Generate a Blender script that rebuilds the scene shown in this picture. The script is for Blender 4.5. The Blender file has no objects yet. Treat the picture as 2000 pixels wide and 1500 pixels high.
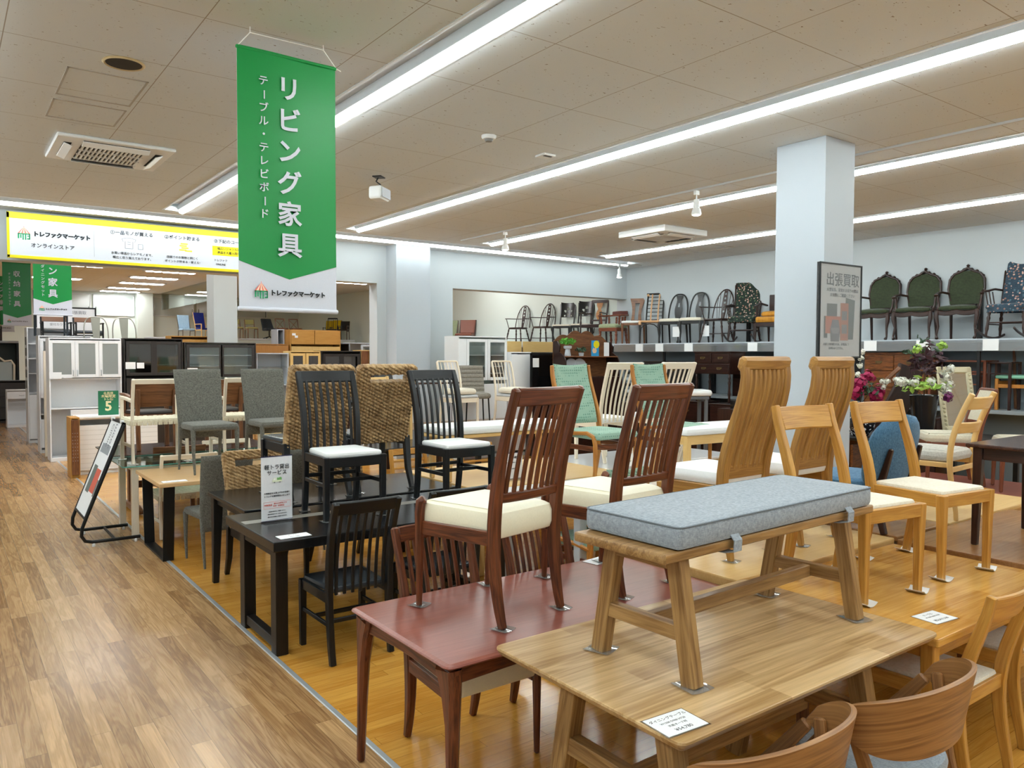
import bpy, bmesh, math, random
import numpy as np
from mathutils import Vector, Matrix
random.seed(7)
SC = bpy.context.scene
COL = SC.collection
PI = math.pi

# ---------------------------------------------------------------- camera, world, exposure
CAM_YAW, CAM_PITCH, CAM_ROLL, FOCAL = 0.63556, 0.036946, 0.0031015, 1516.2
cam_data = bpy.data.cameras.new('camera')
cam = bpy.data.objects.new('camera', cam_data)
COL.objects.link(cam)
_f = Vector((math.sin(CAM_YAW)*math.cos(CAM_PITCH), math.cos(CAM_YAW)*math.cos(CAM_PITCH), -math.sin(CAM_PITCH)))
_r = Vector((math.cos(CAM_YAW), -math.sin(CAM_YAW), 0))
_u = _r.cross(_f)
_c, _s = math.cos(CAM_ROLL), math.sin(CAM_ROLL)
_R, _U = _c*_r + _s*_u, -_s*_r + _c*_u
cam.matrix_world = Matrix(((_R.x, _U.x, -_f.x, 0), (_R.y, _U.y, -_f.y, 0), (_R.z, _U.z, -_f.z, 1.8), (0, 0, 0, 1)))
cam_data.sensor_width = 36.0
cam_data.lens = FOCAL*36.0/2000.0
cam_data.clip_start = 0.05
SC.camera = cam
world = bpy.data.worlds.new('world')
SC.world = world
world.use_nodes = True
world.node_tree.nodes['Background'].inputs[0].default_value = (0.9, 0.95, 1, 1)
world.node_tree.nodes['Background'].inputs[1].default_value = 0.3
SC.view_settings.view_transform = 'Standard'
SC.view_settings.look = 'None'
SC.view_settings.gamma = 1.0
SC.view_settings.use_curve_mapping = False
SC.view_settings.exposure = 0.6
TUBE = 24.0          # emission of the ceiling tubes
PANEL = 22.0         # emission of the square ceiling panels in the hall beyond

# ---------------------------------------------------------------- materials
MATS = {}
def new_mat(name):
    m = bpy.data.materials.new(name); m.use_nodes = True
    nt = m.node_tree
    return m, nt, nt.nodes['Principled BSDF']
def srgb(c):
    return tuple((x/12.92 if x <= .04045 else ((x+.055)/1.055)**2.4) for x in c)
def hexc(h):
    return srgb(tuple(int(h[i:i+2], 16)/255 for i in (0, 2, 4)))
def plain(name, col, rough=.5, metal=0.0, spec=.5, coat=0.0, bump=0, bscale=200):
    if name in MATS: return MATS[name]
    m, nt, b = new_mat(name)
    c = hexc(col) if isinstance(col, str) else col
    b.inputs['Base Color'].default_value = (*c, 1)
    b.inputs['Roughness'].default_value = rough
    b.inputs['Metallic'].default_value = metal
    b.inputs['Specular IOR Level'].default_value = spec
    b.inputs['Coat Weight'].default_value = coat
    tc = nt.nodes.new('ShaderNodeTexCoord'); n = nt.nodes.new('ShaderNodeTexNoise')
    n.inputs['Scale'].default_value = bscale; n.inputs['Detail'].default_value = 3
    nt.links.new(tc.outputs['Object'], n.inputs['Vector'])
    mx = nt.nodes.new('ShaderNodeMix'); mx.data_type = 'RGBA'
    mx.inputs['A'].default_value = (*[x*.94 for x in c], 1); mx.inputs['B'].default_value = (*[min(1, x*1.05) for x in c], 1)
    nt.links.new(n.outputs['Fac'], mx.inputs['Factor']); nt.links.new(mx.outputs['Result'], b.inputs['Base Color'])
    if bump:
        bp = nt.nodes.new('ShaderNodeBump'); bp.inputs['Strength'].default_value = bump; bp.inputs['Distance'].default_value = .002
        nt.links.new(n.outputs['Fac'], bp.inputs['Height']); nt.links.new(bp.outputs['Normal'], b.inputs['Normal'])
    MATS[name] = m
    return m
def wood(name, light, dark, rough=.35, along=1.6, across=26, stave=0, amount=1.0, spec=.4, coat=0.0, swing=.24):
    """grain runs along each piece: attribute 'grain' holds (along, across, across)"""
    if name in MATS: return MATS[name]
    m, nt, b = new_mat(name); N = nt.nodes.new; L = nt.links.new
    at = N('ShaderNodeAttribute'); at.attribute_name = 'grain'
    mp = N('ShaderNodeMapping'); mp.inputs['Scale'].default_value = (along, across, across); L(at.outputs['Vector'], mp.inputs['Vector'])
    mp2 = N('ShaderNodeMapping'); mp2.inputs['Scale'].default_value = (along*6, across*9, across*9); L(at.outputs['Vector'], mp2.inputs['Vector'])
    n1 = N('ShaderNodeTexNoise'); n1.inputs['Scale'].default_value = 1; n1.inputs['Detail'].default_value = 4; n1.inputs['Distortion'].default_value = 1.2
    n2 = N('ShaderNodeTexNoise'); n2.inputs['Scale'].default_value = 1; n2.inputs['Detail'].default_value = 2
    L(mp.outputs[0], n1.inputs['Vector']); L(mp2.outputs[0], n2.inputs['Vector'])
    w = N('ShaderNodeMath'); w.operation = 'MULTIPLY'; w.inputs[1].default_value = 26; L(n1.outputs['Fac'], w.inputs[0])
    s = N('ShaderNodeMath'); s.operation = 'SINE'; L(w.outputs[0], s.inputs[0])
    a1 = N('ShaderNodeMath'); a1.operation = 'MULTIPLY_ADD'; a1.inputs[1].default_value = swing*amount; a1.inputs[2].default_value = .5; L(s.outputs[0], a1.inputs[0])
    a2 = N('ShaderNodeMath'); a2.operation = 'MULTIPLY_ADD'; a2.inputs[1].default_value = 1.15*amount; L(n2.outputs['Fac'], a2.inputs[0])
    sb = N('ShaderNodeMath'); sb.operation = 'SUBTRACT'; sb.inputs[1].default_value = .575*amount; L(a1.outputs[0], sb.inputs[0]); L(sb.outputs[0], a2.inputs[2])
    fac = a2
    if stave:
        sp = N('ShaderNodeSeparateXYZ'); L(at.outputs['Vector'], sp.inputs[0])
        d1 = N('ShaderNodeMath'); d1.operation = 'DIVIDE'; d1.inputs[1].default_value = stave; L(sp.outputs['Y'], d1.inputs[0])
        f1 = N('ShaderNodeMath'); f1.operation = 'FLOOR'; L(d1.outputs[0], f1.inputs[0])
        wn0 = N('ShaderNodeTexWhiteNoise'); wn0.noise_dimensions = '1D'; L(f1.outputs[0], wn0.inputs['W'])
        d2 = N('ShaderNodeMath'); d2.operation = 'MULTIPLY_ADD'; d2.inputs[1].default_value = 1.7; L(sp.outputs['X'], d2.inputs[0]); L(wn0.outputs['Value'], d2.inputs[2])
        f2 = N('ShaderNodeMath'); f2.operation = 'FLOOR'; L(d2.outputs[0], f2.inputs[0])
        cb = N('ShaderNodeCombineXYZ'); L(f1.outputs[0], cb.inputs['X']); L(f2.outputs[0], cb.inputs['Y'])
        wn = N('ShaderNodeTexWhiteNoise'); wn.noise_dimensions = '2D'; L(cb.outputs[0], wn.inputs['Vector'])
        a3 = N('ShaderNodeMath'); a3.operation = 'MULTIPLY_ADD'; a3.inputs[1].default_value = .6; L(wn.outputs['Value'], a3.inputs[0])
        a4 = N('ShaderNodeMath'); a4.operation = 'SUBTRACT'; a4.inputs[1].default_value = .30; L(fac.outputs[0], a4.inputs[0]); L(a4.outputs[0], a3.inputs[2])
        fac = a3
    r = N('ShaderNodeMix'); r.data_type = 'RGBA'; r.clamp_factor = True
    r.inputs['A'].default_value = (*hexc(dark), 1); r.inputs['B'].default_value = (*hexc(light), 1)
    L(fac.outputs[0], r.inputs['Factor']); L(r.outputs['Result'], b.inputs['Base Color'])
    b.inputs['Roughness'].default_value = rough; b.inputs['Specular IOR Level'].default_value = spec; b.inputs['Coat Weight'].default_value = coat
    bp = N('ShaderNodeBump'); bp.inputs['Strength'].default_value = .12; bp.inputs['Distance'].default_value = .001
    L(n2.outputs['Fac'], bp.inputs['Height']); L(bp.outputs['Normal'], b.inputs['Normal'])
    MATS[name] = m
    return m
def fabric(name, c1, c2, scale=420, rough=.9, bump=.5, pattern=None):
    if name in MATS: return MATS[name]
    m, nt, b = new_mat(name); N = nt.nodes.new; L = nt.links.new
    tc = N('ShaderNodeTexCoord')
    cols = []
    for sc in ((scale, scale*.12, scale*.12), (scale*.12, scale, scale*.12), (scale*.12, scale*.12, scale)):
        mp = N('ShaderNodeMapping'); mp.inputs['Scale'].default_value = sc; L(tc.outputs['Object'], mp.inputs['Vector'])
        n = N('ShaderNodeTexNoise'); n.inputs['Scale'].default_value = 1; n.inputs['Detail'].default_value = 2; L(mp.outputs[0], n.inputs['Vector'])
        cols.append(n)
    a = N('ShaderNodeMath'); a.operation = 'ADD'; L(cols[0].outputs['Fac'], a.inputs[0]); L(cols[1].outputs['Fac'], a.inputs[1])
    a2 = N('ShaderNodeMath'); a2.operation = 'ADD'; L(a.outputs[0], a2.inputs[0]); L(cols[2].outputs['Fac'], a2.inputs[1])
    mr = N('ShaderNodeMapRange'); mr.inputs['From Min'].default_value = 1.15; mr.inputs['From Max'].default_value = 1.85; L(a2.outputs[0], mr.inputs['Value'])
    r = N('ShaderNodeMix'); r.data_type = 'RGBA'
    r.inputs['A'].default_value = (*hexc(c1), 1); r.inputs['B'].default_value = (*hexc(c2), 1); L(mr.outputs[0], r.inputs['Factor'])
    out = r
    if pattern:
        kind, pc, ps, thr = pattern
        v = N('ShaderNodeTexVoronoi'); v.inputs['Scale'].default_value = ps; v.inputs['Randomness'].default_value = .15 if kind == 'dots' else 1.0
        L(tc.outputs['Object'], v.inputs['Vector'])
        lt = N('ShaderNodeMath'); lt.operation = 'LESS_THAN'; lt.inputs[1].default_value = thr; L(v.outputs['Distance'], lt.inputs[0])
        r2 = N('ShaderNodeMix'); r2.data_type = 'RGBA'; L(lt.outputs[0], r2.inputs['Factor']); L(r.outputs['Result'], r2.inputs['A'])
        if kind == 'dots': r2.inputs['B'].default_value = (*hexc(pc), 1)
        else:
            cr = N('ShaderNodeValToRGB'); els = cr.color_ramp.elements; cr.color_ramp.interpolation = 'CONSTANT'
            els[0].color = (*hexc(pc[0]), 1); els[1].position = .4; els[1].color = (*hexc(pc[1]), 1)
            e = els.new(.75); e.color = (*hexc(pc[2]), 1)
            sx = N('ShaderNodeSeparateColor'); L(v.outputs['Color'], sx.inputs[0]); L(sx.outputs[0], cr.inputs['Fac']); L(cr.outputs['Color'], r2.inputs['B'])
        out = r2
    L(out.outputs['Result'], b.inputs['Base Color'])
    b.inputs['Roughness'].default_value = rough; b.inputs['Specular IOR Level'].default_value = .2
    b.inputs['Sheen Weight'].default_value = .15
    bp = N('ShaderNodeBump'); bp.inputs['Strength'].default_value = bump; bp.inputs['Distance'].default_value = .0015
    L(a2.outputs[0], bp.inputs['Height']); L(bp.outputs['Normal'], b.inputs['Normal'])
    MATS[name] = m
    return m
def pane_mat(name, tint=(1, 1, 1), gloss=.12, rough=.02, haze=0.0, hazecol=(.8, .85, .83), fres=.45):
    if name in MATS: return MATS[name]
    m = bpy.data.materials.new(name); m.use_nodes = True; nt = m.node_tree; N = nt.nodes.new; L = nt.links.new
    for n in list(nt.nodes): nt.nodes.remove(n)
    o = N('ShaderNodeOutputMaterial'); t = N('ShaderNodeBsdfTransparent'); t.inputs[0].default_value = (*tint, 1)
    g = N('ShaderNodeBsdfGlossy'); g.inputs['Roughness'].default_value = rough
    fr = N('ShaderNodeLayerWeight'); fr.inputs['Blend'].default_value = .35
    mm = N('ShaderNodeMath'); mm.operation = 'MULTIPLY_ADD'; mm.inputs[1].default_value = fres; mm.inputs[2].default_value = gloss*.4; L(fr.outputs['Fresnel'], mm.inputs[0])
    mx = N('ShaderNodeMixShader'); L(mm.outputs[0], mx.inputs[0]); L(t.outputs[0], mx.inputs[1]); L(g.outputs[0], mx.inputs[2])
    last = mx
    if haze:
        d = N('ShaderNodeBsdfDiffuse'); d.inputs[0].default_value = (*hazecol, 1)
        m2 = N('ShaderNodeMixShader'); m2.inputs[0].default_value = haze; L(mx.outputs[0], m2.inputs[1]); L(d.outputs[0], m2.inputs[2]); last = m2
    L(last.outputs[0], o.inputs['Surface'])
    MATS[name] = m
    return m
def emit_mat(name, col, strength):
    if name in MATS: return MATS[name]
    m, nt, b = new_mat(name)
    b.inputs['Base Color'].default_value = (.9, .9, .9, 1)
    b.inputs['Emission Color'].default_value = (*col, 1); b.inputs['Emission Strength'].default_value = strength
    MATS[name] = m
    return m

# ---------------------------------------------------------------- geometry
class G:
    """collects pieces for ONE mesh"""
    def __init__(s): s.v = []; s.f = []; s.g = []; s.k = []; s.mi = 0
    def add(s, verts, faces, grain):
        o = len(s.v); s.v += [tuple(p) for p in verts]; s.g += grain
        s.f += [tuple(i+o for i in f) for f in faces]; s.k += [s.mi]*len(faces)
        return s
    def bar(s, pts, w, t, side=(1, 0, 0), ch=.003, n=0, cap=True, closed=False):
        """sweep a w x t section (chamfered; n>2: ellipse with n points) along pts; w is measured along `side`"""
        P = [Vector(p) for p in pts]; m = len(P)
        W = list(w) if hasattr(w, '__len__') else [w]*m; T = list(t) if hasattr(t, '__len__') else [t]*m
        side = Vector(side)
        rings = []; al = 0
        r0 = random.random()*7; r1 = random.random()*3
        for i in range(m):
            if closed: tan = P[(i+1) % m]-P[i-1]
            else: tan = P[min(i+1, m-1)]-P[max(i-1, 0)]
            tan.normalize()
            a = side-tan*side.dot(tan)
            if a.length < 1e-4: a = Vector((0, 1, 0))-tan*tan.y
            a.normalize(); bb = tan.cross(a)
            if i: al += (P[i]-P[i-1]).length
            rings.append((P[i], a, bb, W[i]/2, T[i]/2, al, tan))
        def sec(R, ins=0.0, off=0.0):
            p, a, bb, hw, ht, al_, tan = R
            hw = max(hw-ins, 1e-4); ht = max(ht-ins, 1e-4); p = p+tan*off
            if n:
                q = [(math.cos(2*PI*k/n)*hw, math.sin(2*PI*k/n)*ht) for k in range(n)]
            else:
                c = min(ch, hw*.6, ht*.6)
                q = [(hw-c, -ht), (hw, -ht+c), (hw, ht-c), (hw-c, ht), (-hw+c, ht), (-hw, ht-c), (-hw, -ht+c), (-hw+c, -ht)]
            return [p+a*x+bb*y for x, y in q], [(al_+off+r0, x+r1, y+r1) for x, y in q]
        V = []; GR = []
        seq = []
        if cap and not closed:
            c0 = min(ch, rings[0][3]*.5, rings[0][4]*.5)
            seq = [(rings[0], c0, 0), (rings[0], 0, c0)] + [(r, 0, 0) for r in rings[1:-1]] + [(rings[-1], 0, -c0), (rings[-1], c0, 0)]
        else: seq = [(r, 0, 0) for r in rings]
        for R, i, o in seq:
            a, b = sec(R, i, o); V += a; GR += b
        k = n or 8; F = []
        q = len(seq)
        for i in range(q if closed else q-1):
            for j in range(k):
                F.append((i*k+j, i*k+(j+1) % k, ((i+1) % q)*k+(j+1) % k, ((i+1) % q)*k+j))
        if cap and not closed:
            F.append(tuple(range(k-1, -1, -1))); F.append(tuple((q-1)*k+j for j in range(k)))
        return s.add(V, F, GR)
    def box(s, c, d, ch=.003, axis=None, rz=0):
        """chamfered box centred on c; grain along the longest side"""
        d = [max(x, 1e-4) for x in d]
        ax = axis if axis is not None else max(range(3), key=lambda i: d[i])
        e = [Vector((1, 0, 0)), Vector((0, 1, 0)), Vector((0, 0, 1))]
        if rz:
            R = Matrix.Rotation(rz, 3, 'Z'); e = [R @ x for x in e]
        c = Vector(c); o = (ax+1) % 3; o2 = (ax+2) % 3
        return s.bar([c-e[ax]*d[ax]/2, c+e[ax]*d[ax]/2], d[o], d[o2], e[o], ch)
    def bx(s, x0, x1, y0, y1, z0, z1, ch=.002, axis=None):
        return s.box(((x0+x1)/2, (y0+y1)/2, (z0+z1)/2), (x1-x0, y1-y0, z1-z0), ch, axis)
    def pad(s, outline, layers, cx=0, cy=0, dome=None, grain_axis=0):
        """stack inset copies of a 2D outline: layers = [(inset, z), ...]; dome(x, y) adds to z of upper layers"""
        P = [Vector(p) for p in outline]; m = len(P); nrm = []
        for i in range(m):
            t = (P[(i+1) % m]-P[i-1]); t.normalize(); nrm.append(Vector((t.y, -t.x)))
        area = sum(P[i-1].x*P[i].y-P[i].x*P[i-1].y for i in range(m))
        if area < 0: nrm = [-x for x in nrm]
        mid = sum(P, Vector((0, 0)))/m
        V = []; GR = []; F = []; r0 = random.random()*7
        zs = [z for _, z in layers]; zm = (max(zs)+min(zs))/2
        for ins, z in layers:
            for i in range(m):
                if ins < .5: q = P[i]-nrm[i]*ins
                else: q = mid+(P[i]-mid)*(2-2*ins)*1.0
                zz = z+(dome(q.x, q.y) if dome and z > zm else 0)
                V.append((q.x+cx, q.y+cy, zz))
                GR.append((q[grain_axis]+r0, q[1-grain_axis]+r0, z))
        for l in range(len(layers)-1):
            for i in range(m):
                a, b = l*m+i, l*m+(i+1) % m
                F.append((a, b, b+m, a+m) if area > 0 else (a+m, b+m, b, a))
        bot = tuple(range(m)); top = tuple((len(layers)-1)*m+i for i in range(m))
        F.append(tuple(reversed(bot)) if area > 0 else bot); F.append(top if area > 0 else tuple(reversed(top)))
        return s.add(V, F, GR)
    def lathe(s, prof, n=20, c=(0, 0, 0)):
        V = []; F = []; GR = []
        for r, z in prof:
            for j in range(n):
                a = 2*PI*j/n; V.append((c[0]+r*math.cos(a), c[1]+r*math.sin(a), c[2]+z)); GR.append((z, r*math.cos(a), r*math.sin(a)))
        for i in range(len(prof)-1):
            for j in range(n):
                F.append((i*n+j, i*n+(j+1) % n, (i+1)*n+(j+1) % n, (i+1)*n+j))
        F.append(tuple(range(n-1, -1, -1))); F.append(tuple((len(prof)-1)*n+j for j in range(n)))
        return s.add(V, F, GR)
    def sheet(s, fn, nu, nv, th, keep=None, closed_u=False, disp=None):
        """thick sheet over fn(u,v), u,v in 0..1; keep(u,v) False leaves a hole; disp(u,v,side) adds outward relief"""
        W = nu if closed_u else nu+1
        P = [[Vector(fn(i/nu, j/nv)) for j in range(nv+1)] for i in range(W)]
        V = []; GR = []
        top = {}; bot = {}
        for i in range(W):
            for j in range(nv+1):
                du = (P[(i+1) % W][j]-P[i-1][j]) if closed_u else P[min(i+1, nu)][j]-P[max(i-1, 0)][j]
                dv = P[i][min(j+1, nv)]-P[i][max(j-1, 0)]
                n = du.cross(dv); n.normalize()
                a = th/2+(disp(i/nu, j/nv, 1) if disp else 0); b = th/2+(disp(i/nu, j/nv, -1) if disp else 0)
                top[i, j] = len(V); V.append(P[i][j]+n*a); bot[i, j] = len(V); V.append(P[i][j]-n*b)
                GR += [(P[i][j].x+.37, P[i][j].z+P[i][j].y*.3+.3, .01), (P[i][j].x+.37, P[i][j].z+P[i][j].y*.3+.3, -.01)]
        ok = lambda i, j: 0 <= j < nv and (closed_u or 0 <= i < nu) and (keep is None or keep(((i % nu)+.5)/nu, (j+.5)/nv))
        F = []
        for i in range(nu):
            for j in range(nv):
                if not ok(i, j): continue
                k = (i+1) % W
                F.append((top[i, j], top[k, j], top[k, j+1], top[i, j+1])); F.append((bot[i, j+1], bot[k, j+1], bot[k, j], bot[i, j]))
                if not ok(i, j-1): F.append((bot[i, j], bot[k, j], top[k, j], top[i, j]))
                if not ok(i, j+1): F.append((top[i, j+1], top[k, j+1], bot[k, j+1], bot[i, j+1]))
                if not ok(i-1, j): F.append((top[i, j], top[i, j+1], bot[i, j+1], bot[i, j]))
                if not ok(i+1, j): F.append((bot[k, j], bot[k, j+1], top[k, j+1], top[k, j]))
        return s.add(V, F, GR)
    def quad(s, a, b, c, d): return s.add([a, b, c, d], [(0, 1, 2, 3)], [(p[0], p[1], p[2]) for p in (a, b, c, d)])

def obj(name, g, mat, parent=None, label=None, angle=40, loc=None, rot=None):
    me = bpy.data.meshes.new(name)
    me.from_pydata(g.v, [], g.f)
    mats = mat if isinstance(mat, (list, tuple)) else [mat]
    for m in mats: me.materials.append(m)
    if len(mats) > 1: me.polygons.foreach_set('material_index', g.k)
    at = me.attributes.new('grain', 'FLOAT_VECTOR', 'POINT')
    at.data.foreach_set('vector', [x for p in g.g for x in p])
    me.polygons.foreach_set('use_smooth', [True]*len(me.polygons))
    me.set_sharp_from_angle(angle=math.radians(angle))
    me.update()
    o = bpy.data.objects.new(name, me); COL.objects.link(o)
    if parent: o.parent = parent
    if label: o['label'] = label
    if loc: o.location = loc
    if rot: o.rotation_euler = rot
    return o
def tag(o, label, cat, group=None):
    o['label'] = label; o['category'] = cat
    if group: o['group'] = group
    return o
def thing(name, label, cat, loc=(0, 0, 0), deg=0, group=None):
    o = bpy.data.objects.new(name, None); COL.objects.link(o)
    o.empty_display_size = .1
    o.location = loc; o.rotation_euler = (0, 0, math.radians(deg))
    return tag(o, label, cat, group)
def struct(name, g, mat):
    o = obj(name, g, mat); o['kind'] = 'structure'
    return o
def dup(root, loc, deg, label, group=None):
    r = root.copy(); COL.objects.link(r); r.location = loc; r.rotation_euler = (0, 0, math.radians(deg)); r['label'] = label
    if 'group' in r and not group: del r['group']
    if group: r['group'] = group
    for ch in list(root.children):
        c = ch.copy(); COL.objects.link(c); c.parent = r
        for gc in ch.children:
            d = gc.copy(); COL.objects.link(d); d.parent = c
    return r
PROTO = {}
def put(build, x, y, z, deg, label, group=None, key=None, **kw):
    k = key or build.__name__
    if k not in PROTO:
        r = build(**kw); PROTO[k] = r
        r.location = (x, y, z); r.rotation_euler = (0, 0, math.radians(deg)); r['label'] = label
        if group: r['group'] = group
        return r
    return dup(PROTO[k], (x, y, z), deg, label, group)
def text(name, body, size, mat, parent, loc, rot=(PI/2, 0, 0), align='CENTER', bold=0.0, depth=.001, spacing=1.0, line=1.0, xs=1.0):
    cu = bpy.data.curves.new('text', 'FONT'); cu.body = body; cu.size = size; cu.align_x = align; cu.align_y = 'CENTER'
    cu.offset = bold*size; cu.extrude = depth; cu.space_character = spacing; cu.space_line = line; cu.resolution_u = 3
    o = bpy.data.objects.new('text', cu); COL.objects.link(o)
    me = bpy.data.meshes.new_from_object(o.evaluated_get(bpy.context.evaluated_depsgraph_get()))
    bpy.data.objects.remove(o); bpy.data.curves.remove(cu)
    me.name = name; me.materials.clear(); me.materials.append(mat)
    if xs != 1.0:
        for v in me.vertices: v.co.x *= xs
    t = bpy.data.objects.new(name, me); COL.objects.link(t); t.parent = parent; t.location = loc; t.rotation_euler = rot
    return t
def rrect(wf, wb, d, r=.03, n=5):
    """rounded trapezoid outline, front (+y) width wf, back width wb, depth d"""
    cs = [(wf/2, d/2), (-wf/2, d/2), (-wb/2, -d/2), (wb/2, -d/2)]; out = []
    for i in range(4):
        p = Vector(cs[i]); a = Vector(cs[i-1])-p; b = Vector(cs[(i+1) % 4])-p; a.normalize(); b.normalize()
        r_ = r
        p0 = p+a*r_; p1 = p+b*r_
        for k in range(n+1):
            t = k/n; out.append(tuple(p0*(1-t)**2+p*2*t*(1-t)+p1*t*t))
    return out
def cushion(g, outline, z0, z1, r=.02, dome=.012, cx=0, cy=0):
    h = z1-z0; r = min(r, h*.48)
    lay = [(r, z0), (r*.3, z0+r*.3), (0, z0+r)] + [(0, z1-r), (r*.3, z1-r*.3), (r, z1)]
    W = max(abs(p[0]) for p in outline); D = max(abs(p[1]) for p in outline)
    f = lambda x, y: dome*max(0, 1-(x/W)**2)*max(0, 1-(y/D)**2)
    for k in (.58, .68, .8, .93): lay.append((k, z1))
    return g.pad(outline, lay, cx, cy, f)
def curve(*zy, n=9):
    """smooth y(z) through (z, y) points -> list of (y, z)"""
    z = np.array([p[0] for p in zy]); y = np.array([p[1] for p in zy])
    c = np.polyfit(z, y, len(zy)-1)
    zz = np.linspace(z[0], z[-1], n)
    return [(float(np.polyval(c, q)), float(q)) for q in zz], (lambda q: float(np.polyval(c, q)))
# ---------------------------------------------------------------- shared materials
WHITE = plain('white_paint', 'B6BEC6', .6)
WALLM = plain('wall_paint', 'BEC5C9', .7, bump=.05)
WALLG = plain('hall_wall_paint', 'CFD9D2', .7)
TROUGH = plain('trough_enamel', 'D5D9DC', .4)
PLASTIC = plain('white_plastic', 'E9EBEB', .4)
STEEL = plain('brushed_steel', 'B9BEC2', .3, .9)
BLACKM = plain('black_metal', '101214', .4, .3)
PAPER = plain('paper', 'F0F2F4', .7)
INK = plain('ink', '20242A', .7)
GREYINK = plain('grey_ink', '7B8088', .7)
GREEN = plain('banner_green', '008C3E', .38, spec=.45)
CLOTHW = plain('banner_white', 'D3D7E2', .42)
YELLOW = plain('banner_yellow', 'E8D800', .5)
REDI = plain('logo_red', 'EF7F73', .6)
LOGOG = plain('logo_green', '1FA06A', .6)
TUBEM = emit_mat('tube_light', (.89, .985, .98), TUBE)
TUBEDIM = emit_mat('tube_light_soft', (.89, .985, .98), TUBE*.5)
PANELM = emit_mat('panel_light', (1.0, 1.0, 1.0), PANEL)
CLEAR = pane_mat('clear_plastic', (.97, .97, .98), .25, .05, haze=.05)
PANE = pane_mat('cabinet_glass', (.93, .95, .94), .25, .03)
SMOKE = pane_mat('smoke_glass', (.35, .33, .32), .35, .04)
BARRIER = pane_mat('barrier_glass', (.9, .96, .94), .3, .03)
ACRYL = pane_mat('acrylic', (.99, .99, 1.0), .08, .02, fres=.08)

def ceiling_mat():
    m, nt, b = new_mat('ceiling_tile'); N = nt.nodes.new; L = nt.links.new
    tc = N('ShaderNodeTexCoord'); sp = N('ShaderNodeSeparateXYZ'); L(tc.outputs['Object'], sp.inputs[0])
    def line(sock, off, pitch, w):
        a = N('ShaderNodeMath'); a.operation = 'SUBTRACT'; a.inputs[1].default_value = off; L(sock, a.inputs[0])
        d = N('ShaderNodeMath'); d.operation = 'PINGPONG'; d.inputs[1].default_value = pitch/2; L(a.outputs[0], d.inputs[0])
        l = N('ShaderNodeMath'); l.operation = 'LESS_THAN'; l.inputs[1].default_value = w; L(d.outputs[0], l.inputs[0]); return l
    lx = line(sp.outputs['X'], .3416, .91, .003); ly = line(sp.outputs['Y'], .087, .91, .003)
    mx = N('ShaderNodeMath'); mx.operation = 'MAXIMUM'; L(lx.outputs[0], mx.inputs[0]); L(ly.outputs[0], mx.inputs[1])
    mp = N('ShaderNodeMapping'); mp.inputs['Scale'].default_value = (34, 60, 1); mp.inputs['Rotation'].default_value = (0, 0, .35); L(tc.outputs['Object'], mp.inputs[0])
    n = N('ShaderNodeTexNoise'); n.inputs['Scale'].default_value = 1; n.inputs['Detail'].default_value = 2; n.inputs['Distortion'].default_value = .6; L(mp.outputs[0], n.inputs[0])
    g = N('ShaderNodeMath'); g.operation = 'GREATER_THAN'; g.inputs[1].default_value = .715; L(n.outputs['Fac'], g.inputs[0])
    m1 = N('ShaderNodeMix'); m1.data_type = 'RGBA'; m1.inputs['A'].default_value = (*hexc('D8DDE0'), 1); m1.inputs['B'].default_value = (*hexc('958D84'), 1); L(g.outputs[0], m1.inputs['Factor'])
    m2 = N('ShaderNodeMix'); m2.data_type = 'RGBA'; m2.inputs['B'].default_value = (*hexc('A39C94'), 1); L(m1.outputs['Result'], m2.inputs['A']); L(mx.outputs[0], m2.inputs['Factor'])
    L(m2.outputs['Result'], b.inputs['Base Color']); b.inputs['Roughness'].default_value = .9; b.inputs['Specular IOR Level'].default_value = .1
    return m
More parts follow.
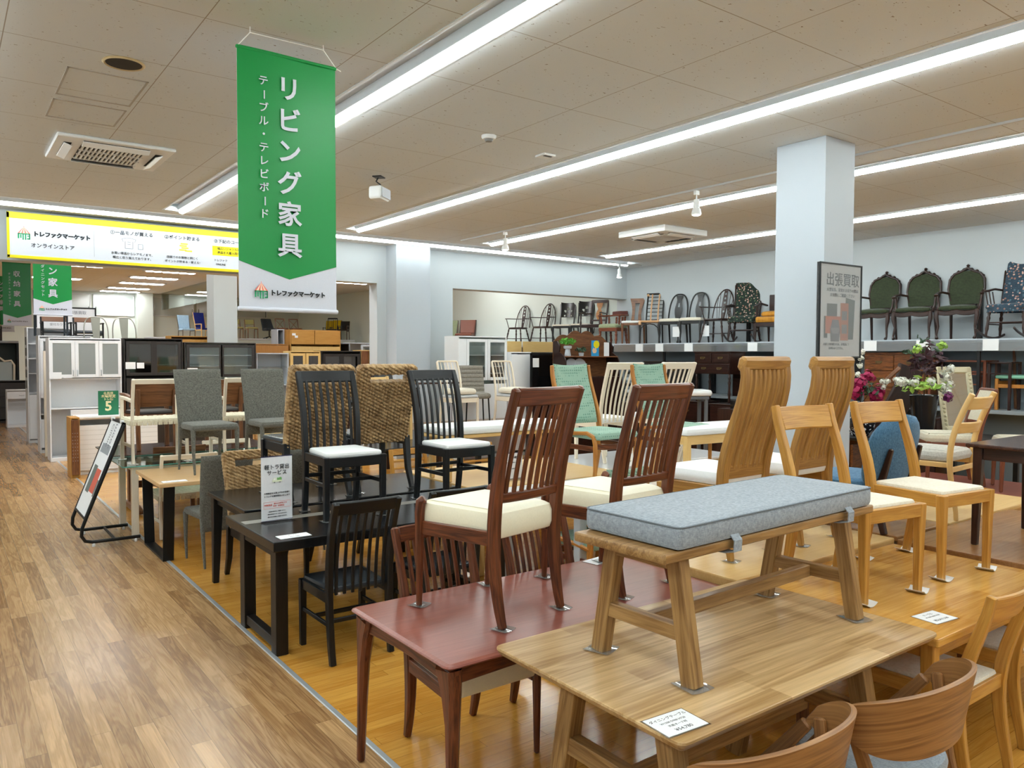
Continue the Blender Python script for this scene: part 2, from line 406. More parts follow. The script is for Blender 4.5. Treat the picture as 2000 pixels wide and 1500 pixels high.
def floor_mat(name, light, dark, w, length, axis, rough, seed=0.0, contrast=1.0, swing=.16):
    """planks w wide running along axis ('x' or 'y')"""
    m, nt, b = new_mat(name); N = nt.nodes.new; L = nt.links.new
    def mth(op, a, bb=None, c=None):
        n = N('ShaderNodeMath'); n.operation = op
        for i, q in enumerate((a, bb, c)):
            if q is None: continue
            if isinstance(q, (int, float)): n.inputs[i].default_value = q
            else: L(q, n.inputs[i])
        return n.outputs[0]
    tc = N('ShaderNodeTexCoord'); sp = N('ShaderNodeSeparateXYZ'); L(tc.outputs['Object'], sp.inputs[0])
    A, C = (sp.outputs['X'], sp.outputs['Y']) if axis == 'x' else (sp.outputs['Y'], sp.outputs['X'])
    row = mth('FLOOR', mth('DIVIDE', C, w))
    w1 = N('ShaderNodeTexWhiteNoise'); w1.noise_dimensions = '1D'; L(mth('ADD', row, seed), w1.inputs['W'])
    al = mth('MULTIPLY_ADD', w1.outputs['Value'], 7.3, mth('DIVIDE', A, length))
    pl = mth('FLOOR', al)
    cb = N('ShaderNodeCombineXYZ'); L(row, cb.inputs[0]); L(pl, cb.inputs[1])
    w2 = N('ShaderNodeTexWhiteNoise'); w2.noise_dimensions = '2D'; L(cb.outputs[0], w2.inputs['Vector'])
    gc = N('ShaderNodeCombineXYZ'); L(mth('MULTIPLY_ADD', w2.outputs['Value'], 31.0, mth('MULTIPLY', A, 1.5)), gc.inputs[0]); L(mth('MULTIPLY', C, 16), gc.inputs[1]); L(w2.outputs['Value'], gc.inputs[2])
    n1 = N('ShaderNodeTexNoise'); n1.inputs['Scale'].default_value = 1; n1.inputs['Detail'].default_value = 3; n1.inputs['Distortion'].default_value = 1.3; L(gc.outputs[0], n1.inputs['Vector'])
    gf = N('ShaderNodeCombineXYZ'); L(mth('MULTIPLY', A, 5), gf.inputs[0]); L(mth('MULTIPLY', C, 150), gf.inputs[1]); L(w2.outputs['Value'], gf.inputs[2])
    n2 = N('ShaderNodeTexNoise'); n2.inputs['Scale'].default_value = 1; n2.inputs['Detail'].default_value = 2; L(gf.outputs[0], n2.inputs['Vector'])
    s = mth('SINE', mth('MULTIPLY', n1.outputs['Fac'], 22))
    f = mth('ADD', mth('MULTIPLY_ADD', s, swing*contrast, .5), mth('MULTIPLY', mth('SUBTRACT', n2.outputs['Fac'], .5), .7*contrast))
    f = mth('ADD', f, mth('MULTIPLY', mth('SUBTRACT', w2.outputs['Value'], .5), .6*contrast))
    fr = mth('FRACT', al); e1 = mth('LESS_THAN', mth('MULTIPLY', mth('MINIMUM', fr, mth('SUBTRACT', 1, fr)), length), .0012)
    fc = mth('FRACT', mth('DIVIDE', C, w)); e2 = mth('LESS_THAN', mth('MULTIPLY', mth('MINIMUM', fc, mth('SUBTRACT', 1, fc)), w), .0009)
    ed = mth('MAXIMUM', e1, e2)
    m1 = N('ShaderNodeMix'); m1.data_type = 'RGBA'; m1.inputs['A'].default_value = (*hexc(dark), 1); m1.inputs['B'].default_value = (*hexc(light), 1); L(f, m1.inputs['Factor'])
    m2 = N('ShaderNodeMix'); m2.data_type = 'RGBA'; m2.inputs['B'].default_value = (*[x*.35 for x in hexc(dark)], 1); L(m1.outputs['Result'], m2.inputs['A']); L(mth('MULTIPLY', ed, .75), m2.inputs['Factor'])
    L(m2.outputs['Result'], b.inputs['Base Color']); b.inputs['Roughness'].default_value = rough; b.inputs['Specular IOR Level'].default_value = .5
    bp = N('ShaderNodeBump'); bp.inputs['Strength'].default_value = .06; bp.inputs['Distance'].default_value = .001; L(n2.outputs['Fac'], bp.inputs['Height']); L(bp.outputs['Normal'], b.inputs['Normal'])
    return m

# ---------------------------------------------------------------- the setting
H_CEIL = 3.705
g = G(); g.bx(-4, 1.555, -4, 41, -.1, 0, 0); struct('floor_aisle', g, floor_mat('aisle_planks', 'C59C6C', '85603A', .09, 1.25, 'y', .26, 0, 1.15))
g = G(); g.bx(1.585, 16, -4, 41, -.1, 0, 0); struct('floor_display', g, floor_mat('display_boards', 'DDA64E', 'B87B2B', .076, .78, 'x', .16, 3.0, .8))
g = G(); g.bx(1.555, 1.585, -4, 12.6, -.05, .006, .003); g.bx(1.555, 1.585, 12.6, 41, -.05, 0, 0); struct('trim_1', g, plain('aluminium_edge', 'C9CED2', .3, .55))
CEIL = ceiling_mat()
SLOTS = [(-2.7, -2.42), (-.14, .14), (2.42, 2.70), (4.98, 5.26), (7.46, 7.74), (10.16, 10.44)]
gt = G()
xs = [-4]+[x for s in SLOTS for x in s]+[12.5]
for i in range(0, len(xs), 2): struct('ceiling', G().bx(xs[i], xs[i+1], -4, 11.02, H_CEIL, H_CEIL+.06, 0), CEIL)
struct('ceiling', G().bx(-4, 12.5, 11.02, 11.32, H_CEIL, H_CEIL+.06, 0), CEIL); struct('ceiling', G().bx(11.68, 12.5, 11.32, 11.82, H_CEIL, H_CEIL+.06, 0), CEIL)
struct('ceiling', G().bx(-4, 12.5, 11.82, 12.6, H_CEIL, H_CEIL+.06, 0), CEIL)
H_HALL = 4.66
g = G(); g.bx(-4, 16, 12.3, 41, H_HALL, H_HALL+.06, 0); struct('ceiling_hall', g, CEIL)
for a, b in SLOTS:
    gt.bx(a-.02, b+.02, -4, 11.02, H_CEIL+.09, H_CEIL+.11, 0); gt.bx(a-.02, a, -4, 11.02, H_CEIL-.006, H_CEIL+.1, 0); gt.bx(b, b+.02, -4, 11.02, H_CEIL-.006, H_CEIL+.1, 0)
gt.bx(-4, 11.68, 11.3, 11.84, H_CEIL+.09, H_CEIL+.11, 0); gt.bx(-4, 11.68, 11.3, 11.32, H_CEIL-.006, H_CEIL+.1, 0); gt.bx(-4, 11.68, 11.82, 11.84, H_CEIL-.006, H_CEIL+.1, 0)
struct('trim_2', gt, TROUGH)
def tube_light(x, y0, y1, label):
    t = thing('strip_light', label, 'ceiling light', (x, (y0+y1)/2, H_CEIL), 0, 'continuous strip lights in the ceiling')
    h = (y1-y0)/2
    q = G(); q.bx(-.05, .05, -h, h, .012, .088, .002); obj('housing', q, TROUGH, t)
    q = G(); q.bar([(0, -h, -.008), (0, h, -.008)], .075, .05, (1, 0, 0), n=12); obj('tube', q, TUBEM, t)
for (a, b), lb in zip(SLOTS, ('glowing strip light off to the left of the aisle, parallel to it', 'glowing strip light over the aisle, just left of the frame',
        'glowing strip light passing directly behind the large green banner', 'glowing strip light, second along to the right of the large green banner',
        'glowing strip light passing behind the front white pillar, with a spotlight track beside it', 'glowing strip light nearest the right wall')):
    tube_light(b-.055, -4, 11.02, lb)
t = thing('strip_light', 'glowing strip light running crosswise above the yellow-edged sign', 'ceiling light', (3.82, 11.745, H_CEIL), 0, 'continuous strip lights in the ceiling')
q = G(); q.bx(-7.8, 7.8, -.05, .05, .012, .088); obj('housing', q, TROUGH, t)
q = G(); q.bar([(-7.83, 0, -.008), (7.83, 0, -.008)], .075, .05, (0, 1, 0), n=12); obj('tube', q, TUBEDIM, t)
# walls
WY = 12.3
g = G(); g.bx(-4, 6.15, WY, WY+.3, 3.045, H_CEIL, 0); g.bx(6.15, 7.70, WY, WY+.3, 0, H_CEIL, 0); g.bx(7.70, 12.2, WY, WY+.3, 3.04, H_CEIL, 0); struct('wall_back', g, WALLM)
g = G(); g.bx(12.2, 12.4, -4, 12.6, 0, H_CEIL, 0); struct('wall_right', g, WALLM)
g = G(); g.bx(12.2, 12.4, 12.6, 19.8, 0, H_HALL, 0); struct('wall_recess_right', g, WALLG); g = G(); g.bx(12.4, 15.6, 19.6, 19.8, 0, H_HALL, 0); struct('wall_recess_far', g, WALLG); g = G(); g.bx(15.4, 15.6, 19.8, 40.2, 0, H_HALL, 0); struct('wall_hall_right', g, WALLG)
g = G(); g.bx(-4, 15.6, 40, 40.2, 0, H_HALL, 0); struct('wall_hall_far', g, WALLG); g = G(); g.bx(-4, 15.6, WY+.29, WY+.31, H_CEIL, H_HALL, 0); struct('wall_hall_near', g, WALLG); g = G(); g.bx(-4.2, -4, 27, 41, 0, H_HALL, 0); g.bx(-4.2, -4, 12.6, 27, H_CEIL, H_HALL, 0); struct('wall_hall_left', g, WALLG)
g = G(); g.bx(-4.2, -4, -4, 27, 0, H_CEIL, 0); struct('wall_left', g, WALLM)
g = G(); g.bx(-4.2, 12.4, -4.2, -4, 0, H_CEIL, 0); struct('wall_front', g, WALLM)
g = G(); g.bx(6.19, 6.65, 3.84, 4.33, 0, H_CEIL-.001, .002); struct('pillar_1', g, WHITE)
g = G(); g.bx(6.33, 7.00, 11.93, WY, 0, H_CEIL-.001, .002); struct('pillar_2', g, WHITE)
g = G(); g.bx(4.42, 4.88, 16, 16.5, 0, H_HALL-.001, .002); struct('pillar_3', g, plain('pillar_grey', 'B4B9B7', .7))
g = G(); g.bx(7.45, 8.13, 39.4, 40, 0, H_HALL-.001, .002); struct('pillar_4', g, WALLG)
# frosted hall windows
FROST = plain('frosted_glass', 'B9C4C2', .12, spec=.8)
for i, (a, b) in enumerate(((3.8, 5.61), (5.7, 7.41), (8.25, 10.1), (10.2, 12.0), (12.1, 13.7))):
    z0, z1 = 3.57+.05*(i//2), 4.53
    g = G(); g.bx(a, b, 39.94, 40, z0, z1, 0)
    o = struct('window_%d' % (i+1), g, FROST)
    f = G()
    for q in ((a, a+.03, z0, z1), (b-.03, b, z0, z1), (a, b, z0, z0+.03), (a, b, z1-.03, z1)): f.bx(q[0], q[1], 39.91, 39.95, q[2], q[3], 0)
    obj('frame', f, TROUGH, o)
    hx = b-.1 if i % 2 == 0 else a+.1
    h = G(); h.bar([(hx, 39.91, z0+.05), (hx, 39.86, z0+.07), (hx, 39.86, z0+.36), (hx, 39.91, z0+.38)], .025, .025, n=6); obj('handle', h, BLACKM, o)
# smoke barrier glass hung from the hall ceiling
o = tag(obj('smoke_barrier', G().bx(8.47, 8.48, 30.9, 39.3, 3.87, H_HALL, 0), BARRIER), 'clear hanging glass smoke barrier below the hall ceiling', 'glass panel')
# hall ceiling panels
def panel_light(x, y, label):
    t = thing('panel_light', label, 'ceiling light', (x*1.5, y*1.5, H_HALL), 0, 'square panel lights in the hall beyond')
    q = G(); q.bx(-.85, .85, -.32, .32, -.03, 0, .003); obj('frame', q, TROUGH, t)
    for k in (-1, 0, 1):
        q = G(); q.bx(k*.54-.23, k*.54+.23, -.23, .23, -.042, -.03, .003); obj('diffuser', q, PANELM, t)
PL = [(2.4, 18.9, 'bright panel light beside the green banner reading kitchen furniture'), (4.34, 19.1, 'bright panel light nearest of the receding row in the hall'), (4.35, 20.9, 'bright panel light second of the receding row in the hall'),
      (4.42, 22.7, 'bright panel light third of the receding row in the hall'), (4.44, 24.6, 'bright panel light fourth of the receding row in the hall'), (4.44, 26.0, 'bright panel light last of the receding row by the far windows'),
      (8.7, 19.0, 'bright panel light glimpsed just right of the large green banner'), (2.4, 22.4, 'bright panel light behind the hall banners, deeper in'), (1.6, 11.2, 'panel light hidden above the sign beam, left'),
      (2.13, 9.2, 'added fill panel, unseen behind the sign beam above the cupboards'), (3.8, 9.2, 'added fill panel, unseen behind the beam left of the back pillar'), (.3, 9.2, 'added fill panel, unseen behind the beam above the aisle'), (6.0, 9.4, 'added fill panel, unseen above the back opening, left'), (5.0, 11.6, 'panel light above the sign beam, middle'), (7.2, 11.2, 'panel light above the back opening on the right'), (-1.2, 18.9, 'panel light at far left of the hall')]  # row nearest the beam is unseen, added to brighten the white cabinets
for a in PL: panel_light(*a)

# ---------------------------------------------------------------- ceiling fittings
def cassette(x, y, s, label, drop=.03):
    t = thing('air_conditioner', label, 'air conditioner', (x, y, H_CEIL), 0, 'ceiling cassette air conditioners')
    q = G(); h = s/2
    q.bx(-h, h, -h, h, -drop, 0, .008); obj('panel', q, PLASTIC, t)
    gh = h*.56
    q = G(); q.bx(-gh, gh, -gh, gh, -drop-.006, -drop-.001, 0); obj('grille_backing', q, plain('grille_dark', '2A2826', .7), t)
    q = G()
    for k in range(15):
        a = -gh+2*gh*(k+.5)/15; q.bx(a-.008, a+.008, -gh, gh, -drop-.018, -drop-.004, 0)
    for k in range(4):
        a = -gh+2*gh*k/3; q.bx(-gh, gh, a-.006, a+.006, -drop-.02, -drop-.004, 0)
    obj('grille', q, PLASTIC, t)
    for k in range(4):
        q = G(); q.bar([(-gh*1.02, h*.78, -drop-.02), (gh*1.02, h*.78, -drop-.02)], .07, .008, (0, .9, .35)); o = obj('vane', q, PLASTIC, t); o.rotation_euler = (0, 0, k*PI/2)
        q = G(); q.bx(-gh, gh, h*.72, h*.85, -drop-.003, -drop+.001, 0); o = obj('outlet', q, plain('grille_dark', '2A2826', .7), t); o.rotation_euler = (0, 0, k*PI/2)
cassette(1.33, 8.2, .96, 'white air conditioner in the ceiling above the aisle, vanes open')
cassette(8.97, 8.28, .95, 'white air conditioner hanging below the ceiling near the right wall', .09)
def hatch(i, x0, x1, y0, y1):
    q = G(); w = .014
    for a in ((x0, x1, y0, y0+w), (x0, x1, y1-w, y1), (x0, x0+w, y0, y1), (x1-w, x1, y0, y1)): q.bx(a[0], a[1], a[2], a[3], H_CEIL-.004, H_CEIL, 0)
    struct('trim_%d' % i, q, plain('hatch_edge', 'A9A49C', .5))
hatch(3, .72, 1.22, 5.95, 6.62); hatch(4, .72, 1.22, 6.75, 7.28); hatch(5, 10.45, 11.25, 8.7, 9.5)
t = thing('ceiling_speaker', 'round dark ceiling speaker with yellowed rim above the aisle', 'speaker', (1.01, 5.66, H_CEIL))
obj('rim', G().lathe([(.125, 0), (.13, -.006), (.118, -.014), (.11, -.01), (.11, 0)], 32), plain('yellowed_plastic', 'C9B48A', .5), t)
obj('mesh', G().lathe([(.001, -.01), (.109, -.008), (.109, -.001), (.001, -.001)], 32), plain('speaker_mesh', '34312E', .8), t)
t = thing('smoke_detector', 'small round white smoke detector in the ceiling between strip lights', 'smoke detector', (3.88, 5.61, H_CEIL))
obj('base', G().lathe([(.001, -.03), (.055, -.03), (.065, -.012), (.065, 0), (.001, 0)], 24), PLASTIC, t)
obj('sensor_head', G().lathe([(.001, -.05), (.03, -.05), (.04, -.03), (.001, -.03)], 20), plain('detector_grey', '8A8A88', .5), t)
t = thing('wall_speaker', 'white box speaker hanging from the ceiling beside the green banner', 'speaker', (3.82, 7.59, H_CEIL), 40)
q = G(); q.bx(-.06, .06, -.05, .05, -.012, 0); q.bar([(0, 0, 0), (0, .03, -.05), (0, -.02, -.09), (0, 0, -.12)], .018, .018, n=8); obj('bracket', q, BLACKM, t)
q = G(); q.pad(rrect(.2, .27, .16, .035), [(.02, -.25), (.004, -.235), (0, -.22), (0, -.14), (.004, -.125), (.02, -.115)]); obj('body', q, PLASTIC, t)
q = G(); q.bx(-.11, .11, -.09, -.082, -.235, -.13, .004); obj('mesh', q, plain('speaker_cloth', 'BFC3C9', .8), t)
t = thing('ceiling_vent', 'small flat square fitting in the ceiling near second strip light', 'sensor', (4.68, 5.82, H_CEIL))
obj('body', G().bx(-.07, .07, -.07, .07, -.018, 0, .003), PLASTIC, t); obj('slot', G().bx(-.045, .045, -.05, -.02, -.021, -.017, 0), BLACKM, t)
o = tag(obj('light_track', G().bx(6.975, 7.005, -4, 10.9, H_CEIL-.022, H_CEIL, .002), plain('track_grey', 'C4C6C6', .4)), 'thin pale spotlight track along the ceiling before the third strip light', 'lighting track')
o = tag(obj('light_track', G().bx(10.2, 11.95, 11.6, 11.63, H_CEIL-.022, H_CEIL, .002), MATS['track_grey']), 'short spotlight track at the right end of the crosswise strip', 'lighting track')
LAMP = emit_mat('spot_lamp', (1, .98, .94), 30)
def spotlight(x, y, label):
    t = thing('spotlight', label, 'spotlight', (x, y, H_CEIL-.022), 0, 'white track spotlights')
    q = G(); q.bx(-.03, .03, -.02, .02, -.05, 0); q.bar([(0, 0, -.05), (0, 0, -.1)], .015, .015, n=8); obj('mount', q, PLASTIC, t)
    obj('body', G().lathe([(.001, -.1), (.03, -.1), (.035, -.13), (.035, -.2), (.045, -.21), (.058, -.27), (.05, -.275), (.001, -.272)], 20), PLASTIC, t)
    obj('lamp', G().lathe([(.001, -.285), (.03, -.283), (.047, -.275), (.001, -.27)], 18), LAMP, t)
spotlight(6.99, 5.94, 'white spotlight on the track just left of the front pillar'); spotlight(6.99, 9.66, 'white spotlight on the track deeper in, above the cream chairs'); spotlight(11.3, 11.61, 'white spotlight in the back right corner above the shelf')

# ---------------------------------------------------------------- signs
def join_text(parts):
    """parts: (body, size, x, z, bold, quarter) glyph runs laid out in the x-z plane -> one G"""
    out = G()
    for body, size, x, z, bold, quarter in parts:
        cu = bpy.data.curves.new('text', 'FONT'); cu.body = body; cu.size = size; cu.align_x = 'CENTER'; cu.align_y = 'CENTER'; cu.offset = bold*size; cu.extrude = .0008; cu.resolution_u = 2
        o = bpy.data.objects.new('text', cu); COL.objects.link(o)
        me = bpy.data.meshes.new_from_object(o.evaluated_get(bpy.context.evaluated_depsgraph_get()))
        bpy.data.objects.remove(o); bpy.data.curves.remove(cu)
        V = []
        for v in me.vertices:
            p = (v.co.x, v.co.y)
            if quarter: p = (p[1], -p[0])
            V.append((p[0]+x, -v.co.z, p[1]+z))
        out.add(V, [tuple(f.vertices) for f in me.polygons], [(0, 0, 0)]*len(V))
        bpy.data.meshes.remove(me)
    return out
def vcol(s, size, pitch, x, z, bold=0.0):
    return [(c, size, x, z-i*pitch, bold, c in 'ー') for i, c in enumerate(s)]
def flat(parent, name, poly, mat, y=-.004):
    q = G(); q.add([(p[0], y, p[1]) for p in poly]+[(p[0], y+.001, p[1]) for p in poly], [tuple(range(len(poly)-1, -1, -1)), tuple(range(len(poly), 2*len(poly)))]+[(i, (i+1) % len(poly), len(poly)+(i+1) % len(poly), len(poly)+i) for i in range(len(poly))], [(p[0], 0, p[1]) for p in poly]*2)
    return obj(name, q, mat, parent)
def logo(parent, x, z, s, y=-.004):
    """circus tent mark, s wide"""
    h = s*.55
    n = 7
    q = G(); q2 = G()
    for i in range(n):
        a, b = -s/2+s*i/n, -s/2+s*(i+1)/n
        tgt = q if i % 2 == 0 else q2
        tgt.add([(x+a, y, z), (x+b, y, z), (x+b*.12, y, z+h), (x+a*.12, y, z+h)], [(0, 1, 2, 3)], [(0, 0, 0)]*4)
    q.add([(x-.02*s, y, z+h), (x+.02*s, y, z+h), (x+.02*s, y, z+h*1.25), (x-.02*s, y, z+h*1.25)], [(0, 1, 2, 3)], [(0, 0, 0)]*4)
    obj('logo_roof', q, REDI, parent); obj('logo_stripes', q2, plain('logo_cream', 'FBE3C8', .6), parent)
    q = G()
    for a, b, c, d in ((-.5, .5, -.1, 0), (-.5, -.38, -.5, 0), (-.3, -.2, -.45, -.12), (-.12, -.02, -.6, 0), (.08, .18, -.6, -.1), (.26, .5, -.28, -.2), (.4, .5, -.5, 0), (.24, .5, -.55, -.45)):
        q.add([(x+a*s, y, z+c*s), (x+b*s, y, z+c*s), (x+b*s, y, z+d*s), (x+a*s, y, z+d*s)], [(0, 1, 2, 3)], [(0, 0, 0)]*4)
    obj('logo_walls', q, LOGOG, parent)
def hang_banner(x, y, w, h, ztop, main, sub, label, k=1.0, pitch=.186, start=.21, spitch=.0775, sstart=.185):
    """hanging green banner, origin at its top centre; k scales the printing"""
    t = thing('hanging_banner', label, 'banner', (x, y, ztop), 0, 'green hanging department banners')
    def cloth(u, v):
        return (-w/2+w*u, .008*math.sin(u*6+v*3)*(.3+v)*(1-v*.6), -h*(1-v))
    zc, za = -h+.281*k, -h+.186*k
    q = G(); q.sheet(cloth, 12, 24, .002)
    obj('cloth', q, CLOTHW, t)
    def gfn(u, v):
        zl = zc+(za-zc)*(1-abs(2*u-1)); z = zl*(1-v)
        return (-w/2+w*u, cloth(u, 1+z/h)[1]-.0025, z)
    q = G(); q.sheet(gfn, 12, 20, .001); obj('green_field', q, GREEN, t)
    obj('main_lettering', join_text(vcol(main, .152*k, pitch*k, 0, -start*k, .022)), CLOTHW, t, loc=(0, -.016, 0))
    obj('small_lettering', join_text(vcol(sub, .061*k, spitch*k, -w*.255, -sstart*k, .01)), CLOTHW, t, loc=(0, -.016, 0))
    logo(t, -w*.29, -h+.11*k, w*.13, -.012)
    obj('shop_name', join_text([('トレファクマーケット', w*.0575, w*.085, -h+.098*k, .06, False)]), INK, t, loc=(0, -.012, 0))
    q = G(); q.bar([(-w/2-.008, 0, -h), (w/2+.008, 0, -h)], .028, .028, (0, 0, 1), n=12); obj('bottom_rod', q, CLOTHW, t)
    q = G(); q.bar([(-w/2-.006, 0, -.012), (w/2+.006, 0, -.012)], .02, .02, (0, 0, 1), n=10); obj('top_rod', q, GREEN, t)
    return t
bn = hang_banner(1.716, 4.6, .604, 1.52, 3.588, 'リビング家具', 'テーブル・テレビボード', 'large green banner hanging in front, lettered for living room furniture')
q = G()
for a, b in (((-.3, 0, -.01), (-.225, 0, .083)), ((-.225, 0, .083), (.225, 0, .086)), ((.225, 0, .086), (.31, 0, -.01)), ((.31, 0, -.01), (.34, 0, -.02)), ((-.225, 0, .083), (-.225, 0, .117)), ((.225, 0, .086), (.225, 0, .117))):
    q.bar([a, b], .006, .006, (0, 1, 0), n=6)
obj('string', q, plain('cord_white', 'E8E6E2', .8), bn)
b2 = hang_banner(1.66, 16.1, .596, 1.53, 4.03, 'キッチン家具', 'テーブル・ダイニングセット', 'green hall banner with its top hidden by the beam, lettered for kitchen and dining sets', 1.0, .2, .16, .072, .32)
b3 = hang_banner(1.595, 23, .6, 1.56, 4.07, '収納家具', 'チェスト・キャビネット', 'green hall banner lettered for storage furniture, chests and cabinets', 1.0, .247, .29, .075, .29)
b4 = hang_banner(1.49, 27, .6, 1.6, 4.05, 'ソファ家具', 'ソファ・リクライナー', 'green hall banner mostly hidden behind the storage banner at the left edge', 1.0)
for b_ in (b2, b3, b4):
    q = G(); zt = H_HALL-b_.location.z
    for s_ in (-.22, .22): q.bar([(s_, 0, -.01), (s_, 0, zt)], .008, .008, n=5)
    obj('string', q, MATS['cord_white'], b_)
# yellow-edged wall sign on the beam
t = thing('wall_sign', 'long white sign with yellow border across the beam, left of the green banner', 'sign', (2.95, WY-.2, 0))
q = G(); q.bx(-2.2, 2.2, -.004, .004, 3.062, 3.65, 0); obj('sheet', q, CLOTHW, t)
q = G()
for a in ((-2.21, 2.21, 3.575, 3.655), (-2.21, 2.21, 3.055, 3.095), (-2.21, -2.18, 3.06, 3.65), (2.18, 2.21, 3.06, 3.65)): q.bx(a[0], a[1], -.012, .006, a[2], a[3], .002)
obj('border', q, YELLOW, t)
q = G(); q.bx(-2.2, 2.2, .006, .19, 3.3, 3.34, 0); obj('bracket', q, WHITE, t)
logo(t, -2.02, 3.385, .14, -.006)
P = [('トレファクマーケット', .068, -1.58, 3.385, .07, False), ('オンラインストア', .064, -1.69, 3.235, .015, False),
     ('①一品モノが買える', .062, -.72, 3.50, .015, False), ('②ポイント貯まる', .062, -.045, 3.50, .015, False), ('③下記のコード読取', .062, .68, 3.50, .015, False)]
for a in ((-.71, 3.215, 'お買い得品からレアモノまで、'), (-.71, 3.155, '幅広く取り揃えております。'), (-.045, 3.215, '店頭でのお買物と同じく'), (-.045, 3.155, 'ポイントが貯まる・使える!'), (.5, 3.215, 'トレファク'), (.5, 3.155, 'ONLINE')): P.append((a[2], .04, a[0], a[1], .005, False))
obj('lettering', join_text(P), INK, t, loc=(0, -.007, 0))
flat(t, 'highlight', [(.38, 3.29), (1.1, 3.29), (1.1, 3.43), (.38, 3.43)], YELLOW, -.007)
obj('highlight_lettering', join_text([('幅広いジャンルの', .042, .62, 3.392, .005, False), ('商品を大量入荷中', .042, .62, 3.332, .005, False)]), INK, t, loc=(0, -.009, 0))
q = G()
for cx, cz, s in ((-.76, 3.36, 1), (-.05, 3.36, .0)):
    if s:
        for a, b in (((-.09, .06), (-.03, .075)), ((-.03, .075), (.03, .075)), ((.03, .075), (.09, .06)), ((.09, .06), (.075, .02)), ((-.09, .06), (-.075, .02)), ((-.05, .03), (-.05, -.07)), ((.05, .03), (.05, -.07)), ((-.05, -.07), (.05, -.07)), ((-.02, .02), (.02, .02)), ((-.02, -.01), (.02, -.01))): q.bar([(cx+a[0], -.006, cz+a[1]), (cx+b[0], -.006, cz+b[1])], .004, .002, (0, 0, 1) if a[0] != b[0] else (1, 0, 0))
        for a, b in (((.12, 0), (.12, -.07)), ((.12, -.07), (.18, -.07)), ((.18, -.07), (.18, 0)), ((.12, 0), (.18, 0))): q.bar([(cx+a[0], -.006, cz+a[1]), (cx+b[0], -.006, cz+b[1])], .004, .002, (0, 0, 1) if a[0] != b[0] else (1, 0, 0))
obj('shirt_drawing', q, GREYINK, t)
q = G()
for k, (dx, dz) in enumerate(((0, .06), (-.015, .03), (.01, 0), (-.02, -.03), (.06, -.04))): q.bar([(-.02+dx-.05, -.006, 3.36+dz), (-.02+dx+.05, -.006, 3.36+dz)], .022, .003, (0, 0, 1), ch=.008)
obj('coin_drawing', q, plain('coin_yellow', 'F0DE50', .6), t)
q = G(); q.bx(-1.2, -1.198, -.006, -.004, 3.14, 3.5, 0); obj('divider', q, GREYINK, t)
# framed poster on the front pillar
t = thing('framed_poster', 'tall framed poster with an armchair picture hung on the white pillar', 'poster', (6.41, 3.815, 2.2), -2)
w, h = .316, .415
obj('backing', G().bx(-w, w, -.004, .018, -h, h, 0), plain('poster_grey', 'D2D2D2', .5), t)
q = G()
for a in ((-w, -w+.014, -h, h), (w-.014, w, -h, h), (-w, w, -h, -h+.014), (-w, w, h-.014, h)): q.bx(a[0], a[1], -.014, .02, a[2], a[3], .002)
obj('frame', q, BLACKM, t)
q = G(); q.bx(-w+.012, w-.012, -.0115, -.0095, -h+.012, h-.012, 0); obj('glazing', q, pane_mat('poster_film', (1, 1, 1), .12, .08), t)
P = [('出張買取', .125, .03, h-.15, .004, False), ('大型家具、家電をお売りの際は', .034, .03, h-.235, 0, False), ('お気軽にご相談ください', .034, .03, h-.28, 0, False), ('お近くの店頭または、お電話にて', .026, -.05, -h+.12, 0, False), ('お申込みください。', .026, -.05, -h+.085, 0, False)]
obj('lettering', join_text(P), INK, t, loc=(0, -.006, 0))
PORD = ['picture_cabinet', 'picture_screen', 'picture_guitar', 'picture_sideboard', 'picture_shelf', 'picture_opening', 'picture_chair', 'picture_cushion']
for nm, poly, col in (('picture_opening', [(.02, -.2), (.1, -.2), (.1, -.12), (.02, -.12)], '7A7570'), ('picture_opening', [(.02, -.08), (.1, -.08), (.1, .0), (.02, .0)], 'BFB8B0'), ('picture_cushion', [(-.12, -.2), (-.03, -.2), (-.01, -.15), (-.14, -.15)], '8F8C92'), ('picture_cabinet', [(.06, -.25), (.2, -.25), (.22, .1), (.08, .12)], '3B443F'), ('picture_shelf', [(0, -.26), (.12, -.26), (.12, .07), (0, .07)], 'B86A46'), ('picture_sideboard', [(-.22, -.2), (.05, -.2), (.05, -.05), (-.22, -.05)], 'C7683E'),
                      ('picture_screen', [(-.2, -.05), (-.05, -.05), (-.05, .06), (-.2, .06)], '4A4E50'), ('picture_chair', [(-.14, -.27), (-.02, -.27), (0, -.17), (-.03, -.08), (-.12, -.08), (-.15, -.17)], '6D6A70'), ('picture_guitar', [(-.24, -.24), (-.19, -.24), (-.19, -.05), (-.24, -.05)], '2A2A2C')):
    flat(t, nm, poly, plain(nm, col, .6), -.0055-.0004*PORD.index(nm))
# ---------------------------------------------------------------- furniture materials
RED = wood('walnut_red', '7E4528', '38190F', .3, 1.5, 22)
REDTOP = wood('mahogany_top', '995A4A', '7C4238', .28, .9, 14, amount=.6)
OAK = wood('oak', 'B38C58', '77532C', .38, 1.0, 16)
OAKTOP = wood('oak_top', 'D3B282', '97713F', .3, .55, 11, stave=.092, amount=.85)
OAKDARK = wood('oak_smoked', 'A97A48', '6B4425', .4, .8, 16)
HONEY = wood('honey_oak', 'D3A04E', 'A36C28', .32, 1.2, 18, amount=.8)
HONEYTOP = wood('honey_top', 'DDAA58', 'B97F30', .2, .6, 11, stave=.11, amount=.8)
TALLW = wood('tall_oak', 'BC8D49', '84592A', .35, 1.2, 18, amount=.85)
LIGHT = wood('light_wood', 'E8C68A', 'D2A660', .3, .9, 11, amount=.5)
BEECH = wood('beech', 'EBC585', 'D3A35C', .35, 1.6, 20, amount=.5)
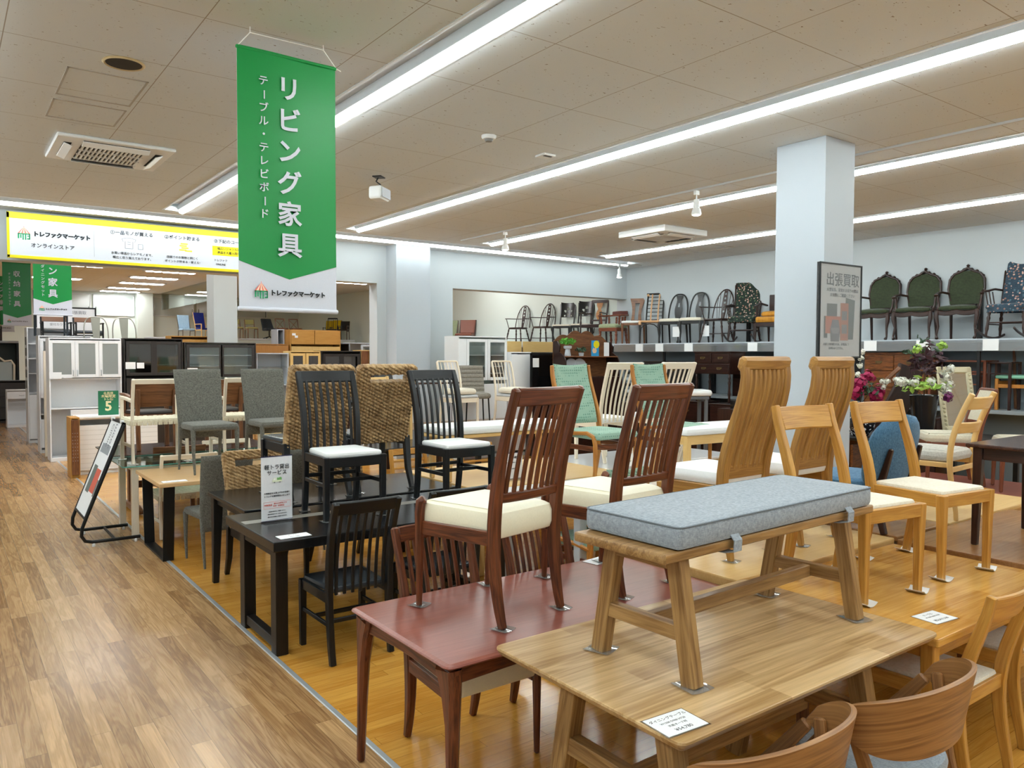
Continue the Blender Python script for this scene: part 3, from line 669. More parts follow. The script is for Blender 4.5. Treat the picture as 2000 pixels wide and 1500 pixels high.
TEAK = wood('teak', 'C98A3E', '8F5424', .32, 1.5, 22, amount=.8)
BROWN = wood('walnut_brown', '8A5C3A', '573420', .35, 1.5, 20)
BROWNTOP = wood('brown_top', 'B58556', '8E6238', .25, .8, 12, amount=.6)
DARK = wood('dark_stain', '3B211A', '1C0E0A', .3, 1.4, 24)
DARKTOP = wood('dark_top', '4E3026', '2E1A13', .2, 1, 14)
BLACKW = wood('black_stain', '14191E', '07090C', .36, 1.5, 30, amount=.8)
BLACKTOP = wood('black_top', '1A1B1E', '0B0C0E', .22, .9, 16, amount=.9)
BLACKL = plain('black_lacquer', '12100F', .3)
WENGE = wood('wenge', '1B1613', '0D0A08', .4, 1.5, 30)
CREAMW = wood('cream_paint_wood', 'F0E6D4', 'E4D6BE', .4, 1.5, 24, amount=.35)
CREAM = plain('cream_vinyl', 'F2EBD0', .42, bump=.1, bscale=120)
WHITEV = plain('white_vinyl', 'EEF0F0', .42, bump=.08, bscale=120)
CREAMF = fabric('cream_fabric', 'EFE9DA', 'DCD3BF', 500)
GREYF = fabric('grey_fabric', '7E7D75', '4A4A43', 520)
CUSHF = fabric('cushion_grey', 'AAB2BA', '7F8890', 620)
SEATF = fabric('seat_bluegrey', 'A8B2BA', '848E97', 620)
MINT = fabric('mint_fabric', '9DBBA8', '8CAD99', 1600, pattern=('dots', '6A9180', 42, .32))
BLUEF = fabric('blue_fabric', '5B86A6', '335A79', 480)
TWEED = fabric('tweed', 'CFCBC2', 'A9A59B', 500)
BEIGEF = fabric('beige_fabric', 'D9D2BE', 'C0B8A2', 500)
FLORAL = fabric('floral_fabric', '2E3B34', '1F2A26', 300, pattern=('multi', ('C9A99A', '55664C', 'A87A6A'), 26, .36))
FLORAL2 = fabric('floral_blue', '3F5260', '2C3B48', 300, pattern=('multi', ('C7A092', '8F6C62', '5A7480'), 26, .36))
VELVET = fabric('green_velvet', '3A442A', '262E1C', 200, .6)
MUSTARD = fabric('mustard_leather', 'C48A2E', 'A8701E', 60, .45, .2)
GREENF = fabric('sage_fabric', 'A3AE8C', '879372', 300)
OLIVE = fabric('olive_fabric', 'B9B67A', '97945A', 300)
YELF = fabric('yellow_fabric', 'E5C322', 'C9A412', 300)
NAVY = fabric('navy_fabric', '1E2E86', '141F66', 200)
SKY = fabric('skyblue_fabric', 'A9C6DA', '8FB0C8', 200)
CHARF = fabric('charcoal_fabric', '3A4248', '272D32', 250)
STRAWB = fabric('water_hyacinth', 'C4A374', '7C5C37', 70, .7, .6)
STRAP = fabric('paper_cord', 'EFE8D2', 'D8CDB0', 260, .8, .4)
PUFFY = fabric('puffy_grey', '9A9488', '76716A', 300)
GLASSG = pane_mat('table_glass', (.80, .93, .90), .45, .02)
GLASSE = plain('glass_edge', '4F9A8E', .1, spec=.8)
CHROME = plain('chrome', 'C9CCCF', .15, 1.0)
TOLIX = plain('raw_steel', '8F8D84', .28, .9)

# ---------------------------------------------------------------- chair pieces
def legbar(root, pts, w, t, mat, name='leg', side=(1, 0, 0), n=0, ch=.004):
    return obj(name, G().bar(pts, w, t, side, ch, n), mat, root)
def bowed(x0, x1, y, z, bow, n=7):
    """points from x0 to x1 at depth y, bowed backwards by `bow` in the middle"""
    return [(x0+(x1-x0)*i/n, y-bow*(1-(2*i/n-1)**2), z) for i in range(n+1)]
def slats(root, mat, n, x0, x1, fn, z0, z1, w, th, bow=.0, flare=0.0, k=7):
    for i in range(n):
        f = (i+.5)/n; x = x0+(x1-x0)*f; c = 2*f-1
        pts = [((x if not flare else x*(1+flare*(z-z0))), fn(z)-bow*(1-c*c), z) for z in [z0+(z1-z0)*j/k for j in range(k+1)]]
        obj('slat', G().bar(pts, w, th, (1, 0, 0), .003), mat, root)
def red_chair():
    """high slatted back, cream vinyl seat, front legs with cut stubs above the seat"""
    r = thing('dining_chair', '', 'chair')
    p, f = curve((0, -.255), (.22, -.215), (.44, -.215), (.66, -.25), (.98, -.345), n=15)
    for s in (-1, 1):
        obj('back_post', G().bar([(s*(.185+.02*z), y, z) for y, z in p], [.034+.016*math.sin(PI*min(1, z/.8)) for y, z in p], [.034+.014*math.sin(PI*min(1, z/.9)) for y, z in p], (1, 0, 0), .008), RED, r)
        obj('leg', G().bar([(s*.215, .225, 0), (s*.222, .215, .22), (s*.224, .21, .42), (s*.222, .205, .468), (s*.212, .19, .482)], [.026, .034, .042, .042, .036], [.026, .034, .04, .042, .04], (1, 0, 0), .011), RED, r)
        obj('side_rail', G().bar([(s*.2, -.2, .365), (s*.215, .2, .355)], .022, .06, (1, 0, 0)), RED, r)
    obj('top_rail', G().bar(bowed(-.19, .19, f(.945), .945, .018), .075, .024, (0, -.27, 1), .006), RED, r)
    obj('lower_rail', G().bar(bowed(-.18, .18, f(.53), .53, .018), .042, .022, (0, -.1, 1), .006), RED, r)
    slats(r, RED, 8, -.168, .168, f, .54, .92, .021, .013, .018)
    q = G(); cushion(q, rrect(.43, .37, .46, .035), .35, .47, .035, .016, 0, .01); obj('seat', q, CREAM, r)
    return r
def black_chair(seat=True):
    r = thing('dining_chair', '', 'chair')
    p, f = curve((0, -.225), (.22, -.195), (.44, -.19), (.68, -.215), (.96, -.31), n=13)
    for s in (-1, 1):
        obj('back_post', G().bar([(s*(.187+.012*z), y, z) for y, z in p], .036, [.034+.012*math.sin(PI*z/.96) for y, z in p], (1, 0, 0), .004), BLACKW, r)
        obj('leg', G().bar([(s*.20, .20, 0), (s*.20, .20, .415)], [.034, .04], [.034, .04], (1, 0, 0), .003), BLACKW, r)
        obj('stretcher', G().bar([(s*.195, -.18, .23), (s*.2, .19, .23)], .016, .026, (1, 0, 0)), BLACKW, r)
        obj('side_rail', G().bar([(s*.195, -.18, .385), (s*.2, .19, .385)], .02, .06, (1, 0, 0)), BLACKW, r)
    obj('front_rail', G().bar([(-.2+.4*i/8, .205+.02*(1-(i/4-1)**2), .38) for i in range(9)], .065, .02, (0, 0, 1)), BLACKW, r)
    obj('stretcher', G().bar([(-.195, .02, .23), (.195, .02, .23)], .026, .016, (0, 0, 1)), BLACKW, r)
    obj('stretcher', G().bar([(-.185, -.19, .25), (.185, -.19, .25)], .026, .016, (0, 0, 1)), BLACKW, r)
    obj('top_rail', G().bar(bowed(-.2, .2, f(.925), .925, .018), .082, .022, (0, -.3, 1), .005), BLACKW, r)
    slats(r, BLACKW, 7, -.175, .175, f, .40, .9, .02, .012, .012)
    q = G(); cushion(q, rrect(.40, .35, .385, .03), .405, .442, .014, .008, 0, .012); obj('seat', q, WHITEV, r)
    return r
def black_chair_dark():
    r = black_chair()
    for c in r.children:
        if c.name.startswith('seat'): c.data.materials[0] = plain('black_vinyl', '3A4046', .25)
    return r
def woven_chair():
    r = thing('woven_chair', '', 'chair')
    for s in (-1, 1):
        obj('leg', G().bar([(s*.235, -.33, 0), (s*.235, -.26, .16), (s*.235, -.225, .42)], [.034, .042, .05], [.04, .046, .05], (1, 0, 0), .004), BLACKW, r)
        obj('leg', G().bar([(s*.235, .2, 0), (s*.235, .2, .42)], [.032, .046], [.032, .046], (1, 0, 0), .004), BLACKW, r)
        obj('side_rail', G().bar([(s*.232, -.2, .38), (s*.232, .19, .38)], .022, .07, (1, 0, 0)), BLACKW, r)
    obj('front_rail', G().bar([(-.235, .2, .38), (.235, .2, .38)], .07, .022, (0, 0, 1)), BLACKW, r)
    q = G(); cushion(q, rrect(.5, .48, .4, .03), .412, .455, .018, .006, 0, .02); obj('seat', q, plain('black_vinyl', '3A4046', .25), r)
    def back(u, v):
        z = .37+.635*v; return ((u-.5)*(.495+.03*v), -.205-.12*v-.05*v*v, z)
    def relief(u, v, s):
        e = min(1, min(u, 1-u)/.035, min(v, 1-v)/.028)
        row = v*23+(u*9 if s > 0 else -u*9); k = row-math.floor(row)
        tw = (u*15-v*9+math.floor(row)*.37) % 1.0
        return .021*(abs(math.sin(PI*k))**.6)*(.25+.75*abs(math.sin(PI*tw))**.7) - .03*(1-e)**2
    q = G(); q.sheet(back, 104, 126, .052, keep=lambda u, v: not (.2 < u < .82 and .79 < v < .885) and not any(abs(u-a) < .11 and abs(v-b) < .09 and math.hypot((abs(u-a)-.11)/.11, (abs(v-b)-.09)/.09) > 1 for a in (0, 1) for b in (0, 1)), disp=relief)
    obj('woven_back', q, STRAWB, r, angle=70)
    return r
def grey_chair():
    r = thing('upholstered_chair', '', 'chair')
    def back(u, v):
        z = .30+.655*v; c = 2*u-1
        return (c*(.205-.0*v+.018*v), -.195-.02*v-.075*v*v-.02*(1-c*c), z)
    def rel(u, v, s):
        e = min(1, min(u, 1-u)/.07, min(v, 1-v)/.04); return -.014*(1-e)**2
    q = G(); q.sheet(back, 24, 30, .036, disp=rel); obj('backrest', q, GREYF, r)
    q = G(); cushion(q, rrect(.43, .4, .42, .04), .395, .46, .03, .012, 0, .02); obj('seat', q, GREYF, r)
    for s in (-1, 1):
        obj('leg', G().bar([(s*.192, .2, 0), (s*.2, .195, .2), (s*.2, .19, .42)], [.02, .032, .046], [.02, .032, .046], n=10), GREYF, r)
        obj('leg', G().bar([(s*.19, -.255, 0), (s*.19, -.225, .2), (s*.19, -.2, .42)], [.02, .032, .044], [.02, .032, .044], n=10), GREYF, r)
    return r
def strap_armchair():
    r = thing('woven_armchair', '', 'chair')
    p, f = curve((0, -.235), (.42, -.215), (.83, -.30), n=8)
    for s in (-1, 1):
        obj('back_post', G().bar([(s*.25, y, z) for y, z in p], .028, .038, (1, 0, 0), .005), CREAMW, r)
        obj('leg', G().bar([(s*.265, .235, 0), (s*.265, .235, .64)], .034, .034, (1, 0, 0), .005), CREAMW, r)
        obj('armrest', G().bar([(s*.255, f(.6)-.0, .615), (s*.265, 0, .63), (s*.265, .255, .632)], .036, .03, (1, 0, 0), .006), CREAMW, r)
        obj('side_rail', G().bar([(s*.252, -.2, .40), (s*.262, .22, .40)], .02, .04, (1, 0, 0)), CREAMW, r)
        obj('stretcher', G().bar([(s*.252, -.2, .17), (s*.262, .22, .17)], .018, .03, (1, 0, 0)), CREAMW, r)
    obj('top_rail', G().bar(bowed(-.265, .265, f(.805), .805, .035), .05, .022, (0, -.2, 1), .005), CREAMW, r)
    obj('front_rail', G().bar([(-.26, .235, .395), (.26, .235, .395)], .045, .024, (0, 0, 1)), CREAMW, r)
    def seat(u, v): return ((u-.5)*.52, (v-.5)*.47+.01, .418-.008*math.sin(PI*u)*math.sin(PI*v))
    def rel(u, v, s):
        a, b = u*11, v*10; i, j = math.floor(a), math.floor(b); ka, kb = a-i, b-j
        h = (abs(math.sin(PI*ka))**.4)*(abs(math.sin(PI*kb))**.4)
        return .007*h*(1 if (i+j) % 2 else .45)
    q = G(); q.sheet(seat, 55, 50, .03, disp=rel)
    for k in range(11):
        x = -.26+.52*(k+.5)/11
        for y in (-.235, .255): q.bar([(x-.021, y, .40), (x+.021, y, .40)], .05, .014, (0, 0, 1), .005)
    for k in range(10):
        y = -.225+.47*(k+.5)/10
        for x in (-.268, .268): q.bar([(x, y-.02, .40), (x, y+.02, .40)], .05, .014, (0, 0, 1), .005)
    obj('woven_seat', q, STRAP, r)
    return r
def plywood_armchair():
    r = thing('wooden_armchair', '', 'chair')
    def back(u, v):
        c = 2*u-1; return (c*(.27+.0*v), -.2-.09*v+.05*c*c, .50+.30*v)
    q = G(); q.sheet(back, 16, 8, .016); obj('backrest', q, BROWN, r)
    for s in (-1, 1):
        obj('back_post', G().bar([(s*.20, -.24, 0), (s*.2, -.21, .42), (s*.2, -.25, .7)], .045, .04, (1, 0, 0), .006), BROWN, r)
        obj('leg', G().bar([(s*.24, .22, 0), (s*.24, .22, .62)], .045, .045, (1, 0, 0), .006), BROWN, r)
        obj('armrest', G().bar([(s*.25, -.2, .60), (s*.265, .0, .635), (s*.25, .25, .635)], .05, .025, (1, 0, 0), .008), BROWN, r)
        obj('side_rail', G().bar([(s*.2, -.2, .38), (s*.24, .2, .38)], .024, .06, (1, 0, 0)), BROWN, r)
    obj('front_rail', G().bar([(-.24, .22, .38), (.24, .22, .38)], .06, .024, (0, 0, 1)), BROWN, r)
    obj('stretcher', G().bar([(-.2, -.22, .38), (.2, -.22, .38)], .06, .024, (0, 0, 1)), BROWN, r)
    q = G(); cushion(q, rrect(.46, .42, .43, .03), .40, .45, .02, .01); obj('seat', q, plain('dark_leather', '2C2320', .45), r)
    return r
def tall_chair():
    r = thing('high_back_chair', '', 'chair')
    p, f = curve((0, -.25), (.24, -.20), (.45, -.19), (.75, -.27), (1.04, -.315), n=17)
    for s in (-1, 1):
        obj('back_post', G().bar([(s*.186, y, z) for y, z in p], [.03+.02*min(1, z/.3) for y, z in p], [.032+.02*math.sin(PI*min(1, z/1.0)) for y, z in p], (1, 0, 0), .006), TALLW, r)
        obj('leg', G().bar([(s*.2, .215, 0), (s*.2, .215, .37)], [.034, .044], [.034, .044], (1, 0, 0), .005), TALLW, r)
        obj('side_rail', G().bar([(s*.195, -.19, .355), (s*.2, .21, .355)], .024, .07, (1, 0, 0)), TALLW, r)
    obj('front_rail', G().bar([(-.2, .215, .355), (.2, .215, .355)], .07, .024, (0, 0, 1)), TALLW, r)
    obj('top_rail', G().bar(bowed(-.212, .212, f(1.035)+.004, 1.04, .0, 2), .075, .05, (0, -.25, 1), .018), TALLW, r)
    obj('lower_rail', G().bar([(-.17, f(.46), .46), (.17, f(.46), .46)], .07, .024, (0, 0, 1), .005), TALLW, r)
    slats(r, TALLW, 8, -.165, .165, f, .47, 1.01, .022, .02, .0, k=12)
    q = G(); cushion(q, rrect(.43, .385, .43, .035), .385, .465, .03, .014, 0, .02); obj('seat', q, WHITEV, r)
    return r
def honey_chair():
    r = thing('dining_chair', '', 'chair')
    p, f = curve((0, -.24), (.2, -.205), (.42, -.195), (.6, -.235), (.855, -.31), n=12)
    for s in (-1, 1):
        obj('back_post', G().bar([(s*(.19+.008*z), y, z) for y, z in p], .032, [.034+.018*math.sin(PI*min(1, z/.855)) for y, z in p], (1, 0, 0), .004), HONEY, r)
        obj('leg', G().bar([(s*.193, .2, 0), (s*.2, .2, .42)], [.03, .042], [.03, .042], (1, 0, 0), .003), HONEY, r)
        obj('side_rail', G().bar([(s*.19, -.19, .39), (s*.2, .19, .39)], .026, .062, (1, 0, 0)), HONEY, r)
    obj('front_rail', G().bar([(-.2, .205, .39), (.2, .205, .39)], .062, .026, (0, 0, 1)), HONEY, r)
    obj('rear_rail', G().bar([(-.19, -.195, .39), (.19, -.195, .39)], .062, .022, (0, 0, 1)), HONEY, r)
    obj('top_rail', G().bar(bowed(-.182, .182, f(.79)+.006, .79, .028), .118, .02, (0, -.35, 1), .005), HONEY, r)
    q = G(); cushion(q, rrect(.365, .345, .385, .02), .405, .437, .014, .012, 0, .0); obj('seat', q, CREAMF, r)
    return r
def curved_chair():
    """bent oak back band wrapping round, angled legs, blue-grey round seat"""
    r = thing('curved_back_chair', '', 'chair')
    def band(u, v):
        a = math.radians(-106+212*u); e = abs(2*u-1)
        lo = .545+.10*e**3; hi = .775-.055*e**1.6-.03*e**6
        rad = .30+.014*(v-.5)
        return (rad*math.sin(a)*1.02, -.085-rad*math.cos(a)*.56-.03*v, lo+(hi-lo)*v)
    q = G(); q.sheet(band, 44, 8, .016); obj('backrest', q, OAKDARK, r)
    for s in (-1, 1):
        obj('leg', G().bar([(s*.255, .25, 0), (s*.245, .13, .40), (s*.28, -.05, .64)], [.028, .03, .024], [.034, .055, .04], (1, 0, 0), .006), OAKDARK, r)
        obj('leg', G().bar([(s*.235, -.27, 0), (s*.232, -.15, .40), (s*.29, -.085, .665)], [.028, .03, .024], [.034, .05, .038], (1, 0, 0), .006), OAKDARK, r)
        obj('side_rail', G().bar([(s*.235, -.15, .385), (s*.235, .15, .385)], .022, .045, (1, 0, 0)), OAKDARK, r)
    obj('cross_rail', G().bar([(-.24, .12, .38), (.24, .12, .38)], .04, .024, (0, 0, 1)), OAKDARK, r)
    obj('cross_rail', G().bar([(-.23, -.14, .38), (.23, -.14, .38)], .04, .024, (0, 0, 1)), OAKDARK, r)
    ol = [(.235*math.copysign(abs(math.cos(a))**.75, math.cos(a)), .22*math.copysign(abs(math.sin(a))**.75, math.sin(a))) for a in [2*PI*k/36 for k in range(36)]]
    q = G(); cushion(q, ol, .405, .462, .024, .008); obj('seat', q, SEATF, r)
    return r
def mint_chair():
    r = thing('dining_chair', '', 'chair')
    p, f = curve((0, -.26), (.25, -.21), (.45, -.2), (.7, -.26), (1.0, -.34), n=14)
    for s in (-1, 1):
        obj('back_post', G().bar([(s*(.225-.01*z), y, z) for y, z in p], .026, [.034+.016*math.sin(PI*min(1, z)) for y, z in p], (1, 0, 0), .005), TEAK, r)
        obj('leg', G().bar([(s*.235, .215, 0), (s*.235, .215, .36), (s*.235, .195, .425), (s*.235, .12, .452), (s*.23, -.05, .44), (s*.225, -.2, .42)], [.026, .03, .03, .03, .026, .024], [.03, .036, .036, .032, .03, .03], (1, 0, 0), .008), TEAK, r)
        obj('side_rail', G().bar([(s*.225, -.2, .33), (s*.233, .21, .33)], .02, .04, (1, 0, 0)), RED, r)
    obj('front_rail', G().bar([(-.235+.47*i/6, .21, .35-.015*math.sin(PI*i/6)) for i in range(7)], .045, .022, (0, 0, 1)), RED, r)
    def back(u, v):
        z = .50+.5*v; c = 2*u-1; return (c*.198, f(z)-.02*(1-c*c)-.0, z-.0+.012*(c*c)*v)
    def rel(u, v, s):
        e = min(1, min(u, 1-u)/.06, min(v, 1-v)/.05); return -.016*(1-e)**2
    q = G(); q.sheet(back, 18, 22, .042, disp=rel); obj('backrest', q, MINT, r)
    q = G(); cushion(q, rrect(.48, .40, .46, .05), .40, .465, .03, .022, 0, .03); obj('seat', q, MINT, r)
    return r
def cream_slat_chair():
    r = thing('slat_back_chair', '', 'chair')
    p, f = curve((0, -.24), (.22, -.2), (.44, -.19), (.7, -.24), (1.03, -.36), n=13)
    for s in (-1, 1):
        obj('back_post', G().bar([(s*(.165+.05*z), y, z) for y, z in p], [.034+.008*z for y, z in p], .028, (1, 0, 0), .005), CREAMW, r)
        obj('leg', G().bar([(s*.2, .2, 0), (s*.2, .2, .42)], [.03, .04], [.03, .04], (1, 0, 0), .004), CREAMW, r)
        obj('side_rail', G().bar([(s*.185, -.19, .385), (s*.2, .19, .385)], .02, .06, (1, 0, 0)), CREAMW, r)
    obj('front_rail', G().bar([(-.2, .2, .385), (.2, .2, .385)], .06, .02, (0, 0, 1)), CREAMW, r)
    obj('top_rail', G().bar(bowed(-.225, .225, f(.995), .995, .02), .075, .02, (0, -.35, 1), .005), CREAMW, r)
    slats(r, CREAMW, 6, -.155, .155, f, .42, .98, .024, .011, .012, .45)
    q = G(); cushion(q, rrect(.42, .38, .42, .035), .41, .465, .024, .012, 0, .01); obj('seat', q, WHITEV, r)
    return r
def rod_back_chair():
    """cream frame rounded at the top, thin rods, grey cushion pad"""
    r = thing('rod_back_chair', '', 'chair')
    p, f = curve((0, -.245), (.44, -.2), (1.0, -.32), n=11)
    fr = [(-.205, y, z) for y, z in p[:-1]]+[(-.2, f(.985), .985), (-.175, f(1.0), 1.0), (0, f(1.0), 1.0), (.175, f(1.0), 1.0), (.2, f(.985), .985)]+[(.205, y, z) for y, z in p[-2::-1]]
    obj('back_frame', G().bar(fr, .036, .028, (0, 1, 0), .006), CREAMW, r)
    slats(r, CREAMW, 5, -.17, .17, f, .46, .985, .014, .01)
    for s in (-1, 1):
        obj('leg', G().bar([(s*.205, .205, 0), (s*.205, .205, .43)], .034, .034, (1, 0, 0), .004), CREAMW, r)
        obj('side_rail', G().bar([(s*.2, -.2, .395), (s*.205, .2, .395)], .02, .07, (1, 0, 0)), CREAMW, r)
    obj('front_rail', G().bar([(-.205, .205, .395), (.205, .205, .395)], .07, .02, (0, 0, 1)), CREAMW, r)
    q = G(); cushion(q, rrect(.43, .41, .43, .03), .43, .475, .02, .004, 0, .01); obj('seat', q, plain('seat_grey_vinyl', 'C3C6CA', .5), r)
    return r
def two_rail_chair():
    r = thing('ladder_back_chair', '', 'chair')
    p, f = curve((0, -.24), (.25, -.205), (.5, -.2), (.64, -.235), (.84, -.32), n=15)
    for s in (-1, 1):
        obj('back_post', G().bar([(s*.2, y, z) for y, z in p], [.028+.01*min(1, z/.4) for y, z in p], [.028+.01*min(1, z/.4) for y, z in p], n=12), BEECH, r)
        obj('leg', G().bar([(s*.205, .2, 0), (s*.205, .2, .42)], [.026, .036], [.026, .036], n=12), BEECH, r)
        obj('side_rail', G().bar([(s*.2, -.2, .36), (s*.205, .2, .36)], .018, .034, (1, 0, 0)), BEECH, r)
    for z, h in ((.775, .085), (.61, .075)):
        obj('back_rail', G().bar(bowed(-.195, .195, f(z), z, .045, 10), h, .018, (0, -.3, 1), .006), BEECH, r)
    obj('front_rail', G().bar([(-.2, .2, .36), (.2, .2, .36)], .034, .018, (0, 0, 1)), BEECH, r)
    obj('rear_rail', G().bar([(-.2, -.2, .33), (.2, -.2, .33)], .034, .018, (0, 0, 1)), BEECH, r)
    q = G(); cushion(q, rrect(.44, .4, .42, .04), .375, .45, .035, .02, 0, .01); obj('seat', q, TWEED, r)
    return r
def shell_chair():
    r = thing('lounge_chair', '', 'chair')
    def back(u, v):
        c = 2*u-1; w = .305*(1-.06*(2*v-1)**2)
        x = c*w*math.sqrt(max(0.05, 1-.93*abs(2*v-1)**3.4)); return (x, -.25-.10*v+.07*c*c, .24+.47*v)
    def rel(u, v, s):
        e = min(1, min(u, 1-u)/.08, min(v, 1-v)/.1); return -.022*(1-e)**2
    q = G(); q.sheet(back, 28, 16, .06, disp=rel); obj('backrest', q, BLUEF, r)
    ol = [(.29*math.copysign(abs(math.cos(a))**.7, math.cos(a)), .26*math.copysign(abs(math.sin(a))**.7, math.sin(a))) for a in [2*PI*k/32 for k in range(32)]]
    q = G(); cushion(q, ol, .215, .315, .045, .015, 0, .02); obj('seat', q, BLUEF, r)
    for s in (-1, 1):
        obj('leg', G().bar([(s*.23, -.32, 0), (s*.2, -.25, .2), (s*.19, -.335, .52)], [.034, .042, .03], [.034, .05, .024], (1, 0, 0), .005), DARK, r)
        obj('leg', G().bar([(s*.25, .25, 0), (s*.21, .18, .23)], [.03, .042], [.03, .045], (1, 0, 0), .005), DARK, r)
    obj('stretcher', G().bar([(-.2, -.24, .19), (.2, -.24, .19)], .05, .024, (0, 0, 1)), DARK, r)
    obj('stretcher', G().bar([(-.21, .18, .19), (.21, .18, .19)], .05, .024, (0, 0, 1)), DARK, r)
    return r
def beige_chair():
    r = thing('dining_chair', '', 'chair')
    p, f = curve((0, -.25), (.25, -.205), (.48, -.2), (.65, -.24), (.88, -.33), n=14)
    for s in (-1, 1):
        obj('back_post', G().bar([(s*(.205+.02*max(0, z-.5)), y, z) for y, z in p], [.03+.006*math.sin(PI*z/.88) for y, z in p], [.034+.02*math.sin(PI*min(1, z/.88)) for y, z in p], (1, 0, 0), .008), RED2, r)
        obj('leg', G().bar([(s*.215, .22, 0), (s*.215, .21, .40)], [.028, .04], [.028, .04], (1, 0, 0), .006), RED2, r)
        obj('side_rail', G().bar([(s*.205, -.2, .37), (s*.212, .2, .37)], .022, .05, (1, 0, 0)), RED2, r)
    obj('front_rail', G().bar([(-.21, .21, .365), (.21, .21, .365)], .05, .022, (0, 0, 1)), RED2, r)
    obj('top_rail', G().bar(bowed(-.22, .22, f(.872), .872, .03), .03, .034, (0, -.3, 1), .01), RED2, r)
    obj('lower_rail', G().bar(bowed(-.2, .2, f(.575), .575, .028), .034, .028, (0, -.2, 1), .008), RED2, r)
    def back(u, v):
        z = .585+.275*v; c = 2*u-1; return (c*(.2+.008*v), f(z)-.03*(1-c*c), z)
    q = G(); q.sheet(back, 14, 10, .028); obj('backrest', q, BEIGEF, r)
    q = G(); cushion(q, rrect(.45, .40, .44, .04), .385, .47, .04, .018, 0, .02); obj('seat', q, BEIGEF, r)
    return r
RED2 = wood('rosewood', '8A4E34', '552919', .32, 1.4, 20, amount=.7)

# ---------------------------------------------------------------- shelf chairs
def turned(root, a, b, r, mat, name='leg', n=8):
    a, b = Vector(a), Vector(b)
    k = [0, .1, .2, .3, .45, .6, .7, .78, .86, 1]; w = [.7, .85, .9, 1.25, 1.0, .95, 1.3, .8, 1.15, .8]
    return obj(name, G().bar([a+(b-a)*t for t in k], [2*r*x for x in w], [2*r*x for x in w], n=n), mat, root)
def hoop(w, z0, z1, fn, n=22, y0=0.0, sh=2.0):
    out = []
    for i in range(n+1):
        a = PI*i/n; x = -w*math.copysign(abs(math.cos(a))**(2/sh), math.cos(a)); z = z0+(z1-z0)*abs(math.sin(a))**(2/sh*.8)
        out.append((x, fn(z), z))
    return out
def windsor_chair():
    r = thing('windsor_armchair', '', 'chair')
    f = lambda z: -.2-.26*(z-.44)
    ol = [(.24*math.cos(a), .22*math.copysign(abs(math.sin(a))**.8, math.sin(a))) for a in [2*PI*k/28 for k in range(28)]]
    obj('seat', G().pad(ol, [(.02, .41), (0, .43), (.008, .45)]), DARK, r)
    obj('back_hoop', G().bar(hoop(.215, .45, 1.02, f), .024, .024, (0, 1, 0), n=8), DARK, r)
    for x in (-.15, -.1, .1, .15): obj('spindle', G().bar([(x*.75, f(.45), .45), (x, f(.7), .7), (x*1.04, f(.96), 1.02-.55*(1-math.sqrt(1-min(.99, (x/.215)**2))))], .011, .011, n=6), DARK, r)
    def spl(u, v): c = 2*u-1; z = .45+.55*v; return (c*(.03+.018*math.sin(v*PI)), f(z), z)
    obj('splat', G().sheet(spl, 8, 26, .01, keep=lambda u, v: not (.3 < u < .7 and (int(v*13) % 2 == 1) and .15 < v < .92)), DARK, r)
    arm = [(-.27, .17, .67), (-.26, .0, .675), (-.215, f(.68)+.01, .68), (0, f(.68)-.015, .68), (.215, f(.68)+.01, .68), (.26, 0, .675), (.27, .17, .67)]
    obj('armrest', G().bar(arm, .02, .03, (0, 0, 1), .006), DARK, r)
    for s in (-1, 1):
        obj('arm_support', G().bar([(s*.2, .12, .44), (s*.26, .14, .67)], .018, .018, n=7), DARK, r)
        turned(r, (s*.24, .22, 0), (s*.17, .15, .42), .017, DARK); turned(r, (s*.22, -.25, 0), (s*.15, -.15, .42), .017, DARK)
        obj('stretcher', G().bar([(s*.215, .19, .17), (s*.195, -.2, .17)], .018, .018, n=7), DARK, r)
    obj('stretcher', G().bar([(-.2, 0, .17), (.2, 0, .17)], .018, .018, n=7), DARK, r)
    return r
def hoop_splat_chair():
    r = thing('dining_chair', '', 'chair')
    f = lambda z: -.2-.22*(z-.44)
    obj('back_hoop', G().bar(hoop(.2, .44, 1.0, f, sh=2.6), .036, .026, (0, 1, 0), .008), BLACKL, r)
    def spl(u, v): c = 2*u-1; z = .44+.53*v; return (c*(.045+.035*math.sin(PI*min(1, v*1.15))**2+.05*max(0, v-.85)*4), f(z), z)
    obj('splat', G().sheet(spl, 9, 18, .012, keep=lambda u, v: not (.35 < u < .65 and .55 < v < .75)), BLACKL, r)
    for s in (-1, 1):
        obj('leg', G().bar([(s*.19, .23, 0), (s*.2, .22, .06), (s*.195, .2, .2), (s*.21, .215, .36), (s*.2, .2, .42)], [.045, .024, .03, .055, .05], [.045, .024, .03, .055, .05], (1, 0, 0), .01), BLACKL, r)
        obj('leg', G().bar([(s*.19, -.27, 0), (s*.185, -.21, .42)], [.028, .036], [.028, .036], (1, 0, 0), .006), BLACKL, r)
        obj('side_rail', G().bar([(s*.19, -.19, .4), (s*.2, .19, .4)], .022, .06, (1, 0, 0)), BLACKL, r)
    obj('front_rail', G().bar([(-.2, .2, .4), (.2, .2, .4)], .06, .022, (0, 0, 1)), BLACKL, r)
    q = G(); cushion(q, rrect(.45, .38, .42, .04), .425, .485, .025, .016, 0, .01); obj('seat', q, CREAMF, r)
    return r
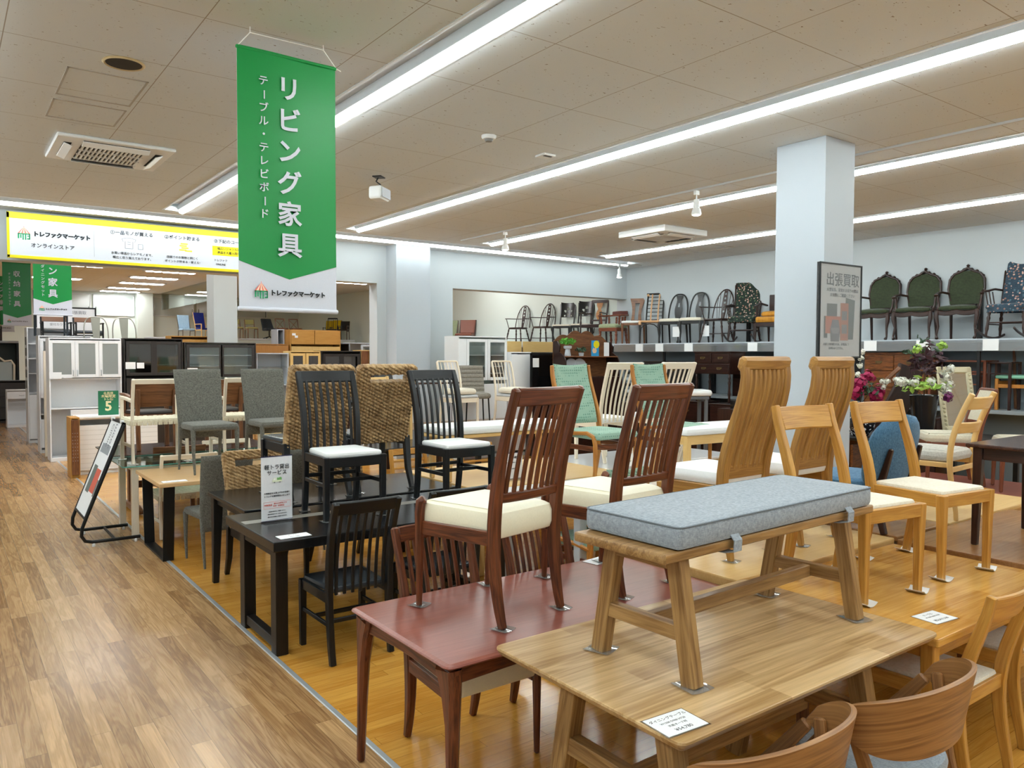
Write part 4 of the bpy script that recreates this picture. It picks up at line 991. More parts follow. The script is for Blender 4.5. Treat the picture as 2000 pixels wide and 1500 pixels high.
def carved_armchair():
    r = thing('carved_armchair', '', 'chair')
    f = lambda z: -.21-.2*(z-.45)
    fr = [(-.12, f(.5), .50), (-.19, f(.58), .57), (-.235, f(.75), .74), (-.225, f(.9), .88), (-.17, f(.96), .965), (-.08, f(1), 1.0), (0, f(1.03), 1.05), (.08, f(1), 1.0), (.17, f(.96), .965), (.225, f(.9), .88), (.235, f(.75), .74), (.19, f(.58), .57), (.12, f(.5), .50)]
    ww = [.04, .045, .04, .05, .06, .07, .1, .07, .06, .05, .04, .045, .04]
    obj('back_frame', G().bar(fr, ww, .032, (0, 1, 0), .008, closed=True), DARK, r)
    q = G()
    for x, z in ((-.2, .93), (-.12, 1.0), (-.05, 1.03), (0, 1.085), (.05, 1.03), (.12, 1.0), (.2, .93)):
        q.lathe([(.001, -.025), (.022, -.01), (.026, .006), (.001, .025)], 8, (x, f(z), z))
    obj('carving', q, DARK, r)
    def back(u, v):
        c = 2*u-1; w = .165+.055*math.sin(PI*min(1, .2+v*.6)); z = .515+.49*v
        return (c*w, f(z)+.012, z-.085*c*c*v)
    def rel(u, v, s):
        if s < 0: return 0
        best = 9
        for a, b in ((.5, .25), (.5, .55), (.5, .82), (.25, .4), (.75, .4), (.25, .7), (.75, .7)): best = min(best, math.hypot(u-a, (v-b)*1.0))
        return .042*min(1, best/.16)**.7*min(1, min(u, 1-u, v, 1-v)/.08)-.006
    q = G(); q.sheet(back, 26, 28, .02, disp=rel); obj('backrest', q, VELVET, r)
    for s in (-1, 1):
        obj('back_post', G().bar([(s*.19, -.28, 0), (s*.18, -.215, .42), (s*.17, f(.55), .55)], [.03, .04, .035], [.03, .04, .03], (1, 0, 0), .008), DARK, r)
        obj('leg', G().bar([(s*.235, .27, 0), (s*.25, .25, .05), (s*.235, .22, .18), (s*.26, .24, .33), (s*.25, .22, .42)], [.045, .026, .032, .055, .05], [.045, .026, .032, .055, .05], (1, 0, 0), .01), DARK, r)
        obj('armrest', G().bar([(s*.225, f(.68), .68), (s*.265, -.05, .69), (s*.285, .08, .665), (s*.29, .14, .64)], [.03, .035, .04, .05], [.03, .03, .03, .035], (1, 0, 0), .01), DARK, r)
        obj('arm_support', G().bar([(s*.255, .16, .40), (s*.265, .1, .5), (s*.285, .1, .65)], [.04, .03, .035], [.04, .03, .035], (1, 0, 0), .008), DARK, r)
    obj('apron', G().bar([(-.25+.5*i/10, .225+.015*math.sin(PI*i/10), .385-.02*abs(math.sin(2*PI*i/10))) for i in range(11)], .065, .03, (0, 0, 1), .008), DARK, r)
    obj('side_rail', G().bar([(-.25, .2, .39), (-.19, -.2, .39)], .05, .025, (0, 0, 1)), DARK, r); obj('side_rail', G().bar([(.25, .2, .39), (.19, -.2, .39)], .05, .025, (0, 0, 1)), DARK, r)
    q = G(); cushion(q, rrect(.5, .38, .44, .05), .41, .47, .03, .03, 0, .01); obj('seat', q, VELVET, r)
    return r
def rocking_chair(mat=None):
    mat = mat or FLORAL
    r = thing('rocking_chair', '', 'chair')
    f = lambda z: -.2-.3*(z-.42)
    for s in (-1, 1):
        obj('rocker', G().bar([(s*.24, -.48+.98*i/10, .012+.11*(i/5-.95)**2) for i in range(11)], .026, .03, (1, 0, 0), .006), DARK, r)
        turned(r, (s*.24, .2, .02), (s*.21, .16, .40), .02, DARK); turned(r, (s*.24, -.22, .03), (s*.2, -.17, .40), .02, DARK)
        obj('back_post', G().bar([(s*.22, f(.42), .42), (s*.25, f(1.08), 1.08)], .032, .032, n=8), DARK, r)
        obj('armrest', G().bar([(s*.245, f(.68), .69), (s*.275, -.1, .70), (s*.285, .08, .665), (s*.285, .2, .66)], [.035, .04, .045, .05], .028, (1, 0, 0), .008), DARK, r)
        for y in (.15, .05, -.05): obj('arm_spindle', G().bar([(s*.235, y, .42), (s*.275, y, .66)], .017, .017, n=7), DARK, r)
        obj('stretcher', G().bar([(s*.23, .19, .2), (s*.225, -.2, .2)], .018, .018, n=7), DARK, r)
    obj('stretcher', G().bar([(-.22, .18, .22), (.22, .18, .22)], .02, .02, n=7), DARK, r); obj('stretcher', G().bar([(-.22, -.19, .22), (.22, -.19, .22)], .02, .02, n=7), DARK, r)
    obj('top_rail', G().bar(bowed(-.25, .25, f(1.06), 1.06, .03), .12, .028, (0, -.3, 1), .012), DARK, r)
    def back(u, v): c = 2*u-1; z = .46+.66*v; return (c*.215, f(z)+.035-.03*(1-c*c), z)
    def rel(u, v, s): return -.016*(1-min(1, min(u, 1-u, v, 1-v)/.07))**2
    q = G(); q.sheet(back, 18, 24, .045, disp=rel); obj('back_pad', q, mat, r)
    q = G(); cushion(q, rrect(.5, .44, .46, .06), .40, .47, .03, .012, 0, .02); obj('seat', q, mat, r)
    def frill(u, v):
        a = u*2*PI; w = .25+.015*math.sin(u*60)+.012*(1-v); return (w*math.copysign(abs(math.cos(a))**.6, math.cos(a)), .02+.235*math.copysign(abs(math.sin(a))**.6, math.sin(a))*(1+.05*math.sin(u*60)*(1-v)), .36+.075*v)
    q = G(); q.sheet(frill, 90, 3, .006, closed_u=True); obj('ruffle', q, mat, r)
    return r
def rocking_chair_blue():
    return rocking_chair(FLORAL2)
def panel_top_chair():
    r = thing('side_chair', '', 'chair')
    f = lambda z: -.2-.24*(z-.44)
    for s in (-1, 1):
        obj('back_post', G().bar([(s*.17, -.26, 0), (s*.17, -.2, .44), (s*.175, f(.72), .72), (s*.19, f(.98), .98)], .032, .03, (1, 0, 0), .005), BLACKL, r)
        obj('leg', G().bar([(s*.2, .21, 0), (s*.2, .2, .42)], [.026, .045], [.026, .045], (1, 0, 0), .005), BLACKL, r)
        obj('side_rail', G().bar([(s*.17, -.2, .41), (s*.2, .2, .41)], .022, .05, (1, 0, 0)), BLACKL, r)
    def pn(u, v): c = 2*u-1; z = .66+.34*v; return (c*(.165+.03*v*v), f(z)-.03*(1-c*c), z+.02*c*c*v)
    hol = ((.5, .6, .11), (.28, .42, .08), (.72, .42, .08), (.5, .2, .06), (.25, .1, .05), (.75, .1, .05))
    obj('crest_panel', G().sheet(pn, 20, 18, .014, keep=lambda u, v: all(math.hypot(u-a, v-b) > c for a, b, c in hol)), BLACKL, r)
    obj('front_rail', G().bar([(-.2, .2, .41), (.2, .2, .41)], .05, .022, (0, 0, 1)), BLACKL, r)
    q = G(); cushion(q, rrect(.44, .37, .43, .03), .43, .47, .018, .008); obj('seat', q, CREAMF, r)
    return r
def splat_armchair():
    r = thing('splat_armchair', '', 'chair')
    f = lambda z: -.2-.2*(z-.44)
    for s in (-1, 1):
        obj('back_post', G().bar([(s*.19, -.26, 0), (s*.19, -.2, .44), (s*.2, f(1.0), 1.0)], .035, .034, (1, 0, 0), .005), DARK, r)
        turned(r, (s*.24, .22, 0), (s*.235, .2, .68), .02, DARK)
        obj('armrest', G().bar([(s*.2, f(.68), .70), (s*.245, 0, .69), (s*.25, .24, .70)], .04, .026, (1, 0, 0), .008), DARK, r)
        obj('side_rail', G().bar([(s*.19, -.2, .4), (s*.235, .2, .4)], .022, .06, (1, 0, 0)), DARK, r)
    obj('top_rail', G().bar([(-.205, f(.98), .98), (.205, f(.98), .98)], .07, .026, (0, -.2, 1), .006), DARK, r)
    obj('lower_rail', G().bar([(-.19, f(.55), .55), (.19, f(.55), .55)], .035, .022, (0, -.2, 1), .006), DARK, r)
    def sp(u, v): c = 2*u-1; z = .56+.39*v; return (c*(.03+.045*abs(math.sin(v*5))), f(z), z)
    obj('splat', G().sheet(sp, 8, 20, .012), TEAK, r)
    for x in (-.09, .09): obj('slat', G().bar([(x, f(.2), .25), (x, f(.38), .38)], .02, .012), DARK, r)
    obj('front_rail', G().bar([(-.235, .2, .4), (.235, .2, .4)], .06, .022, (0, 0, 1)), DARK, r)
    obj('stretcher', G().bar([(-.235, .2, .13), (.235, .2, .13)], .03, .022, (0, 0, 1)), DARK, r)
    obj('seat', G().pad(rrect(.48, .4, .44, .02), [(.006, .42), (0, .428), (.006, .445)]), DARK, r)
    return r
def captain_chair():
    r = thing('captain_armchair', '', 'chair')
    arm = [(-.27, .16, .62), (-.28, 0, .62), (-.24, -.18, .63), (-.12, -.26, .64), (.12, -.26, .64), (.24, -.18, .63), (.28, 0, .62), (.27, .16, .62)]
    obj('armrest', G().bar(arm, .034, .07, (0, 0, 1), .01), RED2, r)
    obj('back_pad', G().bar([(-.2, -.25, .68), (0, -.275, .69), (.2, -.25, .68)], .09, .05, (0, 0, 1), .018), plain('maroon_leather', '5B2A22', .4), r)
    for x, y in ((-.25, .12), (.25, .12), (-.22, -.14), (.22, -.14), (-.08, -.235), (.08, -.235)): turned(r, (x*.92, y*.9, .42), (x, y, .6), .022, RED2, 'arm_spindle')
    q = G(); cushion(q, rrect(.5, .46, .46, .06), .34, .43, .035, .02); obj('seat', q, GREENF, r)
    obj('seat_frame', G().pad(rrect(.5, .46, .46, .06), [(0, .28), (0, .35)]), RED2, r)
    for s in (-1, 1):
        turned(r, (s*.22, .2, 0), (s*.21, .18, .29), .024, RED2); turned(r, (s*.21, -.22, 0), (s*.2, -.18, .29), .024, RED2)
    return r
def slot_back_chair():
    r = thing('side_chair', '', 'chair')
    f = lambda z: -.2-.16*(z-.44)-.18*max(0, z-.6)
    def bk(u, v): c = 2*u-1; z = .46+.52*v; return (c*(.12+.05*v*v-.03*math.sin(PI*v)), f(z), z)
    obj('backrest', G().sheet(bk, 10, 20, .02, keep=lambda u, v: not (.28 < u < .72 and .12 < v < .82)), BROWN, r)
    for s in (-1, 1):
        obj('leg', G().bar([(s*.19, .2, 0), (s*.19, .2, .42)], [.03, .045], [.03, .045], (1, 0, 0), .005), BROWN, r)
        obj('leg', G().bar([(s*.17, -.26, 0), (s*.17, -.2, .44)], .038, .036, (1, 0, 0), .005), BROWN, r)
        obj('side_rail', G().bar([(s*.17, -.2, .41), (s*.19, .2, .41)], .022, .05, (1, 0, 0)), BROWN, r)
    obj('front_rail', G().bar([(-.19, .2, .41), (.19, .2, .41)], .05, .022, (0, 0, 1)), BROWN, r)
    q = G(); cushion(q, rrect(.44, .38, .42, .03), .43, .48, .02, .008); obj('seat', q, WHITEV, r)
    return r
def bamboo_chair():
    r = thing('rattan_chair', '', 'chair')
    f = lambda z: -.2-.18*(z-.4)-.2*max(0, z-.7)
    wrap = plain('rattan_wrap', 'D9A878', .5)
    for s in (-1, 1):
        zz = [.42+.62*i/8 for i in range(9)]
        obj('back_post', G().bar([(s*.17, -.25, 0), (s*.17, -.2, .4)]+[(s*.17, f(z), z) for z in zz[1:]], .034, .034, n=8), BLACKL, r)
        obj('leg', G().bar([(s*.2, .2, 0), (s*.2, .2, .44)], .036, .036, n=8), BLACKL, r)
        obj('back_strip', G().bar([(s*.075, f(z)+.015, z) for z in zz], .03, .02, n=8), wrap, r)
        obj('brace', G().bar([(s*.2, .2, .1), (s*.17, .2, .32), (s*.1, .2, .38), (0, .2, .4)], .022, .022, n=7), BLACKL, r)
        obj('side_rail', G().bar([(s*.17, -.2, .42), (s*.2, .2, .42)], .034, .034, n=8), BLACKL, r)
        obj('joint_wrap', G().box((s*.17, f(1.03), 1.02), (.05, .05, .06), .01), wrap, r)
    for k in range(7): obj('rung', G().bar([(-.16, f(.5+.08*k), .5+.08*k), (.16, f(.5+.08*k), .5+.08*k)], .016, .016, n=6), BLACKL, r)
    obj('top_rail', G().bar([(-.2, f(1.05), 1.05), (.2, f(1.05), 1.05)], .036, .036, (0, 0, 1), n=8), BLACKL, r)
    q = G(); cushion(q, rrect(.42, .38, .42, .03), .43, .47, .018, .006); obj('seat', q, wrap, r)
    obj('joint_wrap', G().box((.2, .2, .42), (.055, .055, .08), .01), wrap, r)
    return r
def mustard_armchair():
    r = thing('low_armchair', '', 'chair')
    obj('backrest', G().box((0, -.25, .66), (.42, .03, .38), .008), DARK, r)
    for s in (-1, 1):
        obj('armrest', G().bar([(s*.25, -.24, .66), (s*.27, 0, .69), (s*.28, .18, .62)], .05, .03, (1, 0, 0), .01), DARK, r)
        obj('arm_support', G().bar([(s*.265, .1, .3), (s*.275, .12, .65)], .03, .03, (1, 0, 0), .006), DARK, r)
        obj('leg', G().bar([(s*.24, .24, 0), (s*.24, .22, .32)], [.022, .045], [.022, .045], (1, 0, 0), .006), DARK, r); obj('leg', G().bar([(s*.23, -.28, 0), (s*.22, -.24, .46)], [.026, .045], [.026, .045], (1, 0, 0), .006), DARK, r)
    obj('seat_frame', G().pad(rrect(.52, .48, .48, .03), [(0, .27), (0, .335)]), DARK, r)
    q = G(); cushion(q, rrect(.5, .47, .46, .03), .335, .44, .03, .008); obj('seat', q, MUSTARD, r)
    q = G(); cushion(q, rrect(.4, .4, .3, .08), .445, .53, .04, .02, .02, -.03); obj('loose_cushion', q, MUSTARD, r)
    return r
def simple_chair(wm, fm, w=.42, sh=.42, bh=.8, style='panel', arms=False, seatmat=None):
    """plain side chair for the far shelves"""
    r = thing('side_chair', '', 'chair')
    f = lambda z: -.2-.25*max(0, z-sh)
    for s in (-1, 1):
        obj('back_post', G().bar([(s*w*.46, -.24, 0), (s*w*.46, -.2, sh), (s*w*.46, f(bh), bh)], .03, .03, (1, 0, 0)), wm, r)
        obj('leg', G().bar([(s*w*.48, .2, 0), (s*w*.48, .2, sh+(.2 if arms else 0))], .03, .03, (1, 0, 0)), wm, r)
        obj('side_rail', G().bar([(s*w*.46, -.2, sh-.03), (s*w*.48, .2, sh-.03)], .02, .04, (1, 0, 0)), wm, r)
        if arms: obj('armrest', G().bar([(s*w*.47, f(sh+.2), sh+.2), (s*w*.49, .22, sh+.2)], .035, .025, (1, 0, 0)), wm, r)
    if style == 'panel': obj('backrest', G().bar(bowed(-w*.45, w*.45, f(bh-.11), bh-.11, .02), .2, .03, (0, -.25, 1), .01), fm, r)
    elif style == 'full':
        obj('backrest', G().bar(bowed(-w*.45, w*.45, f((sh+bh)/2), (sh+bh)/2+.03, .02), bh-sh-.05, .05, (0, -.25, 1), .02), fm, r)
    elif style == 'rail': obj('backrest', G().bar(bowed(-w*.48, w*.48, f(bh-.04), bh-.04, .04), .1, .02, (0, -.25, 1), .02), fm, r)
    elif style == 'cross':
        obj('top_rail', G().bar([(-w*.5, f(bh), bh), (w*.5, f(bh), bh)], .04, .03, (0, 0, 1)), wm, r)
        for s in (-1, 1): obj('cross_brace', G().bar([(-s*w*.44, f(sh), sh), (s*w*.44, f(bh), bh-.03)], .02, .016), wm, r)
    elif style == 'rods':
        obj('top_rail', G().bar([(-w*.48, f(bh), bh), (w*.48, f(bh), bh)], .06, .024, (0, 0, 1)), wm, r); slats(r, wm, 4, -w*.38, w*.38, f, sh, bh, .014, .014)
    q = G(); cushion(q, rrect(w, w*.94, .42, .03), sh-.01, sh+.05, .02, .008); obj('seat', q, seatmat or fm, r)
    return r
def olive_chair(): return simple_chair(BROWN, OLIVE)
def yellow_chair(): return simple_chair(DARK, YELF, style='full', bh=.95, sh=.4, arms=True)
def cross_chair(): return simple_chair(BROWN, BROWN, style='cross', bh=.86)
def black_low_chair(): return simple_chair(BLACKM, plain('brown_ply', '7A5238', .4), style='rail', bh=.74, arms=True, w=.5, seatmat=plain('black_vinyl', '3A4046', .25))
def sky_chair(): return simple_chair(TOLIX, SKY, style='full', bh=.9, sh=.3, w=.5)
def navy_chair(): return simple_chair(BEECH, NAVY, style='full', bh=1.02, sh=.34, w=.5, arms=True)
def rattan_chair(): return simple_chair(CHARF, CHARF, style='full', bh=.85, sh=.4, w=.52)
def rod_chair(): return simple_chair(BLACKM, BLACKM, style='rods', bh=.95, w=.44)
def brown_leather_chair(): return simple_chair(DARK, plain('brown_leather', '7A4634', .4), style='full', bh=.8, sh=.36, w=.48)
def grey_side_chair(): return simple_chair(DARK, GREENF, style='full', bh=.95, sh=.4)
def dark_side_chair(): return simple_chair(DARK, BLACKL, style='full', bh=.85, sh=.42, arms=True)
def splat_teal_chair():
    r = thing('side_chair', '', 'chair')
    f = lambda z: -.2-.18*(z-.44)
    tl = plain('teal_vinyl', '7DB79C', .4)
    for s in (-1, 1):
        obj('back_post', G().bar([(s*.18, -.25, 0), (s*.18, -.2, .44), (s*.23, f(.84), .84)], .032, .03, (1, 0, 0)), BROWN, r); obj('leg', G().bar([(s*.22, .2, 0), (s*.22, .2, .43)], .04, .04, (1, 0, 0)), TEAK, r)
        obj('side_rail', G().bar([(s*.19, -.2, .37), (s*.22, .2, .37)], .022, .06, (1, 0, 0)), TEAK, r)
    obj('top_rail', G().bar([(-.28, f(.84), .83), (-.15, f(.86), .855), (0, f(.86), .875), (.15, f(.86), .855), (.28, f(.84), .83)], [.04, .05, .07, .05, .04], .028, (0, 0, 1), .008), BROWN, r)
    obj('splat', G().bar([(0, f(.45), .45), (0, f(.85), .85)], [.11, .15], .014), TEAK, r)
    obj('front_rail', G().bar([(-.22, .2, .33), (.22, .2, .33)], .05, .022, (0, 0, 1)), TEAK, r)
    q = G(); cushion(q, rrect(.5, .42, .44, .04), .43, .48, .022, .01); obj('seat', q, tl, r)
    return r
def metal_chair():
    r = thing('metal_chair', '', 'chair')
    f = lambda z: -.18-.2*(z-.44)
    obj('seat', G().pad(rrect(.36, .33, .36, .06), [(.01, .42), (0, .428), (0, .45), (.01, .455)]), TOLIX, r)
    obj('back_frame', G().bar(hoop(.2, .45, .86, f, sh=3), .02, .02, (0, 1, 0), n=8), TOLIX, r)
    obj('backrest', G().bar([(0, f(.45), .45), (0, f(.86), .86)], [.1, .16], .006), TOLIX, r)
    for s in (-1, 1):
        for q_ in ((.22, .22, .15, .15), (.22, -.24, .15, -.15)): obj('leg', G().bar([(s*q_[0], q_[1], 0), (s*q_[2], q_[3], .43)], [.025, .06], [.02, .05], (1, 0, 0)), TOLIX, r)
    return r
def swivel_chair():
    r = thing('swivel_chair', '', 'chair')
    def bk(u, v): c = 2*u-1; return (c*(.25-.03*v), -.16-.16*v+.09*c*c*(1-v*.6), .42+.42*v)
    q = G(); q.sheet(bk, 14, 10, .06); obj('backrest', q, CHARF, r)
    q = G(); cushion(q, rrect(.52, .46, .46, .08), .34, .44, .04, .01); obj('seat', q, CHARF, r)
    obj('column', G().bar([(0, 0, .08), (0, 0, .35)], .05, .05, n=10), BLACKM, r)
    for k in range(4):
        a = k*PI/2+.6; obj('leg', G().bar([(0, 0, .1), (.28*math.cos(a), .28*math.sin(a), .015)], .03, .03), BLACKM, r)
    return r
def puffy_chair():
    r = thing('padded_chair', '', 'chair')
    def bk(u, v): c = 2*u-1; z = .42+.5*v; return (c*.21, -.2-.14*v+.03*c*c, z)
    def rel(u, v, s): return .018*abs(math.sin(PI*v*7))**.6*min(1, min(u, 1-u)/.08)
    q = G(); q.sheet(bk, 14, 49, .04, disp=rel); obj('backrest', q, PUFFY, r)
    q = G(); cushion(q, rrect(.46, .42, .44, .05), .38, .47, .04, .012); obj('seat', q, PUFFY, r)
    for s in (-1, 1):
        for y in (.19, -.19): obj('leg', G().bar([(s*.2, y*1.1, 0), (s*.18, y, .4)], .025, .025, n=8), BLACKM, r)
    return r
def plain_oak_chair():
    """light wood chair with white seat, seen between the tall chairs"""
    r = thing('dining_chair', '', 'chair')
    f = lambda z: -.2-.2*max(0, z-.44)
    for s in (-1, 1):
        obj('back_post', G().bar([(s*.19, -.23, 0), (s*.19, -.2, .44), (s*.19, f(.8), .8)], .036, .034, (1, 0, 0)), LIGHT, r)
        obj('leg', G().bar([(s*.2, .2, 0), (s*.2, .2, .42)], .042, .042, (1, 0, 0)), LIGHT, r)
        obj('side_rail', G().bar([(s*.19, -.19, .39), (s*.2, .19, .39)], .024, .06, (1, 0, 0)), LIGHT, r)
    obj('front_rail', G().bar([(-.2, .2, .39), (.2, .2, .39)], .06, .024, (0, 0, 1)), LIGHT, r)
    obj('top_rail', G().bar(bowed(-.18, .18, f(.74), .74, .02), .1, .02, (0, -.2, 1)), LIGHT, r)
    q = G(); cushion(q, rrect(.44, .4, .43, .03), .41, .47, .025, .01); obj('seat', q, WHITEV, r)
    return r
def ladder_small_chair():
    """honey ladder-back chair tucked below a table"""
    r = thing('ladder_back_chair', '', 'chair')
    f = lambda z: -.2-.18*max(0, z-.44)
    for s in (-1, 1):
        obj('back_post', G().bar([(s*.19, -.23, 0), (s*.19, -.2, .44), (s*.19, f(.86), .86)], .034, .034, (1, 0, 0)), HONEY, r)
        obj('leg', G().bar([(s*.2, .2, 0), (s*.2, .2, .43)], .036, .036, (1, 0, 0)), HONEY, r)
        obj('side_rail', G().bar([(s*.19, -.19, .4), (s*.2, .19, .4)], .022, .05, (1, 0, 0)), HONEY, r)
    for z in (.83, .74, .67, .6): obj('back_rail', G().bar(bowed(-.18, .18, f(z), z, .02), .06 if z > .8 else .022, .018, (0, -.2, 1)), HONEY, r)
    obj('seat', G().pad(rrect(.43, .4, .42, .03), [(.005, .425), (0, .43), (.005, .45)]), HONEY, r)
    return r
# ---------------------------------------------------------------- tables
def top_slab(r, x0, x1, y0, y1, z, th, mat, rad=.012, under=.0, name='tabletop', ch=.004):
    w, d = x1-x0, y1-y0
    q = G(); q.pad(rrect(w, w, d, rad, 4), [(under+.004, z-th), (under, z-th+.004), (0, z-ch-.004), (ch*.4, z-ch*.4), (ch, z)], (x0+x1)/2, (y0+y1)/2)
    return obj(name, q, mat, r, angle=8)
def table(name, label, x0, x1, y0, y1, z, th, topmat, legmat, leg=.06, inset=.04, taper=.0, apron=.07, group=None, end=None, rad=.012, base=0.0):
    r = thing(name, label, 'table', (x0, y0, base), 0, group)
    w, d, h = x1-x0, y1-y0, z-base
    top_slab(r, 0, w, 0, d, h, th, topmat, rad)
    for sx in (0, 1):
        for sy in (0, 1):
            px = inset+leg/2 if not sx else w-inset-leg/2; py = inset+leg/2 if not sy else d-inset-leg/2
            ox = taper*(1 if sx else -1)*.5; oy = taper*(1 if sy else -1)*.5
            obj('leg', G().bar([(px+ox, py+oy, 0), (px, py, h-th)], [leg-taper, leg], [leg-taper, leg], (1, 0, 0), .004), legmat, r)
    if apron:
        i = inset+leg*.5
        for y in (i, d-i): obj('apron', G().bx(inset+leg, w-inset-leg, y-.011, y+.011, h-th-apron, h-th, .002), legmat, r)
        for x in (i, w-i): obj('apron', G().bx(x-.011, x+.011, inset+leg, d-inset-leg, h-th-apron, h-th, .002), legmat, r)
    return r
# mahogany table in the foreground
RX0, RX1, RY0, RY1, RZ = 1.43, 3.04, 2.32, 3.145, .69
r = thing('dining_table', 'reddish mahogany table beneath the slatted brown chairs, end facing the aisle', 'table', (RX0, RY0, 0))
w, d = RX1-RX0, RY1-RY0
q = G(); q.pad(rrect(w, w, d, .04, 6), [(.035, RZ-.03), (.02, RZ-.024), (.002, RZ-.014), (0, RZ-.010), (.004, RZ-.005), (.02, RZ)], w/2, d/2); obj('tabletop', q, REDTOP, r, angle=8)
for sx in (0, 1):
    for sy in (0, 1):
        px, py = (.05 if not sx else w-.05), (.045 if not sy else d-.045); dx = -1 if not sx else 1; dy = -1 if not sy else 1
        obj('leg', G().bar([(px+dx*.01, py+dy*.012, 0), (px+dx*.005, py+dy*.006, .25), (px, py, .45), (px-dx*.002, py-dy*.012, .57), (px-dx*.002, py-dy*.03, RZ-.04), (px, py-dy*.028, RZ-.028)], [.034, .042, .05, .055, .06, .05], [.034, .042, .054, .085, .12, .12], (1, 0, 0), .014), RED, r)
for x in (.055, w-.055): obj('apron', G().bar([(x, .09+(d-.18)*i/10, RZ-.03-.035+.018*math.sin(PI*i/10)) for i in range(11)], .07, .024, (0, 0, 1), .004), RED, r)
for y in (.07, d-.07): obj('apron', G().bar([(.09+(w-.18)*i/10, y, RZ-.03-.035+.02*math.sin(PI*i/10)) for i in range(11)], .07, .024, (0, 0, 1), .004), RED, r)
# trestle pieces shared by the oak table and the bench
def trestle(r, x, yc, half, ztop, spread, sec, mat, zr):
    for s in (-1, 1): obj('leg', G().bar([(x, yc+s*half, 0), (x, yc+s*(half-spread), ztop)], sec, sec*1.15, (1, 0, 0), .003), mat, r)
    obj('leg_head', G().bar([(x, yc-(half-spread)+sec*.4, ztop-sec*.55), (x, yc+(half-spread)-sec*.4, ztop-sec*.55)], sec*.9, sec, (0, 0, 1), .003), mat, r)
    k = zr/ztop; hh = half-spread*k
    obj('cross_rail', G().bar([(x, yc-hh, zr), (x, yc+hh, zr)], sec*1.0, sec*.8, (0, 0, 1), .003), mat, r)
OX0, OX1, OY0, OY1, OZ = 1.615, 3.09, 1.40, 2.30, .735
r = thing('trestle_table', 'pale oak table with trestle legs, carrying the grey cushioned bench', 'table', (OX0, OY0, 0))
w, d = OX1-OX0, OY1-OY0
top_slab(r, 0, w, 0, d, OZ, .03, OAKTOP, .035, .012)
for x in (.2, w-.2): trestle(r, x, d/2, .34, OZ-.03, .13, .065, OAK, .40)
obj('stretcher', G().bar([(.2, d/2, .36), (w-.2, d/2, .36)], .06, .04, (0, 0, 1), .003), OAK, r)
# bench and its cushion
r = thing('bench', 'oak trestle bench standing on the pale oak table', 'bench', (2.44, 1.86, OZ), 2.5)
q = G(); q.bx(-.66, .66, -.205, .205, .418, .45, .004); obj('seat_board', q, OAK, r)
for x in (-.52, .52): trestle(r, x, 0, .205, .418, .07, .05, OAK, .165)
obj('stretcher', G().bar([(-.52, 0, .16), (.52, 0, .16)], .05, .035, (0, 0, 1), .003), OAK, r)
c = thing('bench_cushion', 'light grey fabric cushion strapped on top of the oak bench', 'cushion', (2.455, 1.86, OZ+.45), 2.5)
q = G(); q.pad(rrect(1.24, 1.24, .425, .028), [(.022, .001), (.006, .006), (0, .02), (0, .062), (.004, .074), (.012, .08), (.6, .083), (.75, .085), (.93, .086)]); obj('pad', q, CUSHF, c)
q = G(); q.bar([(p[0]*.997, p[1]*.995, .076) for p in rrect(1.24, 1.24, .425, .028)], .006, .006, (0, 0, 1), n=6, closed=True); obj('piping', q, plain('piping_grey', '6E767D', .8), c)
for x in (-.33, .42):
    q = G(); q.bar([(x, -.2, .03), (x, -.226, .0), (x, -.224, -.036), (x, -.19, -.045), (x, 0, -.05)], .045, .005, (1, 0, 0), .002); obj('strap', q, CUSHF, c)
# honey tables etc
table('dining_table', 'glossy honey oak table under two chairs with cream seats, price card at its corner', 3.10, 4.50, 1.41, 2.315, .70, .034, HONEYTOP, HONEY, .055, .03, .015)
table('dining_table', 'light wood table under the two tall slatted chairs', 3.07, 4.56, 2.335, 3.16, .72, .05, LIGHT, LIGHT, .06, .03)
table('dining_table', 'mid brown table at the right under a small dark table', 4.53, 6.1, 1.35, 2.31, .72, .035, BROWNTOP, BROWN, .06, .03)
table('side_table', 'reddish brown table under the blue chair', 4.60, 5.235, 2.345, 3.3, .72, .03, BROWNTOP, BROWN, .05, .03)
table('dining_table', 'pale wood table behind the brown one, under the beech ladder-back chair', 5.255, 6.7, 2.34, 3.1, .72, .03, LIGHT, LIGHT, .06, .03)
table('folding_table', 'dark red tabletop stacked low at right under the beige chairs', 7.0, 8.15, 2.0, 3.85, .62, .03, REDTOP, DARK, .06, .05)
t = table('low_table', 'small dark wood table standing on top of the brown table at right', 4.73, 5.52, 1.25, 2.03, 1.305, .022, DARKTOP, DARK, .05, .03, .018, .07, base=.72)
# black tables
r = thing('dining_table', 'thick black table with ladder-shaped end legs, service sign standing on it', 'table', (1.525, 4.37, 0))
w, d, z = 1.86, .93, .72
top_slab(r, 0, w, 0, d, z, .06, BLACKTOP, .003)
for x in (.055, w-.2):
    for y in (.17, d-.17): obj('leg', G().bx(x, x+.075, y-.045, y+.045, 0, z-.06, .003, 2), WENGE, r)
    obj('foot_rail', G().bx(x+.01, x+.065, .215, d-.215, .03, .09, .003), WENGE, r); obj('head_rail', G().bx(x+.005, x+.07, .215, d-.215, z-.13, z-.06, .003), WENGE, r)
obj('inlay', G().bx(.02, w-.02, d*.62, d*.72, z-.001, z+.0008, 0), plain('stone_inlay', '8F8D86', .3, bump=.1), r)
table('dining_table', 'black table with tapered square legs, under the woven rope chairs', 1.68, 3.42, 5.39, 6.31, .72, .032, BLACKTOP, BLACKW, .075, .02, .03, .06)
